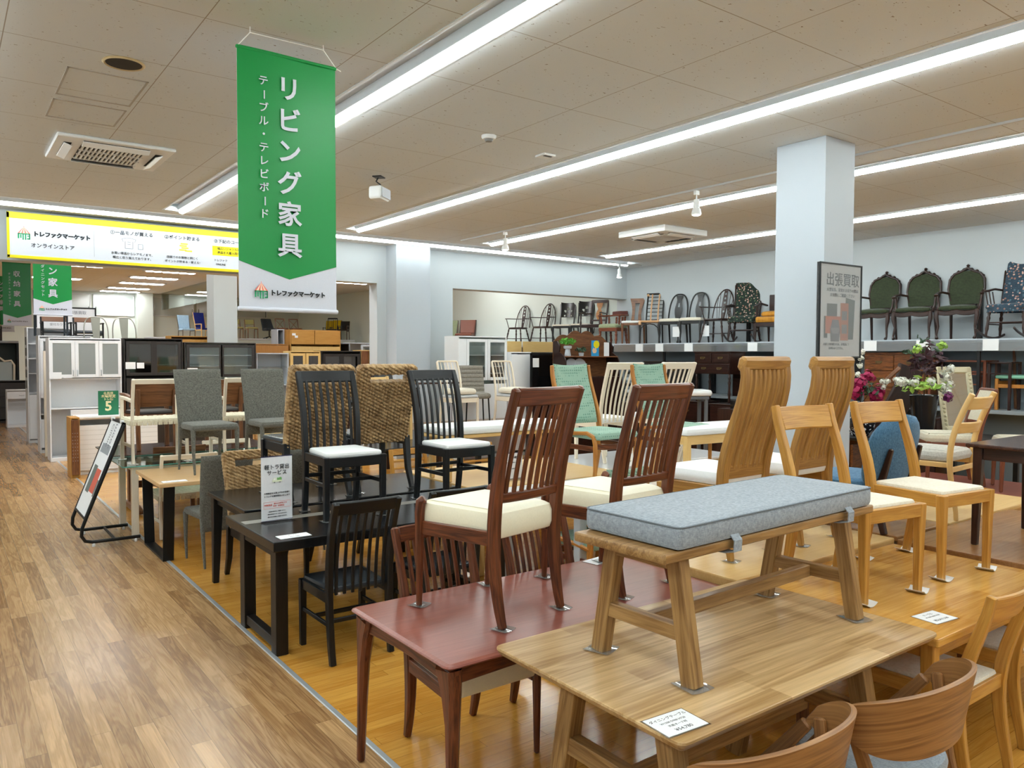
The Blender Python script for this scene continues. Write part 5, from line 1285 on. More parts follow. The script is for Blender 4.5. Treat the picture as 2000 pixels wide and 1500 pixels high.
# light table with black U legs
r = thing('dining_table', 'light wood table with black metal loop legs beneath the grey chairs', 'table', (1.48, 7.03, 0))
w, d, z = 1.5, 1.0, .70
top_slab(r, 0, w, 0, d, z, .035, wood('ash_top', 'DDB98A', 'C49A64', .3, .9, 13, amount=.5), .006)
for x in (.09, w-.09):
    q = G()
    q.bar([(x, .06, z-.04), (x, .13, .012), (x, d-.13, .012), (x, d-.06, z-.04)], .09, .022, (1, 0, 0), .002)
    obj('leg', q, BLACKM, r)
# glass table
r = thing('glass_table', 'glass topped table with cream legs under the woven cream armchairs', 'table', (1.38, 8.08, 0))
w, d, z = 1.75, .85, .73
q = G(); q.pad(rrect(w, w, d, .03), [(0, z-.011), (0, z)], w/2, d/2); obj('glass_top', q, GLASSG, r)
q = G(); q.bar([(p[0]+w/2, p[1]+d/2, z-.0055) for p in rrect(w, w, d, .03)], .012, .003, (0, 0, 1), closed=True, ch=.001); obj('glass_edge', q, GLASSE, r)
for x in (.12, w-.12):
    for y in (.1, d-.1): obj('leg', G().bx(x-.03, x+.03, y-.03, y+.03, 0, z-.011, .004, 2), CREAMW, r)
for y in (.1, d-.1): obj('apron', G().bar([(.15, y, z-.045-.0), (w/2, y, z-.06), (w-.15, y, z-.045)], .04, .02, (0, 0, 1)), CREAMW, r)
for x in (.12, w-.12): obj('apron', G().bx(x-.01, x+.01, .13, d-.13, z-.07, z-.03, .002), CREAMW, r)
# dark trestle table at the back of the row
r = thing('trestle_table', 'dark brown table on a double-post pedestal, farthest of the aisle row', 'table', (1.47, 9.25, 0))
w, d, z = 1.8, 1.1, .70
top_slab(r, 0, w, 0, d, z, .03, DARKTOP, .03, .02)
for x in (.3, w-.3):
    obj('foot', G().bar([(x, .12, .03), (x, .3, .045), (x, d/2, .05), (x, d-.3, .045), (x, d-.12, .03)], .09, [.04, .07, .08, .07, .04], (1, 0, 0), .012), BROWN, r)
    for y in (d/2-.1, d/2+.1): obj('post', G().bx(x-.03, x+.03, y-.05, y+.05, .05, z-.03, .006, 2), BROWN, r)
obj('stretcher', G().bx(.3, w-.3, d/2-.02, d/2+.02, .25, .33, .004), BROWN, r)
# middle of the floor
table('dining_table', 'light wood table behind the black tables, second price sign on it', 3.46, 5.1, 5.15, 6.4, .72, .035, LIGHT, LIGHT, .06, .03)
table('dining_table', 'glossy white table carrying the green patterned chairs', 3.62, 6.12, 4.1, 5.14, .715, .03, plain('white_gloss', 'E9EAEC', .12, coat=.3), WHITE, .07, .04)
table('dining_table', 'glossy white table carrying the cream slat-back chairs', 5.12, 7.2, 5.5, 6.5, .70, .03, MATS['white_gloss'], CREAMW, .06, .04)
table('dining_table', 'wooden table far back under the cream rod-back chairs', 5.6, 8.0, 9.35, 11.05, .70, .03, BROWNTOP, DARK, .06, .04)
table('coffee_table', 'dark table far back behind the woven chairs', 3.7, 5.5, 8.0, 9.95, .72, .03, BLACKTOP, BLACKW, .06, .04)
table('dining_table', 'pale table beyond the glass-topped one', 3.5, 5.2, 10.0, 11.0, .72, .03, LIGHT, LIGHT, .06, .04)

# ---------------------------------------------------------------- chairs standing on and under the tables
P1 = 'chairs stood on tables'
put(red_chair, 1.945, 2.80, RZ, 11, 'slatted reddish-brown chair with cream seat, nearer the aisle on the mahogany table')
put(red_chair, 2.655, 2.80, RZ, 6, 'slatted reddish-brown chair with cream seat, partly behind the grey bench cushion')
put(red_chair, 1.93, 2.935, 0, 180, 'slatted reddish-brown chair tucked under the mahogany table at the aisle end')
put(red_chair, 2.55, 2.935, 0, 180, 'slatted reddish-brown chair tucked under the mahogany table, farther from the aisle')
put(honey_chair, 3.49, 1.985, .70, 173, 'honey oak chair with broad top rail on the honey table, partly behind the bench')
put(honey_chair, 4.165, 1.965, .70, 173, 'honey oak chair with broad top rail on the honey table, right of its twin')
put(honey_chair, 3.52, 1.62, 0, 0, 'honey oak chair on the floor pushed under the near edge of the honey table')
put(honey_chair, 4.16, 1.66, 0, 0, 'honey oak chair on the floor cut off by the right edge of the photo')
put(tall_chair, 3.50, 2.82, .72, 2, 'very tall slatted oak chair with white seat, left of the pillar')
put(tall_chair, 4.10, 2.80, .72, 2, 'very tall slatted oak chair in front of the white pillar')
put(curved_chair, 1.915, 1.44, 0, 0, 'curved-back oak chair at the bottom edge, nearest to the camera')
put(curved_chair, 2.575, 1.39, 0, 0, 'curved-back oak chair with blue-grey seat, right one at the oak table')
put(black_chair, 2.20, 4.92, .72, 179, 'black slatted chair with white seat on the thick black table, next to the service sign')
put(black_chair, 3.07, 4.89, .72, 182, 'black slatted chair with white seat on the thick black table, farther from the aisle')
put(black_chair_dark, 1.985, 4.40, 0, 0, 'black slatted chair on the floor with dark seat, back towards the camera')
put(black_chair_dark, 2.62, 4.40, 0, 0, 'black slatted chair on the floor hidden behind a slatted brown chair')
put(woven_chair, 2.28, 5.84, .72, 2, 'woven rope-back chair behind the black slatted chair on the black table')
put(woven_chair, 2.85, 5.88, .72, 0, 'woven rope-back chair with a clear handle hole, right one on the table')
put(woven_chair, 2.10, 6.13, 0, 180, 'woven rope-back chair on the floor, top showing behind the service sign')
put(woven_chair, 2.80, 6.13, 0, 180, 'woven rope-back chair on the floor, seen through the black chair legs')
put(grey_chair, 2.03, 7.58, .70, 184, 'grey fabric chair on the light table, nearer the aisle')
put(grey_chair, 2.66, 7.58, .70, 184, 'grey fabric chair on the light table, left of the woven chairs')
put(grey_chair, 1.93, 6.98, 0, 4, 'grey fabric chair on the floor pushed under the light table at the aisle')
put(grey_chair, 2.62, 6.98, 0, 4, 'grey fabric chair on the floor behind the service sign')
put(strap_armchair, 1.745, 8.44, .73, 0, 'cream armchair with woven seat on the glass table, at the aisle')
put(strap_armchair, 2.62, 8.46, .73, 0, 'cream armchair with woven seat on the glass table, between grey chairs')
put(strap_armchair, 1.95, 8.25, 0, 0, 'cream armchair with woven seat on the floor under the glass table')
put(strap_armchair, 2.62, 8.75, 0, 180, 'cream armchair on the floor at the far side of the glass table')
put(plywood_armchair, 1.98, 9.80, .70, 4, 'brown armchair with plain wooden back on the dark trestle table')
put(plywood_armchair, 2.75, 9.80, .70, 0, 'brown armchair behind the grey chairs on the dark trestle table')
put(plywood_armchair, 2.1, 9.2, 0, 0, 'brown armchair on the floor under the dark trestle table')
put(mint_chair, 4.46, 4.83, .715, 182, 'green patterned chair with wooden frame on the white table, left one')
put(mint_chair, 5.42, 4.83, .715, 180, 'green patterned chair with wooden frame on the white table, right one')
put(mint_chair, 3.9, 4.25, 0, 0, 'green patterned chair on the floor, just its top behind a slatted brown chair')
put(mint_chair, 4.5, 4.2, 0, 0, 'green patterned chair on the floor, behind the tall oak chair legs')
put(cream_slat_chair, 5.62, 6.0, .70, -4, 'cream slat-back chair between the two green patterned chairs')
put(cream_slat_chair, 6.45, 6.0, .70, -8, 'cream slat-back chair right of the green patterned chairs')
put(cream_slat_chair, 5.7, 5.45, 0, 0, 'cream slat-back chair on the floor in front of its table')
put(rod_back_chair, 6.60, 10.35, .70, 186, 'cream rod-back chair with pillow on the far wooden table, left one')
put(rod_back_chair, 7.55, 10.2, .70, 184, 'cream rod-back chair with pillow on the far wooden table, right one')
for x, y, a, lb in ((6.60, 10.33, 186, 'cream pillow on the left cream rod-back chair'), (7.55, 10.18, 184, 'cream pillow on the right cream rod-back chair')):
    q = G(); cushion(q, rrect(.42, .4, .40, .09), 0, .09, .04, .015)
    o = tag(obj('seat_pillow', q, CREAMF, loc=(x, y, .70+.482), rot=(0, 0, math.radians(a))), lb, 'cushion', 'pillows on the cream chairs')
put(two_rail_chair, 5.55, 2.60, .72, 4, 'pale beech chair with two curved back rails at the right')
put(shell_chair, 4.80, 2.74, .72, 2, 'blue upholstered chair with rounded back behind the honey chairs')
put(beige_chair, 7.62, 3.42, .62, 38, 'beige upholstered chair with red-brown frame at the far right')
put(beige_chair, 7.72, 2.80, .62, 30, 'beige upholstered chair with red-brown frame cut by the right edge')
put(plain_oak_chair, 6.6, 4.0, 0, 175, 'pale wood chair on the floor beside the white table')
put(ladder_small_chair, 3.78, 6.62, 0, 180, 'honey ladder-back chair low behind the black tables')
put(ladder_small_chair, 4.6, 6.62, 0, 180, 'honey ladder-back chair low behind the second price sign')
put(ladder_small_chair, 7.0, 4.3, 0, 170, 'honey ladder-back chair on the floor near the pillar')
put(puffy_chair, 7.2, 10.80, .70, 160, 'grey padded chair with ribbed back far behind the brown chair')
r = thing('bench', 'dark wood bench with white seat on the floor below the honey table', 'bench', (3.85, 2.0, 0))
for x in (-.5, .5):
    for y in (-.15, .15): obj('leg', G().bx(x-.022, x+.022, y-.022, y+.022, 0, .36, .003, 2), BROWN, r)
obj('apron', G().bx(-.52, .52, -.17, .17, .33, .39, .003), BROWN, r)
q = G(); cushion(q, rrect(1.08, 1.08, .38, .03), .39, .44, .02, .01); obj('seat', q, WHITEV, r)
# white bench on the light table
r = thing('bench', 'light wood bench with a long white cushion on the light table', 'bench', (4.05, 5.72, .72), -2)
q = G(); q.bx(-.66, .66, -.19, .19, .37, .40, .004); obj('seat_board', q, LIGHT, r)
for x in (-.58, .58):
    for y in (-.15, .15): obj('leg', G().bar([(x, y, 0), (x, y, .37)], [.038, .055], [.038, .055], (1, 0, 0), .006), LIGHT, r)
c = thing('bench_cushion', 'long white cushion on the light wood bench', 'cushion', (4.05, 5.72, 1.12), -2)
q = G(); cushion(q, rrect(1.34, 1.34, .42, .04), 0.0, .075, .03, .01); obj('pad', q, WHITEV, c)
r = thing('bench', 'pale wood bench with white cushion seen behind the tall oak chair', 'bench', (5.75, 4.66, .715), -4)
for x in (-.52, .52):
    for y in (-.19, .19): obj('leg', G().bx(x-.026, x+.026, y-.026, y+.026, 0, .39, .003, 2), LIGHT, r)
for y in (-.2, .2): obj('apron', G().bx(-.5, .5, y-.011, y+.011, .31, .39, .003), LIGHT, r)
for x in (-.53, .53): obj('apron', G().bx(x-.011, x+.011, -.17, .17, .31, .39, .003), LIGHT, r)
q = G(); cushion(q, rrect(1.14, 1.14, .48, .04), .39, .455, .028, .012); obj('seat', q, WHITEV, r)
# small tables on tables
t = table('hairpin_table', 'dark round-edged table with thin metal legs behind the cream chairs', 5.8, 6.9, 10.72, 11.03, 1.36, .025, DARKTOP, BLACKM, .014, .12, 0, 0, base=.70)
put(dark_side_chair, 5.05, 9.5, .72, 200, 'dark chair behind the woven and black chairs', key='dark_side')
put(plain_oak_chair, 4.6, 8.9, .72, 190, 'wooden chair glimpsed through the handle hole of the woven chair')
put(dark_side_chair, 4.05, 8.55, .72, 170, 'dark chair with flat seat right of the woven chair', key='dark_side')
# clear pads below the legs of chairs standing on tables
def pads(mat, pts, z, label, group, curl=.0, s=.075):
    for (x, y, a) in pts:
        q = G()
        def f(u, v, a=a): return ((u-.5)*s, (v-.5)*s*1.05, .002+curl*(2*u-1)**2)
        q.sheet(f, 6, 2, .0016)
        tag(obj('leg_pad', q, mat, loc=(x, y, z), rot=(0, 0, a)), label, 'protective pad', group)
LP = pane_mat('clear_pad', (.93, .93, .95), .5, .03, haze=.12)
PADW = plain('frosted_pad', 'E6E6E4', .45)
def leg_spots(x, y, deg, wf, wb, yf, yb):
    a = math.radians(deg); return [(x+u*math.cos(a)-v*math.sin(a), y+u*math.sin(a)+v*math.cos(a), a+.3*math.sin(37*u+11*v)) for u, v in ((-wf, yf), (wf, yf), (-wb, yb), (wb, yb))]
pads(LP, leg_spots(1.945, 2.80, 11, .215, .185, .225, -.255), RZ, 'clear plastic pad under a leg of the slatted brown chair nearer the aisle', 'clear pads under the nearer slatted brown chair', .006)
pads(LP, leg_spots(2.655, 2.80, 6, .215, .185, .225, -.255), RZ, 'clear plastic pad under a leg of the slatted brown chair behind the bench', 'clear pads under the farther slatted brown chair', .006)
pads(LP, leg_spots(2.44, 1.86, 2.5, .52, .52, .205, -.205), OZ, 'clear plastic pad under a foot of the oak bench', 'clear pads under the oak bench', .004, .095)
pads(PADW, leg_spots(3.49, 1.985, 173, .193, .187, .2, -.24), .70, 'curled white pad under the left honey chair', 'white pads under the left honey chair', .016, .08)
pads(PADW, leg_spots(4.165, 1.965, 173, .193, .187, .2, -.24), .70, 'curled white pad under the right honey chair', 'white pads under the right honey chair', .016, .08)
pads(LP, leg_spots(3.50, 2.82, 2, .2, .186, .215, -.25), .72, 'clear plastic pad under the left tall oak chair', 'clear pads under the left tall chair', .006)
pads(LP, leg_spots(4.10, 2.80, 2, .2, .186, .215, -.25), .72, 'clear plastic pad under the right tall oak chair', 'clear pads under the right tall chair', .006)
pads(LP, leg_spots(2.20, 4.92, 179, .2, .187, .2, -.225), .72, 'clear plastic pad under the black chair next to the service sign', 'clear pads under the nearer black chair', .004)
pads(LP, leg_spots(3.07, 4.89, 182, .2, .187, .2, -.225), .72, 'clear plastic pad under the farther black chair on the table', 'clear pads under the farther black chair', .004)
pads(LP, leg_spots(2.28, 5.84, 2, .235, .235, .2, -.33), .72, 'clear plastic pad under the left woven rope chair', 'clear pads under the left woven chair', .004)
pads(LP, leg_spots(2.85, 5.88, 0, .235, .235, .2, -.33), .72, 'clear plastic pad under the right woven rope chair', 'clear pads under the right woven chair', .004)
pads(PADW, leg_spots(1.745, 8.44, 0, .265, .25, .235, -.235), .73, 'white pad on the glass under the armchair at the aisle', 'white pads under the aisle woven armchair', .002)
pads(PADW, leg_spots(2.62, 8.46, 0, .265, .25, .235, -.235), .73, 'white pad on the glass under the armchair between grey chairs', 'white pads under the second woven armchair', .002)
# price cards lying on tables
def card(x, y, z, deg, wd, dp, label, lines):
    t = thing('price_card', label, 'price card', (x, y, z), deg, 'price cards lying on tables')
    q = G(); q.bx(-wd/2, wd/2, -dp/2, dp/2, .0005, .002, 0); obj('card', q, PAPER, t)
    q = G(); q.bx(-wd/2-.006, wd/2+.006, -dp/2-.006, dp/2+.006, 0, .0005, 0); obj('sleeve', q, CLEAR, t)
    for i, (b, s, y_) in enumerate(lines): text('lettering', b, s, INK, t, (0, y_, .0021), (0, 0, 0), depth=.0002)
L3 = [('ダイニングテーブル', .016, .032), ('W1500 D900 H720', .012, .010), ('天板オーク材', .012, -.010), ('¥54,780', .02, -.036)]
card(1.70, 1.50, OZ, -4, .155, .11, 'printed price card at the near corner of the oak table', L3)
card(3.36, 1.545, .70, -6, .15, .11, 'printed price card at the corner of the honey oak table', [('テーブル', .016, .03), ('W1400 D850 H700', .012, .008), ('税込¥32,780', .018, -.03)])
card(1.68, 4.465, .72, 0, .19, .09, 'price card at the near corner of the thick black table', [('テーブル', .014, .02), ('¥21,780', .018, -.02)])
card(1.62, 7.12, .70, 0, .2, .09, 'price card on the light table with black loop legs', [('ダイニングテーブル', .014, .02), ('¥16,280', .018, -.02)])
card(2.85, 3.07, RZ, 8, .15, .1, 'price card at the far right corner of the mahogany table', [('テーブル', .014, .02), ('¥27,280', .018, -.02)])
# acrylic service sign
def acrylic(x, y, z, deg, w, h, label, lines, truck=True):
    t = thing('acrylic_sign', label, 'sign', (x, y, z), deg)
    q = G(); q.bx(-w/2, w/2, -.003, .003, .004, h, .001); obj('holder', q, ACRYL, t)
    q = G(); q.bx(-w/2, w/2, -.07, .07, 0, .004, .001); obj('base', q, ACRYL, t)
    q = G(); q.bx(-w/2+.003, w/2-.003, -.0012, .0012, .008, h-.008, 0); obj('poster', q, PAPER, t)
    for z0_, z1_ in ((h-.010, h-.004), (.006, .010)): obj('edge_band', G().bx(-w/2, w/2, -.0032, -.0022, z0_, z1_, 0), plain('navy_edge', '2C2F55', .5), t)
    P = []
    for b, s, zz, bo in lines: P.append((b, s, 0, h*zz, bo, False))
    obj('lettering', join_text(P), INK, t, loc=(0, -.0045, 0))
    if truck:
        zc = h*.62; k = w*.5
        for nm, poly, col in (('truck_body', [(-.25, -.09), (.3, -.09), (.3, .02), (-.25, .02)], 'E7EFD2'), ('truck_cab', [(-.3, -.09), (-.02, -.09), (-.02, .17), (-.2, .17), (-.3, .05)], 'EDF3DC'), ('truck_load', [(0, .02), (.29, .02), (.29, .15), (.2, .2), (.1, .15), (0, .17)], '7DB86A'), ('truck_window', [(-.24, .03), (-.1, .03), (-.1, .13), (-.18, .13)], 'FFFFFF')):
            flat(t, nm, [(p[0]*k, zc+p[1]*k) for p in poly], plain(nm, col, .7), -.0046-.0002*len(nm))
        q = G()
        for x_ in (-.16, .18): q.bar([(x_*k, -.0045, zc-.1*k), (x_*k, -.006, zc-.1*k)], .08*k, .08*k, (0, 0, 1), n=12)
        obj('truck_wheels', q, GREYINK, t)
        q = G()
        for a in ((-.42, .42, .300, .303), (-.42, .42, .205, .208)): q.bx(a[0]*w, a[1]*w, -.005, -.0045, a[2]*h, a[3]*h, 0)
        for x_ in (-.42, .42): q.bx(x_*w-.0004, x_*w+.0004, -.005, -.0045, .205*h, .303*h, 0)
        obj('red_frame', q, REDI, t)
        obj('red_lettering', join_text([('対象商品', w*.06, -w*.28, h*.255, .01, False), ('税込5,500円以上の', w*.05, w*.1, h*.272, 0, False), ('家具・家電製品', w*.05, w*.05, h*.236, 0, False)]), REDI, t, loc=(0, -.0045, 0))
    return t
acrylic(1.745, 4.93, .72, 4, .215, .43, 'upright acrylic sign about truck lending on the thick black table', [('軽トラ貸出', .034, .82, .004), ('サービス', .034, .735, .006), ('大型商品をお買上げのお客様に', .0125, .43, .005), ('トラックを無料貸出いたします', .0125, .385, .005), ('・貸出は当日中にご返却ください。', .008, .155, 0), ('・運転免許証のコピーをいただきます。', .008, .115, 0), ('・燃料代はお客様のご負担となります。', .008, .075, 0)])
acrylic(4.0, 5.40, .72, 0, .2, .24, 'smaller acrylic notice on the light table behind the brown chair', [('家具の配送', .022, .8, .01), ('承ります。送料はスタッフまで', .012, .62, 0), ('お気軽にお尋ねください', .012, .4, 0)], False)
# leaning aisle sign stand
t = thing('sign_stand', 'tilted white poster stand with black tube base at the aisle edge', 'sign', (1.03, 8.42, 0))
tl = math.radians(21)
for s in (-1, 1):
    y = s*.31
    q = G(); q.bar([(.50, y, .045), (.09, y, .045), (.03, y, .06), (.0, y, .11), (.005, y, .18), (.05, y, .30), (.05+math.tan(tl)*.85, y, 1.13)], .032, .032, (0, 1, 0), n=10); obj('tube', q, BLACKM, t)
    for x in (.1, .46): obj('foot', G().lathe([(.012, 0), (.016, .008), (.012, .03), (.006, .036)], 10, (x, y, 0)), PLASTIC, t)
q = G(); q.bar([(.28, -.31, .045), (.28, .31, .045)], .026, .026, (1, 0, 0), n=8); obj('cross_tube', q, BLACKM, t)
ux = Vector((math.sin(tl), 0, math.cos(tl)))
def onp(v, u, off): return Vector((.035, u, .27))+ux*v+Vector((-math.cos(tl), 0, math.sin(tl)))*off
def panel(nm, u0, u1, v0, v1, o0, o1, mat):
    q = G(); V = [onp(v, u, o) for o in (o0, o1) for u, v in ((u0, v0), (u1, v0), (u1, v1), (u0, v1))]
    q.add(V, [(0, 1, 2, 3), (7, 6, 5, 4), (0, 4, 5, 1), (1, 5, 6, 2), (2, 6, 7, 3), (3, 7, 4, 0)], [tuple(p) for p in V]); return obj(nm, q, mat, t)
panel('board', -.30, .30, 0, .93, -.012, .006, PAPER)
for a in ((-.31, -.29, -.01, .94), (.29, .31, -.01, .94), (-.31, .31, -.012, .008), (-.31, .31, .922, .942)): panel('frame', a[0], a[1], a[2], a[3], -.018, .012, BLACKM)
panel('poster_band', -.2, .22, .60, .69, .006, .0075, plain('band_grey', '9AA0A6', .6)); panel('poster_photo', -.2, .02, .22, .45, .006, .0075, plain('photo_red', 'D5634E', .6)); panel('poster_photo', .03, .2, .2, .47, .006, .0075, plain('photo_grey', '6E7672', .6)); panel('poster_photo', -.25, -.21, .2, .36, .006, .0075, MATS['photo_grey'])
lt = join_text([('mook', .15, 0, -.07, 0, False), ('Clumb', .12, .0, .06, 0, False)])
lt.v = [tuple(onp(.78-p[0]*.75, p[2], .0075+p[1]*-.2)) for p in lt.v]
obj('lettering', lt, GREYINK, t)
for s in (-1, 1): obj('clip', G().box(tuple(onp(.94, s*.24, .005)), (.03, .05, .035), .004), PLASTIC, t)
# ---------------------------------------------------------------- cabinets
def handle_bar(r, x, y, z0, z1, mat=None):
    q = G(); q.bar([(x, y, z0), (x, y-.025, z0+.015), (x, y-.03, (z0+z1)/2), (x, y-.025, z1-.015), (x, y, z1)], .014, .01, (1, 0, 0), n=8)
    return obj('handle', q, mat or STEEL, r)
def cabinet(name, label, x, y, z, w, d, h, mat, back=None, shelves=(), doors=(), drawers=(), panels=(), deg=0, th=.02, group=None, open_front=True, cat='cabinet', shelfmat=None):
    """origin front-left-bottom, front faces -y.  doors: (x0,x1,z0,z1,pane material or None,handle side)"""
    r = thing(name, label, cat, (x, y, z), deg, group)
    q = G(); q.bx(0, th, 0, d, 0, h); q.bx(w-th, w, 0, d, 0, h); q.bx(th, w-th, 0, d, h-th, h); q.bx(th, w-th, .02, d, 0, .06); obj('carcass', q, mat, r)
    q = G(); q.bx(th, w-th, d-.012, d-.002, .06, h-th, 0); obj('back_panel', q, back or mat, r)
    for a in shelves:
        x0, x1, zz = a if len(a) == 3 else (th, w-th, a[0])
        q = G(); q.bx(x0, x1, .03, d-.02, zz-.009, zz+.009); obj('shelf', q, shelfmat or mat, r)
    for x0, x1, z0, z1, pm, hs in doors:
        q = G()
        if pm is None: q.bx(x0+.002, x1-.002, -.018, 0, z0+.002, z1-.002, .002)
        else:
            f = min(.055, (x1-x0)*.2)
            for a in ((x0+.002, x0+f, z0, z1), (x1-f, x1-.002, z0, z1), (x0+f, x1-f, z0, z0+f), (x0+f, x1-f, z1-f, z1)): q.bx(a[0], a[1], -.018, 0, a[2]+.002, a[3]-.002, .002)
        dr = obj('door', q, mat, r)
        if pm is not None:
            q = G(); q.bx(x0+f, x1-f, -.011, -.007, z0+f, z1-f, 0); obj('pane', q, pm, dr)
        if hs: handle_bar(dr, x0+.03 if hs < 0 else x1-.03, -.018, z0+.03 if z0 > 1 else (z0+z1)/2, z0+.13 if z0 > 1 else (z0+z1)/2+.12)
    for x0, x1, z0, z1 in drawers:
        q = G(); q.bx(x0+.003, x1-.003, -.018, 0, z0+.003, z1-.003, .003); dr = obj('drawer', q, mat, r)
        q = G(); q.bar([((x0+x1)/2-.05, -.018, (z0+z1)/2), ((x0+x1)/2-.045, -.04, (z0+z1)/2-.01), ((x0+x1)/2+.045, -.04, (z0+z1)/2-.01), ((x0+x1)/2+.05, -.018, (z0+z1)/2)], .01, .01, (0, 0, 1), n=6); obj('pull', q, STEEL, dr)
    for x0, x1, z0, z1, m in panels:
        q = G(); q.bx(x0, x1, -.012, -.001, z0, z1, .002); obj('front_panel', q, m, r)
    return r
WCAB = plain('white_cabinet', 'EEF0F2', .35); DCAB = plain('dark_cabinet', '2A2523', .35); GFROST = pane_mat('frosted_pane', (.72, .75, .74), .2, .2, haze=.35, hazecol=(.62, .66, .65))
WOODC = wood('cabinet', 'C9974E', 'AE7A34', .45, 1.2, 10, amount=.5); WOODC2 = wood('sideboard_pale', 'DDBD7E', 'CBA562', .45, 1.2, 10, amount=.4)
def tagcard(parent, x, z, w=.16, h=.09, y=-.022):
    q = G(); q.bx(x-w/2, x+w/2, y-.001, y, z-h/2, z+h/2, 0); return obj('price_tag', q, PAPER, parent)
r = cabinet('kitchen_cupboard', 'tall white cupboard with three frosted glass doors beside the aisle', 1.46, 14.9, 0, 1.09, .45, 2.07, WCAB, shelves=[(.02, .72, 1.62), (.02, .72, 1.83), (.74, 1.07, 1.58), (.74, 1.07, 1.79), (.88,), (1.38,)],
    doors=[(0, .38, 1.40, 2.03, GFROST, 1), (.38, .74, 1.40, 2.03, GFROST, -1), (.74, 1.09, 1.40, 2.03, GFROST, -1), (.3, 1.09, .05, .86, None, 0)])
tagcard(r, .09, 1.44, .18, .11); tagcard(r, .27, 1.42, .12, .05)
r = cabinet('display_cabinet', 'dark cabinet with two smoked glass sliding doors', 2.59, 14.9, 0, .97, .45, 2.08, DCAB, shelves=[(1.6,), (1.8,)], doors=[(.03, .49, 1.42, 2.03, SMOKE, 0), (.48, .94, 1.42, 2.03, SMOKE, 0), (.03, .49, .1, 1.38, None, 0), (.48, .94, .1, 1.38, None, 0)])
tagcard(r, .1, 1.6, .16, .12); tagcard(r, .26, 1.6, .12, .1)
r = cabinet('display_cabinet', 'black framed cabinet with two clear sliding glass doors over pale shelves', 3.59, 14.9, 0, 1.3, .45, 2.02, DCAB, back=WALLG, shelves=[(1.58,), (1.78,)], shelfmat=WHITE, doors=[(.03, .67, 1.38, 1.98, PANE, -1), (.64, 1.27, 1.38, 1.98, PANE, 1), (.03, .65, .1, 1.3, None, 0), (.65, 1.27, .1, 1.3, None, 0)])
tagcard(r, .13, 1.5, .18, .1)
r = cabinet('glass_shelf_cabinet', 'white open cabinet with one glass shelf', 4.93, 15, 0, .64, .4, 1.83, WHITE, shelves=[(1.2,)]); obj('glass_shelf', G().bx(.02, .62, .03, .38, 1.55, 1.56, .001), PANE, r)
cabinet('sideboard', 'honey wood cabinet with two small dark glass doors', 5.6, 15, 0, .63, .4, 1.87, WOODC2, doors=[(0, .31, 1.2, 1.83, SMOKE, 0), (.32, .63, 1.2, 1.83, SMOKE, 0), (0, .63, .1, 1.15, None, 0)])
cabinet('sideboard', 'black cabinet with sliding fronts behind the woven chairs', 6.25, 15, 0, .87, .42, 1.88, DCAB, doors=[(.03, .44, .6, 1.82, SMOKE, 0), (.43, .84, .6, 1.82, SMOKE, 0)])
cabinet('bookcase', 'pale cabinet seen side-on left of the back white pillar', 7.13, 15, 0, .42, .42, 1.9, WOODC2, panels=[(0, .16, .05, 1.88, BROWN)])
r = cabinet('cabinet', 'wide pale wood cabinet standing behind the dark glass cabinets', 3.72, 16.55, 0, 1.26, .4, 2.17, WOODC, panels=[(.03, 1.23, .1, 2.1, WOODC)])
cabinet('cabinet', 'low brown wood cabinet back below the row of far chairs', 5.0, 16.6, 0, 1.16, .4, 2.03, wood('panel_brown', 'B47E44', '96642E', .45, 1.2, 10, amount=.5), panels=[(.02, 1.14, .1, 2.0, MATS['panel_brown'])])
r = cabinet('wardrobe', 'wide honey wood panel with white notes, right of the green banner foot', 6.2, 16.6, 0, 1.18, .4, 2.35, WOODC, panels=[(.02, .55, 2.03, 2.33, WOODC), (.56, 1.16, 2.03, 2.33, WOODC), (.02, 1.16, .1, 1.98, WOODC2)])
q = G(); q.bx(.04, .12, -.014, -.012, 2.22, 2.27, 0); q.bx(.1, .17, -.015, -.013, 2.17, 2.22, 0); obj('note', q, PAPER, r)
cabinet('bookcase', 'narrow white shelf end beside the honey wood panel', 6.02, 16.9, 0, .16, .4, 2.36, WHITE)
cabinet('display_cabinet', 'black narrow cabinet beside the pale one in the hall', 7.6, 17.4, 0, .35, .4, 2.07, DCAB)
cabinet('display_cabinet', 'white cabinet with glass front at the left edge of the back pillar', 7.96, 17.4, 0, 1.3, .4, 2.09, WHITE, doors=[(.3, .8, 1.5, 2.05, PANE, 0), (.8, 1.28, 1.5, 2.05, PANE, 0)])
# tall cabinets receding along the aisle
cabinet('tall_cabinet', 'brown edged white panel next to the cupboard by the aisle', 1.46, 15.75, 0, .5, .03, 1.85, BROWN, panels=[(0, .5, 0, 1.85, CREAMW)])
r = cabinet('tall_cabinet', 'tall white display cabinet with glass sides along the aisle', 1.44, 16.3, 0, .85, .45, 2.13, WCAB, shelves=[(.7,), (1.2,), (1.65,)], doors=[(.02, .83, 1.0, 2.08, PANE, 0), (.02, .83, .1, .62, None, 0)])
r = cabinet('tall_cabinet', 'tall white bookcase farthest along the aisle', 1.42, 18.3, 0, .8, .5, 2.33, WCAB, shelves=[(1.0,), (1.4,), (1.7,), (2.0,)], doors=[(.02, .78, .08, .98, None, 0)])
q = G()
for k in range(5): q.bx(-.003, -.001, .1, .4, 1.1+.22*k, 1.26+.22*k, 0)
obj('opening', q, plain('shade_grey', '6C726F', .7), r)  # flat grey sheets paint the shade of openings on the side panel
cabinet('drawer_cabinet', 'low white cabinet with one drawer line at far left of the aisle', 1.3, 22.4, 0, .62, .45, .92, WCAB, drawers=[(0, .62, .7, .88)], cat='cabinet')
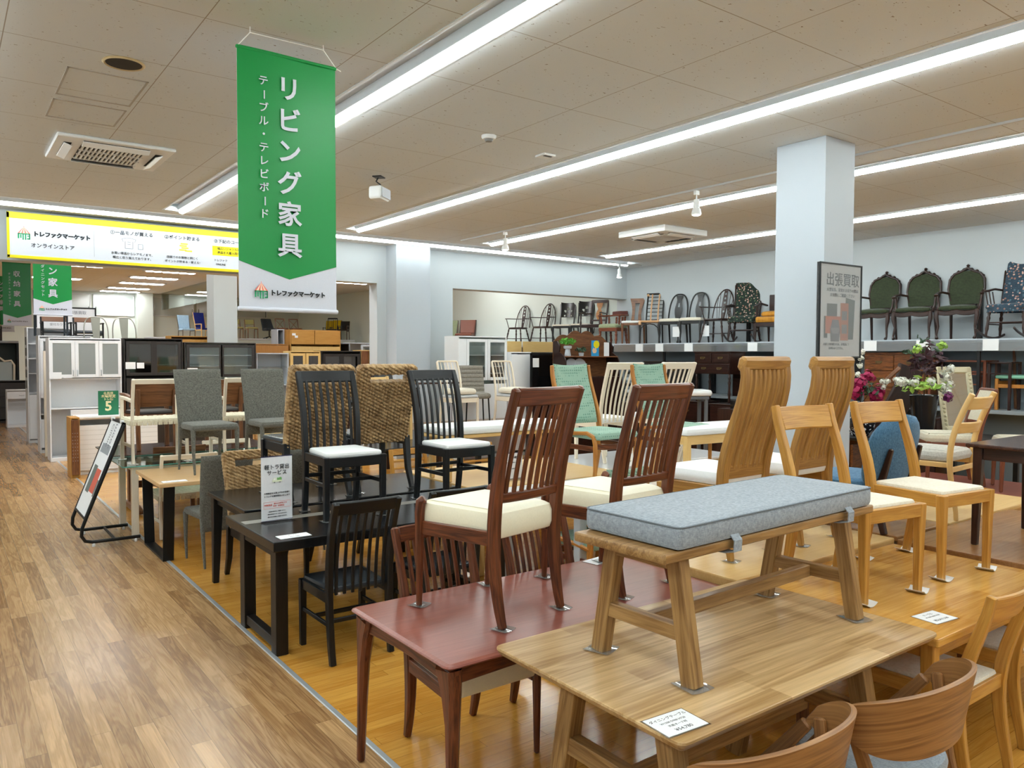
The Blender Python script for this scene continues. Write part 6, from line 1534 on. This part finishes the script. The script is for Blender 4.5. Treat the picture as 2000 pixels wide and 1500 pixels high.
cabinet('drawer_chest', 'black chest of drawers at far left of the aisle', 1.22, 24.0, 0, .8, .45, 1.1, DCAB, drawers=[(0, .8, .1, .4), (0, .8, .4, .7), (0, .8, .7, 1.05)], cat='chest of drawers')
cabinet('drawer_chest', 'dark brown chest behind the black one at far left', 1.0, 25.3, 0, .7, .45, 1.0, DARK, drawers=[(0, .7, .1, .5), (0, .7, .5, .95)], cat='chest of drawers')
r = thing('dressing_table', 'cream dressing table with a curved mirror frame at far left', 'dressing table', (1.05, 24.75, 0))
q = G(); q.bar([(-.25, 0, .75), (-.27, 0, 1.5), (-.2, 0, 1.62), (-.05, 0, 1.6), (.15, 0, 1.78), (.35, 0, 1.6), (.5, 0, 1.62), (.57, 0, 1.5), (.55, 0, .75)], .06, .05, (0, 1, 0), .012); obj('mirror_frame', q, CREAMW, r)
obj('mirror', G().bx(-.22, .52, -.01, .01, .8, 1.58, 0), FROST, r); obj('tabletop', G().bx(-.35, .65, -.4, .03, .70, .75, .008), CREAMW, r)
for x in (-.3, .6):
    for y in (-.36, 0): obj('leg', G().bar([(x, y, 0), (x-.03, y, .15), (x+.02, y, .45), (x, y, .7)], [.03, .04, .06, .07], [.03, .04, .06, .07], (1, 0, 0), .012), CREAMW, r)
# low cabinets in front of the cupboard
r = cabinet('counter_cabinet', 'low white cabinet with ribbed front in front of the cupboard', 1.63, 13.05, 0, 1.1, .45, .84, WCAB, doors=[(0, .55, .06, .74, None, 0), (.56, 1.1, .06, .74, None, 0)])
q = G()
for k in range(9): q.bx(.01, 1.09, -.021, -.017, .1+.07*k, .104+.07*k, 0)
obj('rib', q, plain('rib_grey', 'C9CBCC', .5), r); obj('worktop', G().bx(-.02, 1.12, -.03, .46, .84, .87, .003), WCAB, r)
r = cabinet('pegboard_shelf', 'narrow brown pegboard shelf end left of the ribbed cabinet', 1.50, 12.75, 0, .12, .4, .88, WOODC, panels=[(.01, .11, .05, .85, BROWN)], cat='shelf')
q = G()
for i in range(3):
    for k in range(9): q.bx(.025+.03*i, .032+.03*i, -.0135, -.012, .25+.05*k, .257+.05*k, 0)
obj('peg_holes', q, WHITE, r)
r = thing('poster_card', 'green card with a large cream numeral five standing on the ribbed cabinet', 'poster', (2.07, 13.2, .87))
q = G(); q.bx(-.14, .14, 0, .006, 0, .37, .001); q.bx(-.1, .1, 0, .08, 0, .004, .001); obj('board', q, plain('card_green', '1E7A55', .5), r)
obj('numeral', join_text([('5', .2, 0, .13, .03, False)]), plain('card_cream', 'F3E9B8', .6), r, loc=(0, -.002, 0))
obj('lettering', join_text([('会員様', .045, 0, .33, .01, False), ('木曜限定', .05, 0, .285, .02, False), ('トレ感', .045, 0, .24, .02, False)]), MATS['card_cream'], r, loc=(0, -.002, 0))
# hall display shelf carrying far chairs
r = thing('display_shelf', 'long pale display shelf in the hall carrying a row of far chairs', 'shelf', (6.5, 32.0, 0))
obj('deck', G().bx(0, 8.4, 0, 1.2, 2.40, 2.46, .004), WHITE, r)
obj('front_panel', G().bx(0, 8.4, .02, .04, 1.95, 2.40, 0), FROST, r)
for x in (0, 2.8, 5.6, 8.35): obj('upright', G().bx(x, x+.05, .04, 1.15, 0, 2.40, .003, 2), WHITE, r)
HG = 'chairs on the hall shelf'
for a in ((sky_chair, 7.9, 190, 'pale blue sling chair on the hall shelf'), (navy_chair, 8.55, 200, 'dark blue sling chair with wooden arms on the hall shelf'), (olive_chair, 9.85, 178, 'olive padded chair on the hall shelf, just right of the grey pillar'), (olive_chair, 10.45, 180, 'olive padded chair on the hall shelf, beside the dark swivel chair'), (swivel_chair, 11.2, 190, 'dark grey tufted swivel chair on the hall shelf'), (cross_chair, 11.75, 180, 'wooden cross-back chair on the hall shelf beside the swivel chair'), (cross_chair, 12.35, 180, 'wooden cross-back chair on the hall shelf, right one'), (rod_chair, 14.0, 150, 'black rod-back chair on the hall shelf right of the banner foot'), (dark_side_chair, 14.55, 140, 'dark armchair on the hall shelf next to the rod-back chair')):
    put(a[0], a[1], 32.4, 2.46, a[2], a[3], HG)
r = thing('display_shelf', 'pale display shelf at the hall right wall carrying yellow chairs', 'shelf', (13.6, 34.0, 0))
obj('deck', G().bx(0, 1.7, 0, 2.6, 2.42, 2.48, .004), WHITE, r); obj('front_panel', G().bx(0, 1.7, .02, .04, 1.7, 2.42, 0), FROST, r)
for x in (0, 1.65): obj('upright', G().bx(x, x+.05, .04, 2.55, 0, 2.42, .003, 2), WHITE, r)
put(yellow_chair, 14.95, 35.0, 2.48, 140, 'yellow armchair at the far right wall of the hall, left one', HG)
put(yellow_chair, 15.0, 34.3, 2.48, 140, 'yellow armchair at the far right wall of the hall, beside the back pillar', HG)
# chairs standing behind the aisle cabinets, their tops showing
TG = 'chairs stored behind the cupboard tops'
r = cabinet('tall_cabinet', 'white cabinet hidden behind the cupboard, carrying metal chairs', 2.02, 15.5, 0, 1.05, .5, 1.62, WCAB)
put(metal_chair, 2.33, 15.75, 1.62, 183, 'bare metal chair with bent frame above the cupboard, left one', TG)
put(metal_chair, 2.80, 15.75, 1.62, 183, 'bare metal chair with bent frame above the dark cabinet, right one', TG)
r = cabinet('tall_cabinet', 'white cabinet behind the cupboard carrying low black armchairs', 1.6, 17.6, 0, 1.25, .5, 1.80, WCAB)
put(black_low_chair, 1.88, 17.85, 1.80, 180, 'low black armchair with curved brown back rail, left one', TG)
put(black_low_chair, 2.45, 17.85, 1.80, 180, 'low black armchair with curved brown back rail, right one', TG)
put(rattan_chair, 1.66, 16.55, 2.13-.0, 178, 'dark blue-grey low-backed chair on the tall white display cabinet', TG)
r = thing('notice_board', 'black framed white notice board behind the metal chairs', 'notice board', (2.2, 19.0, 2.0))
obj('board', G().bx(-.55, .55, 0, .02, .2, .78, .002), PAPER, r)
q = G()
for b in ((-.57, .57, .77, .8), (-.57, .57, .18, .21), (-.57, -.54, .18, .8), (.54, .57, .18, .8)): q.bx(b[0], b[1], -.008, .025, b[2], b[3], .002)
obj('frame', q, BLACKM, r); obj('stand', G().bx(-.02, .02, 0, .03, -2.0, .2, .003, 2), BLACKM, r)
obj('lettering', join_text([('家具の出張買取', .08, .1, .68, 0, False), ('受付カウンター', .06, -.1, .42, 0, False)]), GREYINK, r, loc=(0, -.003, 0))
# left end: sofa shelf glimpsed under the far banner
r = thing('display_shelf', 'dark shelf at far left with a patterned rug hanging on it', 'shelf', (-.2, 25.7, 0))
obj('deck', G().bx(0, 2.0, 0, .6, 2.1, 2.16, .004), WHITE, r); obj('back_panel', G().bx(0, 2.0, .56, .6, 0, 2.1, 0), plain('shelf_back', '4A5250', .7), r); obj('lower_deck', G().bx(0, 2.0, 0, .6, 1.0, 1.05, .004), WHITE, r)
for x in (0, 1.95): obj('upright', G().bx(x, x+.05, 0, .6, 0, 2.1, .003, 2), BLACKM, r)
tag(obj('rug', G().sheet(lambda u, v: (.1+.95*u, 25.68-.1*v, 1.35+.55*v), 6, 4, .02), FLORAL), 'dark patterned rug draped at the far left shelf', 'rug')
put(grey_side_chair, 1.2, 25.95, 2.16, 180, 'green seat top on the far left shelf')

# ---------------------------------------------------------------- right wall: two-tier shelf
r = thing('storage_rack', 'long two-tier wall shelf carrying antique chairs along the right wall', 'shelf', (11.55, 3.6, 0))
L = 15.6
obj('upper_deck', G().bx(0, .64, 0, L, 2.0, 2.05, .004), WHITE, r)
obj('lower_deck', G().bx(0, .64, 0, L, 1.02, 1.07, .004), plain('shelf_grey', '8C9498', .5), r)
obj('back_panel', G().bx(.625, .645, 0, L, 0, 2.0, 0), plain('shelf_backing', '79848B', .7), r)
for k in range(6):
    obj('upright', G().bx(.56, .62, .3+k*2.95, .38+k*2.95, 0, 2.0, .003, 2), BLACKM, r)
    obj('front_post', G().bx(.02, .06, 1.2+k*2.9, 1.24+k*2.9, 0, 2.0, .003, 2), BLACKM, r)
q = G(); q.bx(-.012, -.008, .2, 8.4, 1.88, 2.03, 0); obj('label_strip', q, pane_mat('label_strip', (.75, .77, .8), .5, .12, haze=.25, hazecol=(.45, .48, .5)), r)
for i, yy in enumerate((4.65, 5.55, 6.35, 8.5, 9.95, 10.7, 11.25)):
    t = tag(obj('shelf_label', G().bx(11.524, 11.535, yy-.1, yy+.1, 1.885, 2.04, 0), PAPER), 'white price label on the wall shelf edge, number %s from the right' % ('one', 'two', 'three', 'four', 'five', 'six', 'seven')[i], 'price label', 'price labels on the wall shelf')
SG = 'antique chairs on the wall shelf'
Z2 = 2.05
for b, y, a, lb in ((windsor_chair, 15.75, 70, 'black spindle-back armchair with bowed hoop on the shelf, leftmost of the pair'), (windsor_chair, 14.75, 70, 'black spindle-back armchair with bowed hoop on the shelf, right of its twin'), (panel_top_chair, 14.0, 60, 'black side chair with pierced crest panel on the shelf, left one'), (panel_top_chair, 13.35, 60, 'black side chair with pierced crest panel on the shelf, right one'),
        (splat_armchair, 12.95, 68, 'dark armchair with pale vase-shaped splat on the shelf'), (captain_chair, 12.34, 80, 'low curved armchair with sage green seat on the shelf'), (slot_back_chair, 11.72, 60, 'brown chair with slotted back and white seat on the shelf'), (bamboo_chair, 11.2, 60, 'black rattan chair with tan wrapped bindings on the shelf'),
        (hoop_splat_chair, 10.62, 72, 'black hoop-back chair with cream seat on the shelf, left one'), (hoop_splat_chair, 10.08, 72, 'black hoop-back chair with cream seat on the shelf, right one'), (windsor_chair, 9.5, 80, 'black spindle-back armchair beside the floral rocking chair'), (rocking_chair, 8.92, 66, 'rocking chair with dark floral cushions on the shelf left of the pillar'),
        (mustard_armchair, 8.28, 80, 'low wooden armchair with mustard cushion on the shelf beside the pillar'), (carved_armchair, 6.42, 84, 'carved armchair in green tufted velvet, closest to the poster'), (carved_armchair, 5.80, 82, 'carved armchair in green tufted velvet, middle of the three'), (carved_armchair, 5.18, 80, 'carved armchair in green tufted velvet, beside the blue rocking chair'),
        (rocking_chair_blue, 4.52, 92, 'rocking chair with ruffled blue floral cushions at the shelf right end')):
    put(b, 11.80 if b is windsor_chair else 11.84, y, Z2, 180-a, lb, SG)
put(brown_leather_chair, 11.8, 18.2, Z2-.06, 130, 'brown leather chair at the far left end behind the opening', SG)
put(grey_side_chair, 11.7, 18.95, Z2-.2, 130, 'pale green chair partly behind the opening edge', SG)
tag(obj('pole', G().bar([(11.7, 16.5, 2.22), (11.7, 18.0, 2.20)], .02, .02, n=8), BLACKM), 'black pole lying on the shelf beside the spindle-back chairs', 'pole')
for y in (16.6, 17.9): tag(obj('pole_support', G().box((11.7, y, 2.13), (.06, .06, .16)), BLACKM), 'small black block under the pole, %s end' % ('right' if y < 17 else 'left'), 'block')
for y, a, lb in ((10.35, .4, 'paper tag hanging from the left hoop-back chair'), (9.62, -.3, 'paper tag hanging from the spindle-back armchair')):
    tag(obj('hang_tag', G().box((11.62, y, 2.27), (.006, .17, .2), .001), PAPER), lb, 'price tag')
for k, y in enumerate((5.05, 9.05)): tag(obj('rack_post', G().bx(12.12, 12.18, y-.03, y+.03, 2.05, 2.75, .003, 2), BLACKM), 'thin black post rising from the shelf %s' % ('between two green velvet chairs' if k == 0 else 'behind the floral rocking chair'), 'post')
# lower tier furniture
def on_wall(b, *args, **k):
    o = b(*args, **k); return o
WALNUTC = wood('antique_walnut', '8A5226', '4A260F', .3, 2, 14, amount=1.2)
def chest(name, label, x, y, z, w, d, h, mat, rows, cols=2, legs=.0):
    r = thing(name, label, 'chest of drawers', (x, y, z), -90)
    q = G(); q.bx(0, w, 0, d, legs, h-.02); q.bx(-.015, w+.015, -.02, d, h-.025, h, .005); obj('body', q, mat, r)
    hh = (h-.03-legs)/rows
    for k in range(rows):
        c = cols if (k == rows-1 or cols == 3) else 1
        c = min(c, 2) if cols != 3 else (2 if k < rows-1 else 2)
        for j in range(c):
            q = G(); q.bx(w*j/c+.012, w*(j+1)/c-.012, -.016, 0, legs+hh*k+.012, legs+hh*(k+1)-.01, .005); dr = obj('drawer', q, mat, r)
            for f in ((.28, .72) if c == 1 else (.5,)):
                cx = w*(j+f)/c; cz = legs+hh*(k+.5)
                q = G(); q.bar([(cx-.045, -.018, cz+.012), (cx-.03, -.032, cz-.012), (cx+.03, -.032, cz-.012), (cx+.045, -.018, cz+.012)], .009, .009, (0, 0, 1), n=6); q.box((cx, -.017, cz+.012), (.11, .004, .03), .001); obj('pull', q, plain('aged_brass', '6B5A3C', .35, .8), dr)
    if legs:
        for sx in (.03, w-.03):
            for sy in (.03, d-.03): turned(r, (sx, sy, 0), (sx, sy, legs), .022, mat)
    return r
chest('drawer_chest', 'walnut chest with carved drawer fronts under the carved armchairs', 11.64, 6.50, 1.07, .95, .45, .79, WALNUTC, 3, 2)
def nest(label, x, y, z, w, d, h, mat):
    r = thing('side_table', label, 'table', (x, y, z), -90)
    obj('tabletop', G().bx(0, w, 0, d, h-.025, h, .003), mat, r)
    for a in (.02, w-.02):
        for b in (.02, d-.02): obj('leg', G().bx(a-.017, a+.017, b-.017, b+.017, 0, h-.025, .002, 2), mat, r)
    obj('stretcher', G().bx(.03, w-.03, .01, .03, h-.17, h-.15, .002), mat, r)
    return r
nest('reddish side table on the lower tier, behind the green flowers', 11.64, 5.53, 1.07, .78, .42, .68, RED2)
nest('small reddish side table nested below the larger one', 11.66, 5.2, 1.07, .38, .32, .5, RED2)
put(splat_teal_chair, 11.9, 4.40, 1.07, 86, 'carved splat-back chair with teal seat on the lower tier at right')
nest('dark side table on the lower tier beside the splat-back chair', 11.66, 4.74, 1.07, .3, .35, .66, DARK)
chest('side_chest', 'dark chest with brass drop handles on turned legs, left of the tall oak chair', 11.04, 9.38, .98, .78, .42, .90, DARK, 2, 2, .5)
chest('drawer_chest', 'dark wide cabinet under the shelf behind the small chest', 11.64, 9.0, 1.07, 1.2, .4, .72, DARK, 2, 2)
chest('drawer_chest', 'black chest on the lower tier under the hoop-back chairs', 11.64, 11.2, 1.07, 1.1, .4, .62, DCAB, 2, 2)
chest('writing_desk', 'dark desk standing on the floor beneath the wall shelf', 11.02, 10.5, 0, 1.3, .5, .98, DARK, 3, 2)
chest('drawer_chest', 'dark floor chest beneath the wall shelf, next to the desk', 11.02, 9.0, 0, 1.1, .5, .96, DARK, 3, 2)
chest('drawer_chest', 'brown floor chest beneath the shelf behind the pillar', 11.02, 7.6, 0, 1.2, .5, .98, WALNUTC, 3, 2)
chest('drawer_chest', 'dark floor chest beneath the shelf behind the flower vases', 11.02, 6.2, 0, 1.1, .5, .95, DARK, 3, 2)
# slanted-top bureau and keyboard-like rack
r = thing('bureau', 'dark brown slanted panel leaning before the carved chest', 'panel', (9.95, 5.2, 1.0), -60)
obj('base', G().bx(-.32, .3, -.28, .2, -1.0, 0, .006), DARK, r)
obj('panel', G().bar([(0, 0, 0), (.18, .05, .35), (.24, .1, .66)], .5, .05, (.6, .8, 0), .01), DARK, r); obj('edge', G().bar([(-.3, -.3, 0), (-.14, -.28, .42), (.1, -.2, .66)], .05, .05, (1, 0, 0), .01), BROWN, r)
r = thing('plate_rack', 'black slatted rack leaning behind the cream slat-back chair', 'rack', (9.6, 9.75, 1.0), -70)
for s in (0, .4): obj('side_rail', G().bar([(s, 0, 0), (s, .15, .66)], .04, .03, (1, 0, 0)), BLACKM, r)
for k in range(6): obj('slat', G().bar([(0, .02+.024*k, .08+.105*k), (.4, .02+.024*k, .08+.105*k)], .05, .015, (0, 0, 1)), WHITE if k % 2 else BLACKM, r)
obj('foot', G().bx(-.03, .43, -.15, .3, -1.0, 0, .01), DARK, r)
# hutch with vases
r = thing('hutch', 'dark wooden hutch with scalloped top edge near the back wall', 'hutch', (8.75, 10.2, 0))
HW = 1.30
q = G(); q.bx(0, HW, .02, .45, 0, 1.42, .004); obj('base', q, DARK, r)
def crest(u, v):
    e = .06*abs(math.sin(u*PI*4))+.16*math.sin(PI*u); return (HW*u, .44, 1.42+v*(.62+e))
q = G(); q.sheet(crest, 48, 4, .02); obj('back_panel', q, BROWN, r)
for x in (.0, HW-.025):
    q = G(); q.add([(x+a, b, c) for a in (0, .025) for b, c in ((.1, 1.42), (.44, 1.42), (.44, 2.05), (.33, 2.05), (.26, 1.95), (.28, 1.86), (.14, 1.78), (.1, 1.7))], [tuple(range(7, -1, -1)), tuple(range(8, 16))]+[(i, (i+1) % 8, 8+(i+1) % 8, 8+i) for i in range(8)], [(0, 0, 0)]*16); obj('side_panel', q, DARK, r)
obj('shelf', G().bx(.02, HW-.02, .12, .44, 1.77, 1.79, .003), BROWN, r)
for x, z in ((.28, 1.44), (.48, 1.44)):
    o = tag(obj('plate', G().lathe([(.001, 0), (.09, .004), (.155, .022), (.15, .03), (.001, .012)], 28), WHITE, loc=(8.75+x, 10.48, z+.155), rot=(PI/2-.15, 0, 0)), 'white round plate standing in the hutch, %s one' % ('left' if x < .3 else 'right'), 'plate')
t = thing('vase', 'white goblet-shaped vase with bright green leaves on the hutch shelf', 'vase', (8.90, 10.42, 1.79))
obj('body', G().lathe([(.001, 0), (.055, 0), (.06, .01), (.045, .09), (.042, .12), (.07, .135), (.075, .17), (.06, .18), (.001, .17)], 24), WHITE, t)
def leaves(parent, n, r0, zc, mat, s=.05, name='leaves', zs=.6, seed=1):
    rnd = random.Random(seed); q = G()
    for i in range(n):
        th, ph = rnd.random()*2*PI, math.acos(rnd.uniform(-.4, 1)); rr = r0*rnd.uniform(.35, 1)
        c = Vector((rr*math.sin(ph)*math.cos(th), rr*math.sin(ph)*math.sin(th), zc+rr*zs*math.cos(ph)))
        d = Vector((rnd.uniform(-1, 1), rnd.uniform(-1, 1), rnd.uniform(-.3, .8))).normalized(); e = d.cross(Vector((rnd.uniform(-1, 1), rnd.uniform(-1, 1), rnd.uniform(-1, 1)))).normalized(); k = s*rnd.uniform(.6, 1.2); nn = d.cross(e)*k*.18
        q.add([c-d*k*.6, c+e*k*.32+nn, c+d*k*.7, c-e*k*.32+nn, c-nn*.3], [(0, 1, 4), (1, 2, 4), (2, 3, 4), (3, 0, 4)], [(0, 0, 0)]*5)
    o = obj(name, q, mat, parent); o['kind'] = 'stuff'; return o
LEAF = plain('leaf_green', '5FA83A', .5); LEAFD = plain('leaf_dark', '35513A', .5); LEAFP = plain('leaf_purple', '4A2F38', .5); LIME = plain('leaf_lime', 'A9CF5E', .5); MAG = plain('magenta_petal', 'A6124F', .6); WPET = plain('white_petal', 'F1F2E6', .6); PURP = plain('purple_petal', '7A2F66', .6)
leaves(t, 90, .14, .24, LEAF, .07, seed=2)
t = thing('plant', 'small dark trailing plant on the hutch shelf', 'plant', (9.22, 10.42, 1.79)); leaves(t, 70, .11, .1, LEAFD, .05, seed=3); obj('pot', G().lathe([(.001, 0), (.04, 0), (.05, .06), (.001, .055)], 16), WHITE, t)
t = thing('poster_card', 'blue card with yellow circle on the hutch shelf', 'poster', (9.50, 10.36, 1.79), 6)
obj('board', G().bx(-.1, .1, 0, .006, 0, .28, .001), plain('card_blue', '2E9BD6', .5), t)
q = G(); q.add([(.03+.08*math.cos(k*PI/10), -.002, .21+.07*math.sin(k*PI/10)) for k in range(20)], [tuple(range(19, -1, -1))], [(0, 0, 0)]*20); obj('circle', q, YELLOW, t)
q = G(); q.add([(-.02+.06*math.cos(k*PI/6), -.002, .1+.05*math.sin(k*PI/6)*(1+.3*math.cos(3*k))) for k in range(12)], [tuple(range(11, -1, -1))], [(0, 0, 0)]*12); obj('figure', q, plain('card_peach', 'EBC6A4', .6), t)
t = thing('poster_card', 'narrow white card at the right end of the hutch shelf', 'poster', (9.78, 10.36, 1.79), 6); obj('board', G().bx(-.07, .07, 0, .006, 0, .25, .001), PAPER, t)
# white glass cabinet, boards, fire screen
r = cabinet('display_cabinet', 'white cabinet with two glass doors beside the back opening', 7.12, 11.2, 0, 1.02, .45, 2.13, WCAB, back=WALLG, shelves=[(1.48,), (1.6,), (1.8,)], doors=[(.16, .6, 1.36, 2.08, PANE, 0), (.6, 1.02, 1.36, 2.08, PANE, 0), (.16, 1.02, .5, 1.3, None, 0), (.16, 1.02, .1, .48, None, 0), (0, .16, .1, 2.08, None, 0)])
for x, w, lb in ((8.40, .38, 'pale wood board leaning on top beside the white cabinet, narrow one'), (8.82, .74, 'pale wood board on top under the pierced-crest chairs, wide one')):
    tag(obj('wood_panel', G().bx(x, x+w, 11.6, 11.63, 1.86, 2.06, .002), WOODC2), lb, 'panel')
cabinet('white_chest', 'plain white cabinet top behind the cream rod-back chair', 8.16, 11.1, 0, .46, .4, 1.86, WCAB, doors=[(0, .46, .1, 1.82, None, 0)])
cabinet('tall_stand', 'dark stand block under the pale boards', 8.66, 11.65, 0, .95, .3, 1.85, DCAB)
r = thing('fire_screen', 'black framed dark glass screen with a white price note', 'screen', (8.42, 10.85, 1.2)); obj('glass', G().bx(0, .72, 0, .02, .02, .62, 0), plain('screen_glass', '0E0F11', .15), r)
q = G()
for b in ((0, .72, .6, .64), (0, .72, 0, .03), (0, .025, 0, .64), (.695, .72, 0, .64)): q.bx(b[0], b[1], -.01, .03, b[2], b[3], .002)
obj('frame', q, BLACKM, r); tagcard(r, .1, .47, .14, .16, -.012); obj('stand', G().bx(.05, .67, .0, .2, -1.2, 0, .004), DARK, r)
# cabinets in the shaded recess past the opening
cabinet('tall_cabinet', 'dark tall cabinet beyond the opening, under the spindle-back chairs', 9.3, 13.2, 0, 2.2, .5, 1.85, DCAB, doors=[(0, 1.1, .1, 1.8, None, 0), (1.1, 2.2, .1, 1.8, None, 0)])
# flowers, mirror, black stands behind the pillar
def vase(label, x, y, z, prof, mat, cat='vase'):
    t = thing('vase', label, cat, (x, y, z)); obj('body', G().lathe(prof, 28), mat, t); return t
t = thing('display_stand', 'low black stand behind the pillar holding the flower vases', 'stand', (8.2, 4.55, 0)); obj('top', G().bx(0, 1.6, -.95, .35, .86, .90, .004), BLACKM, t)
for a in (.04, 1.56):
    for b in (-.91, .31): obj('leg', G().bx(a-.025, a+.025, b-.025, b+.025, 0, .86, .003, 2), BLACKM, t)
obj('back_panel', G().bx(.1, 1.5, .2, .23, .1, .8, 0), WALNUTC, t)
def speckle():
    m, nt, b = new_mat('speckled_ceramic'); v = nt.nodes.new('ShaderNodeTexNoise'); v.inputs['Scale'].default_value = 16; v.inputs['Distortion'].default_value = 1.5
    tc = nt.nodes.new('ShaderNodeTexCoord'); nt.links.new(tc.outputs['Object'], v.inputs['Vector']); c = nt.nodes.new('ShaderNodeValToRGB'); c.color_ramp.interpolation = 'CONSTANT'; c.color_ramp.elements[0].color = (.01, .01, .015, 1); c.color_ramp.elements[1].position = .56; c.color_ramp.elements[1].color = (.7, .72, .75, 1)
    nt.links.new(v.outputs['Fac'], c.inputs['Fac']); nt.links.new(c.outputs['Color'], b.inputs['Base Color']); b.inputs['Roughness'].default_value = .15; return m
t = vase('black and white speckled round vase with crimson flowers behind the pillar', 8.38, 4.72, .90, [(.001, 0), (.08, 0), (.15, .08), (.17, .18), (.14, .29), (.09, .35), (.10, .38), (.001, .37)], speckle())
leaves(t, 120, .22, .5, LEAFD, .07, seed=5)
def blooms(t, pts, mat, r0, name='flower'):
    for i, p in enumerate(pts):
        rnd = random.Random(i); q = G()
        for k in range(46):
            d = Vector((rnd.gauss(0, 1), rnd.gauss(0, 1), rnd.gauss(0, 1))).normalized(); c = Vector(p)+d*r0*rnd.uniform(.35, 1); e = d.cross(Vector((rnd.random(), rnd.random(), rnd.random()))).normalized(); f = d.cross(e); s = r0*.4
            q.add([c-e*s, c-f*s*.8+d*s*.3, c+e*s, c+f*s*.8+d*s*.3], [(0, 1, 2, 3)], [(0, 0, 0)]*4)
        obj(name, q, mat, t)
blooms(t, [(-.12, -.05, .60), (.04, -.06, .66), (.2, -.1, .52), (.06, -.16, .46), (-.2, -.05, .5)], MAG, .085)
rnd = random.Random(4)
blooms(t, [(-.16, -.1, .95), (-.18, -.1, .88), (-.2, -.1, .80), (.1, -.2, .62), (.2, -.2, .62), (.3, -.25, .64), (-.24, -.1, .7), (.36, -.3, .64), (.12, -.2, .56)], WPET, .034, 'blossom')
q = G(); q.bar([(0, 0, .35), (-.12, -.05, .6), (-.17, -.1, .96)], .008, .008, n=5); q.bar([(0, 0, .35), (.1, -.1, .55), (.38, -.3, .65)], .008, .008, n=5); q.bar([(0, 0, .35), (.02, -.03, .6)], .01, .01, n=5); obj('stem', q, plain('stem_brown', '4B3A28', .7), t)
t = vase('tall black vase with white and lime flowers and dark foliage', 8.93, 4.28, .90, [(.001, 0), (.1, 0), (.11, .1), (.15, .46), (.14, .47), (.001, .4)], plain('black_ceramic', '0D0D10', .25))
leaves(t, 110, .2, .78, LEAFP, .085, seed=8, zs=1.5); leaves(t, 60, .3, .56, LIME, .07, seed=9, name='lime_leaves', zs=.4); leaves(t, 26, .24, .92, LEAFD, .06, seed=12, name='grey_leaves', zs=1.0)
blooms(t, [(-.34, .1, .62), (-.27, .08, .61), (-.18, .02, .62), (-.04, -.1, .62), (.18, -.15, .66), (.24, -.16, .58), (.22, -.18, .76), (.28, -.1, .70), (.08, -.16, .56), (.15, -.18, .5)], WPET, .055, 'blossom')
blooms(t, [(.12, -.2, .45)], PURP, .06); blooms(t, [(-.13, .03, .98), (.18, -.1, 1.02)], LIME, .06, 'succulent')
q = G(); q.bar([(0, 0, .4), (.0, 0, .95)], .012, .012, n=5); q.bar([(0, 0, .45), (-.2, .05, .58), (-.36, .1, .62)], .008, .008, n=5); obj('stem', q, MATS['stem_brown'], t)
t = thing('mirror', 'ornate pale gold framed mirror leaning on the black stand', 'mirror', (9.72, 4.22, .90), -36)
t.rotation_euler = (math.radians(-14), 0, math.radians(-36))
obj('glass', G().bx(-.15, .15, -.004, .004, .06, .74, 0), plain('mirror_glass', 'E8ECEE', .03, 1.0), t)
q = G()
for b in ((-.21, -.14, 0, .8), (.14, .21, 0, .8), (-.21, .21, 0, .08), (-.21, .21, .72, .8)): q.bx(b[0], b[1], -.02, .02, b[2], b[3], .012)
for k in range(14): q.lathe([(.001, -.02), (.02, -.01), (.02, .01), (.001, .02)], 7, (-.175, -.02, .05+.05*k)); q.lathe([(.001, -.02), (.02, -.01), (.02, .01), (.001, .02)], 7, (.175, -.02, .05+.05*k))
obj('frame', q, plain('pale_gold', 'C9BFA0', .35, .4), t)
tag(obj('price_tag', G().box((8.85, 4.55, 1.12), (.12, .006, .17), .001, rz=-.6), PAPER), 'white price tag between the two flower vases', 'price tag')
# low table with rug sample at right
t = table('low_table', 'wooden low table with a patterned cloth at the right edge', 9.1, 10.4, 2.3, 3.3, .95, .03, BROWN, BROWN, .06, .03)
tag(obj('table_cloth', G().bx(9.2, 10.3, 2.35, 3.25, .951, .955, 0), fabric('pale_cloth', 'E3DACB', 'CDBEA8', 60)), 'pale patterned cloth lying on the low table at right', 'cloth')
# stool with white pad and small items near the dark chest
r = thing('stool', 'grey framed stool with a long white seat pad behind the slatted brown chair', 'stool', (9.3, 8.3, .75), -30)
q = G(); cushion(q, rrect(1.1, 1.1, .42, .05), .42, .52, .045, .01); obj('seat', q, WHITEV, r); obj('seat_frame', G().bx(-.5, .5, -.18, .18, .37, .42, .004), plain('grey_frame', '63666A', .4), r)
for x in (-.46, .46):
    for y in (-.15, .15): obj('leg', G().bx(x-.025, x+.025, y-.025, y+.025, -.75, .37, .003, 2), MATS['grey_frame'], r)
r = cabinet('box_shelf', 'low dark shelf with boxes and yellow stickers beside the tall oak chair', 9.6, 7.3, 0, .9, .4, 1.0, DARK, shelves=[(.6,)], cat='shelf')
tag(obj('carton', G().bx(9.65, 10.35, 7.22, 7.5, 1.0, 1.14, .003), BLACKL), 'black carton with a yellow sticker on the low dark shelf', 'box'); tag(obj('sticker', G().bx(9.95, 10.15, 7.215, 7.22, 1.01, 1.12, 0), YELLOW), 'yellow sticker on the black carton', 'sticker'); tag(obj('price_tag', G().box((9.85, 7.25, 1.23), (.22, .006, .15), .001), PAPER), 'white price tag standing on the black carton', 'price tag')
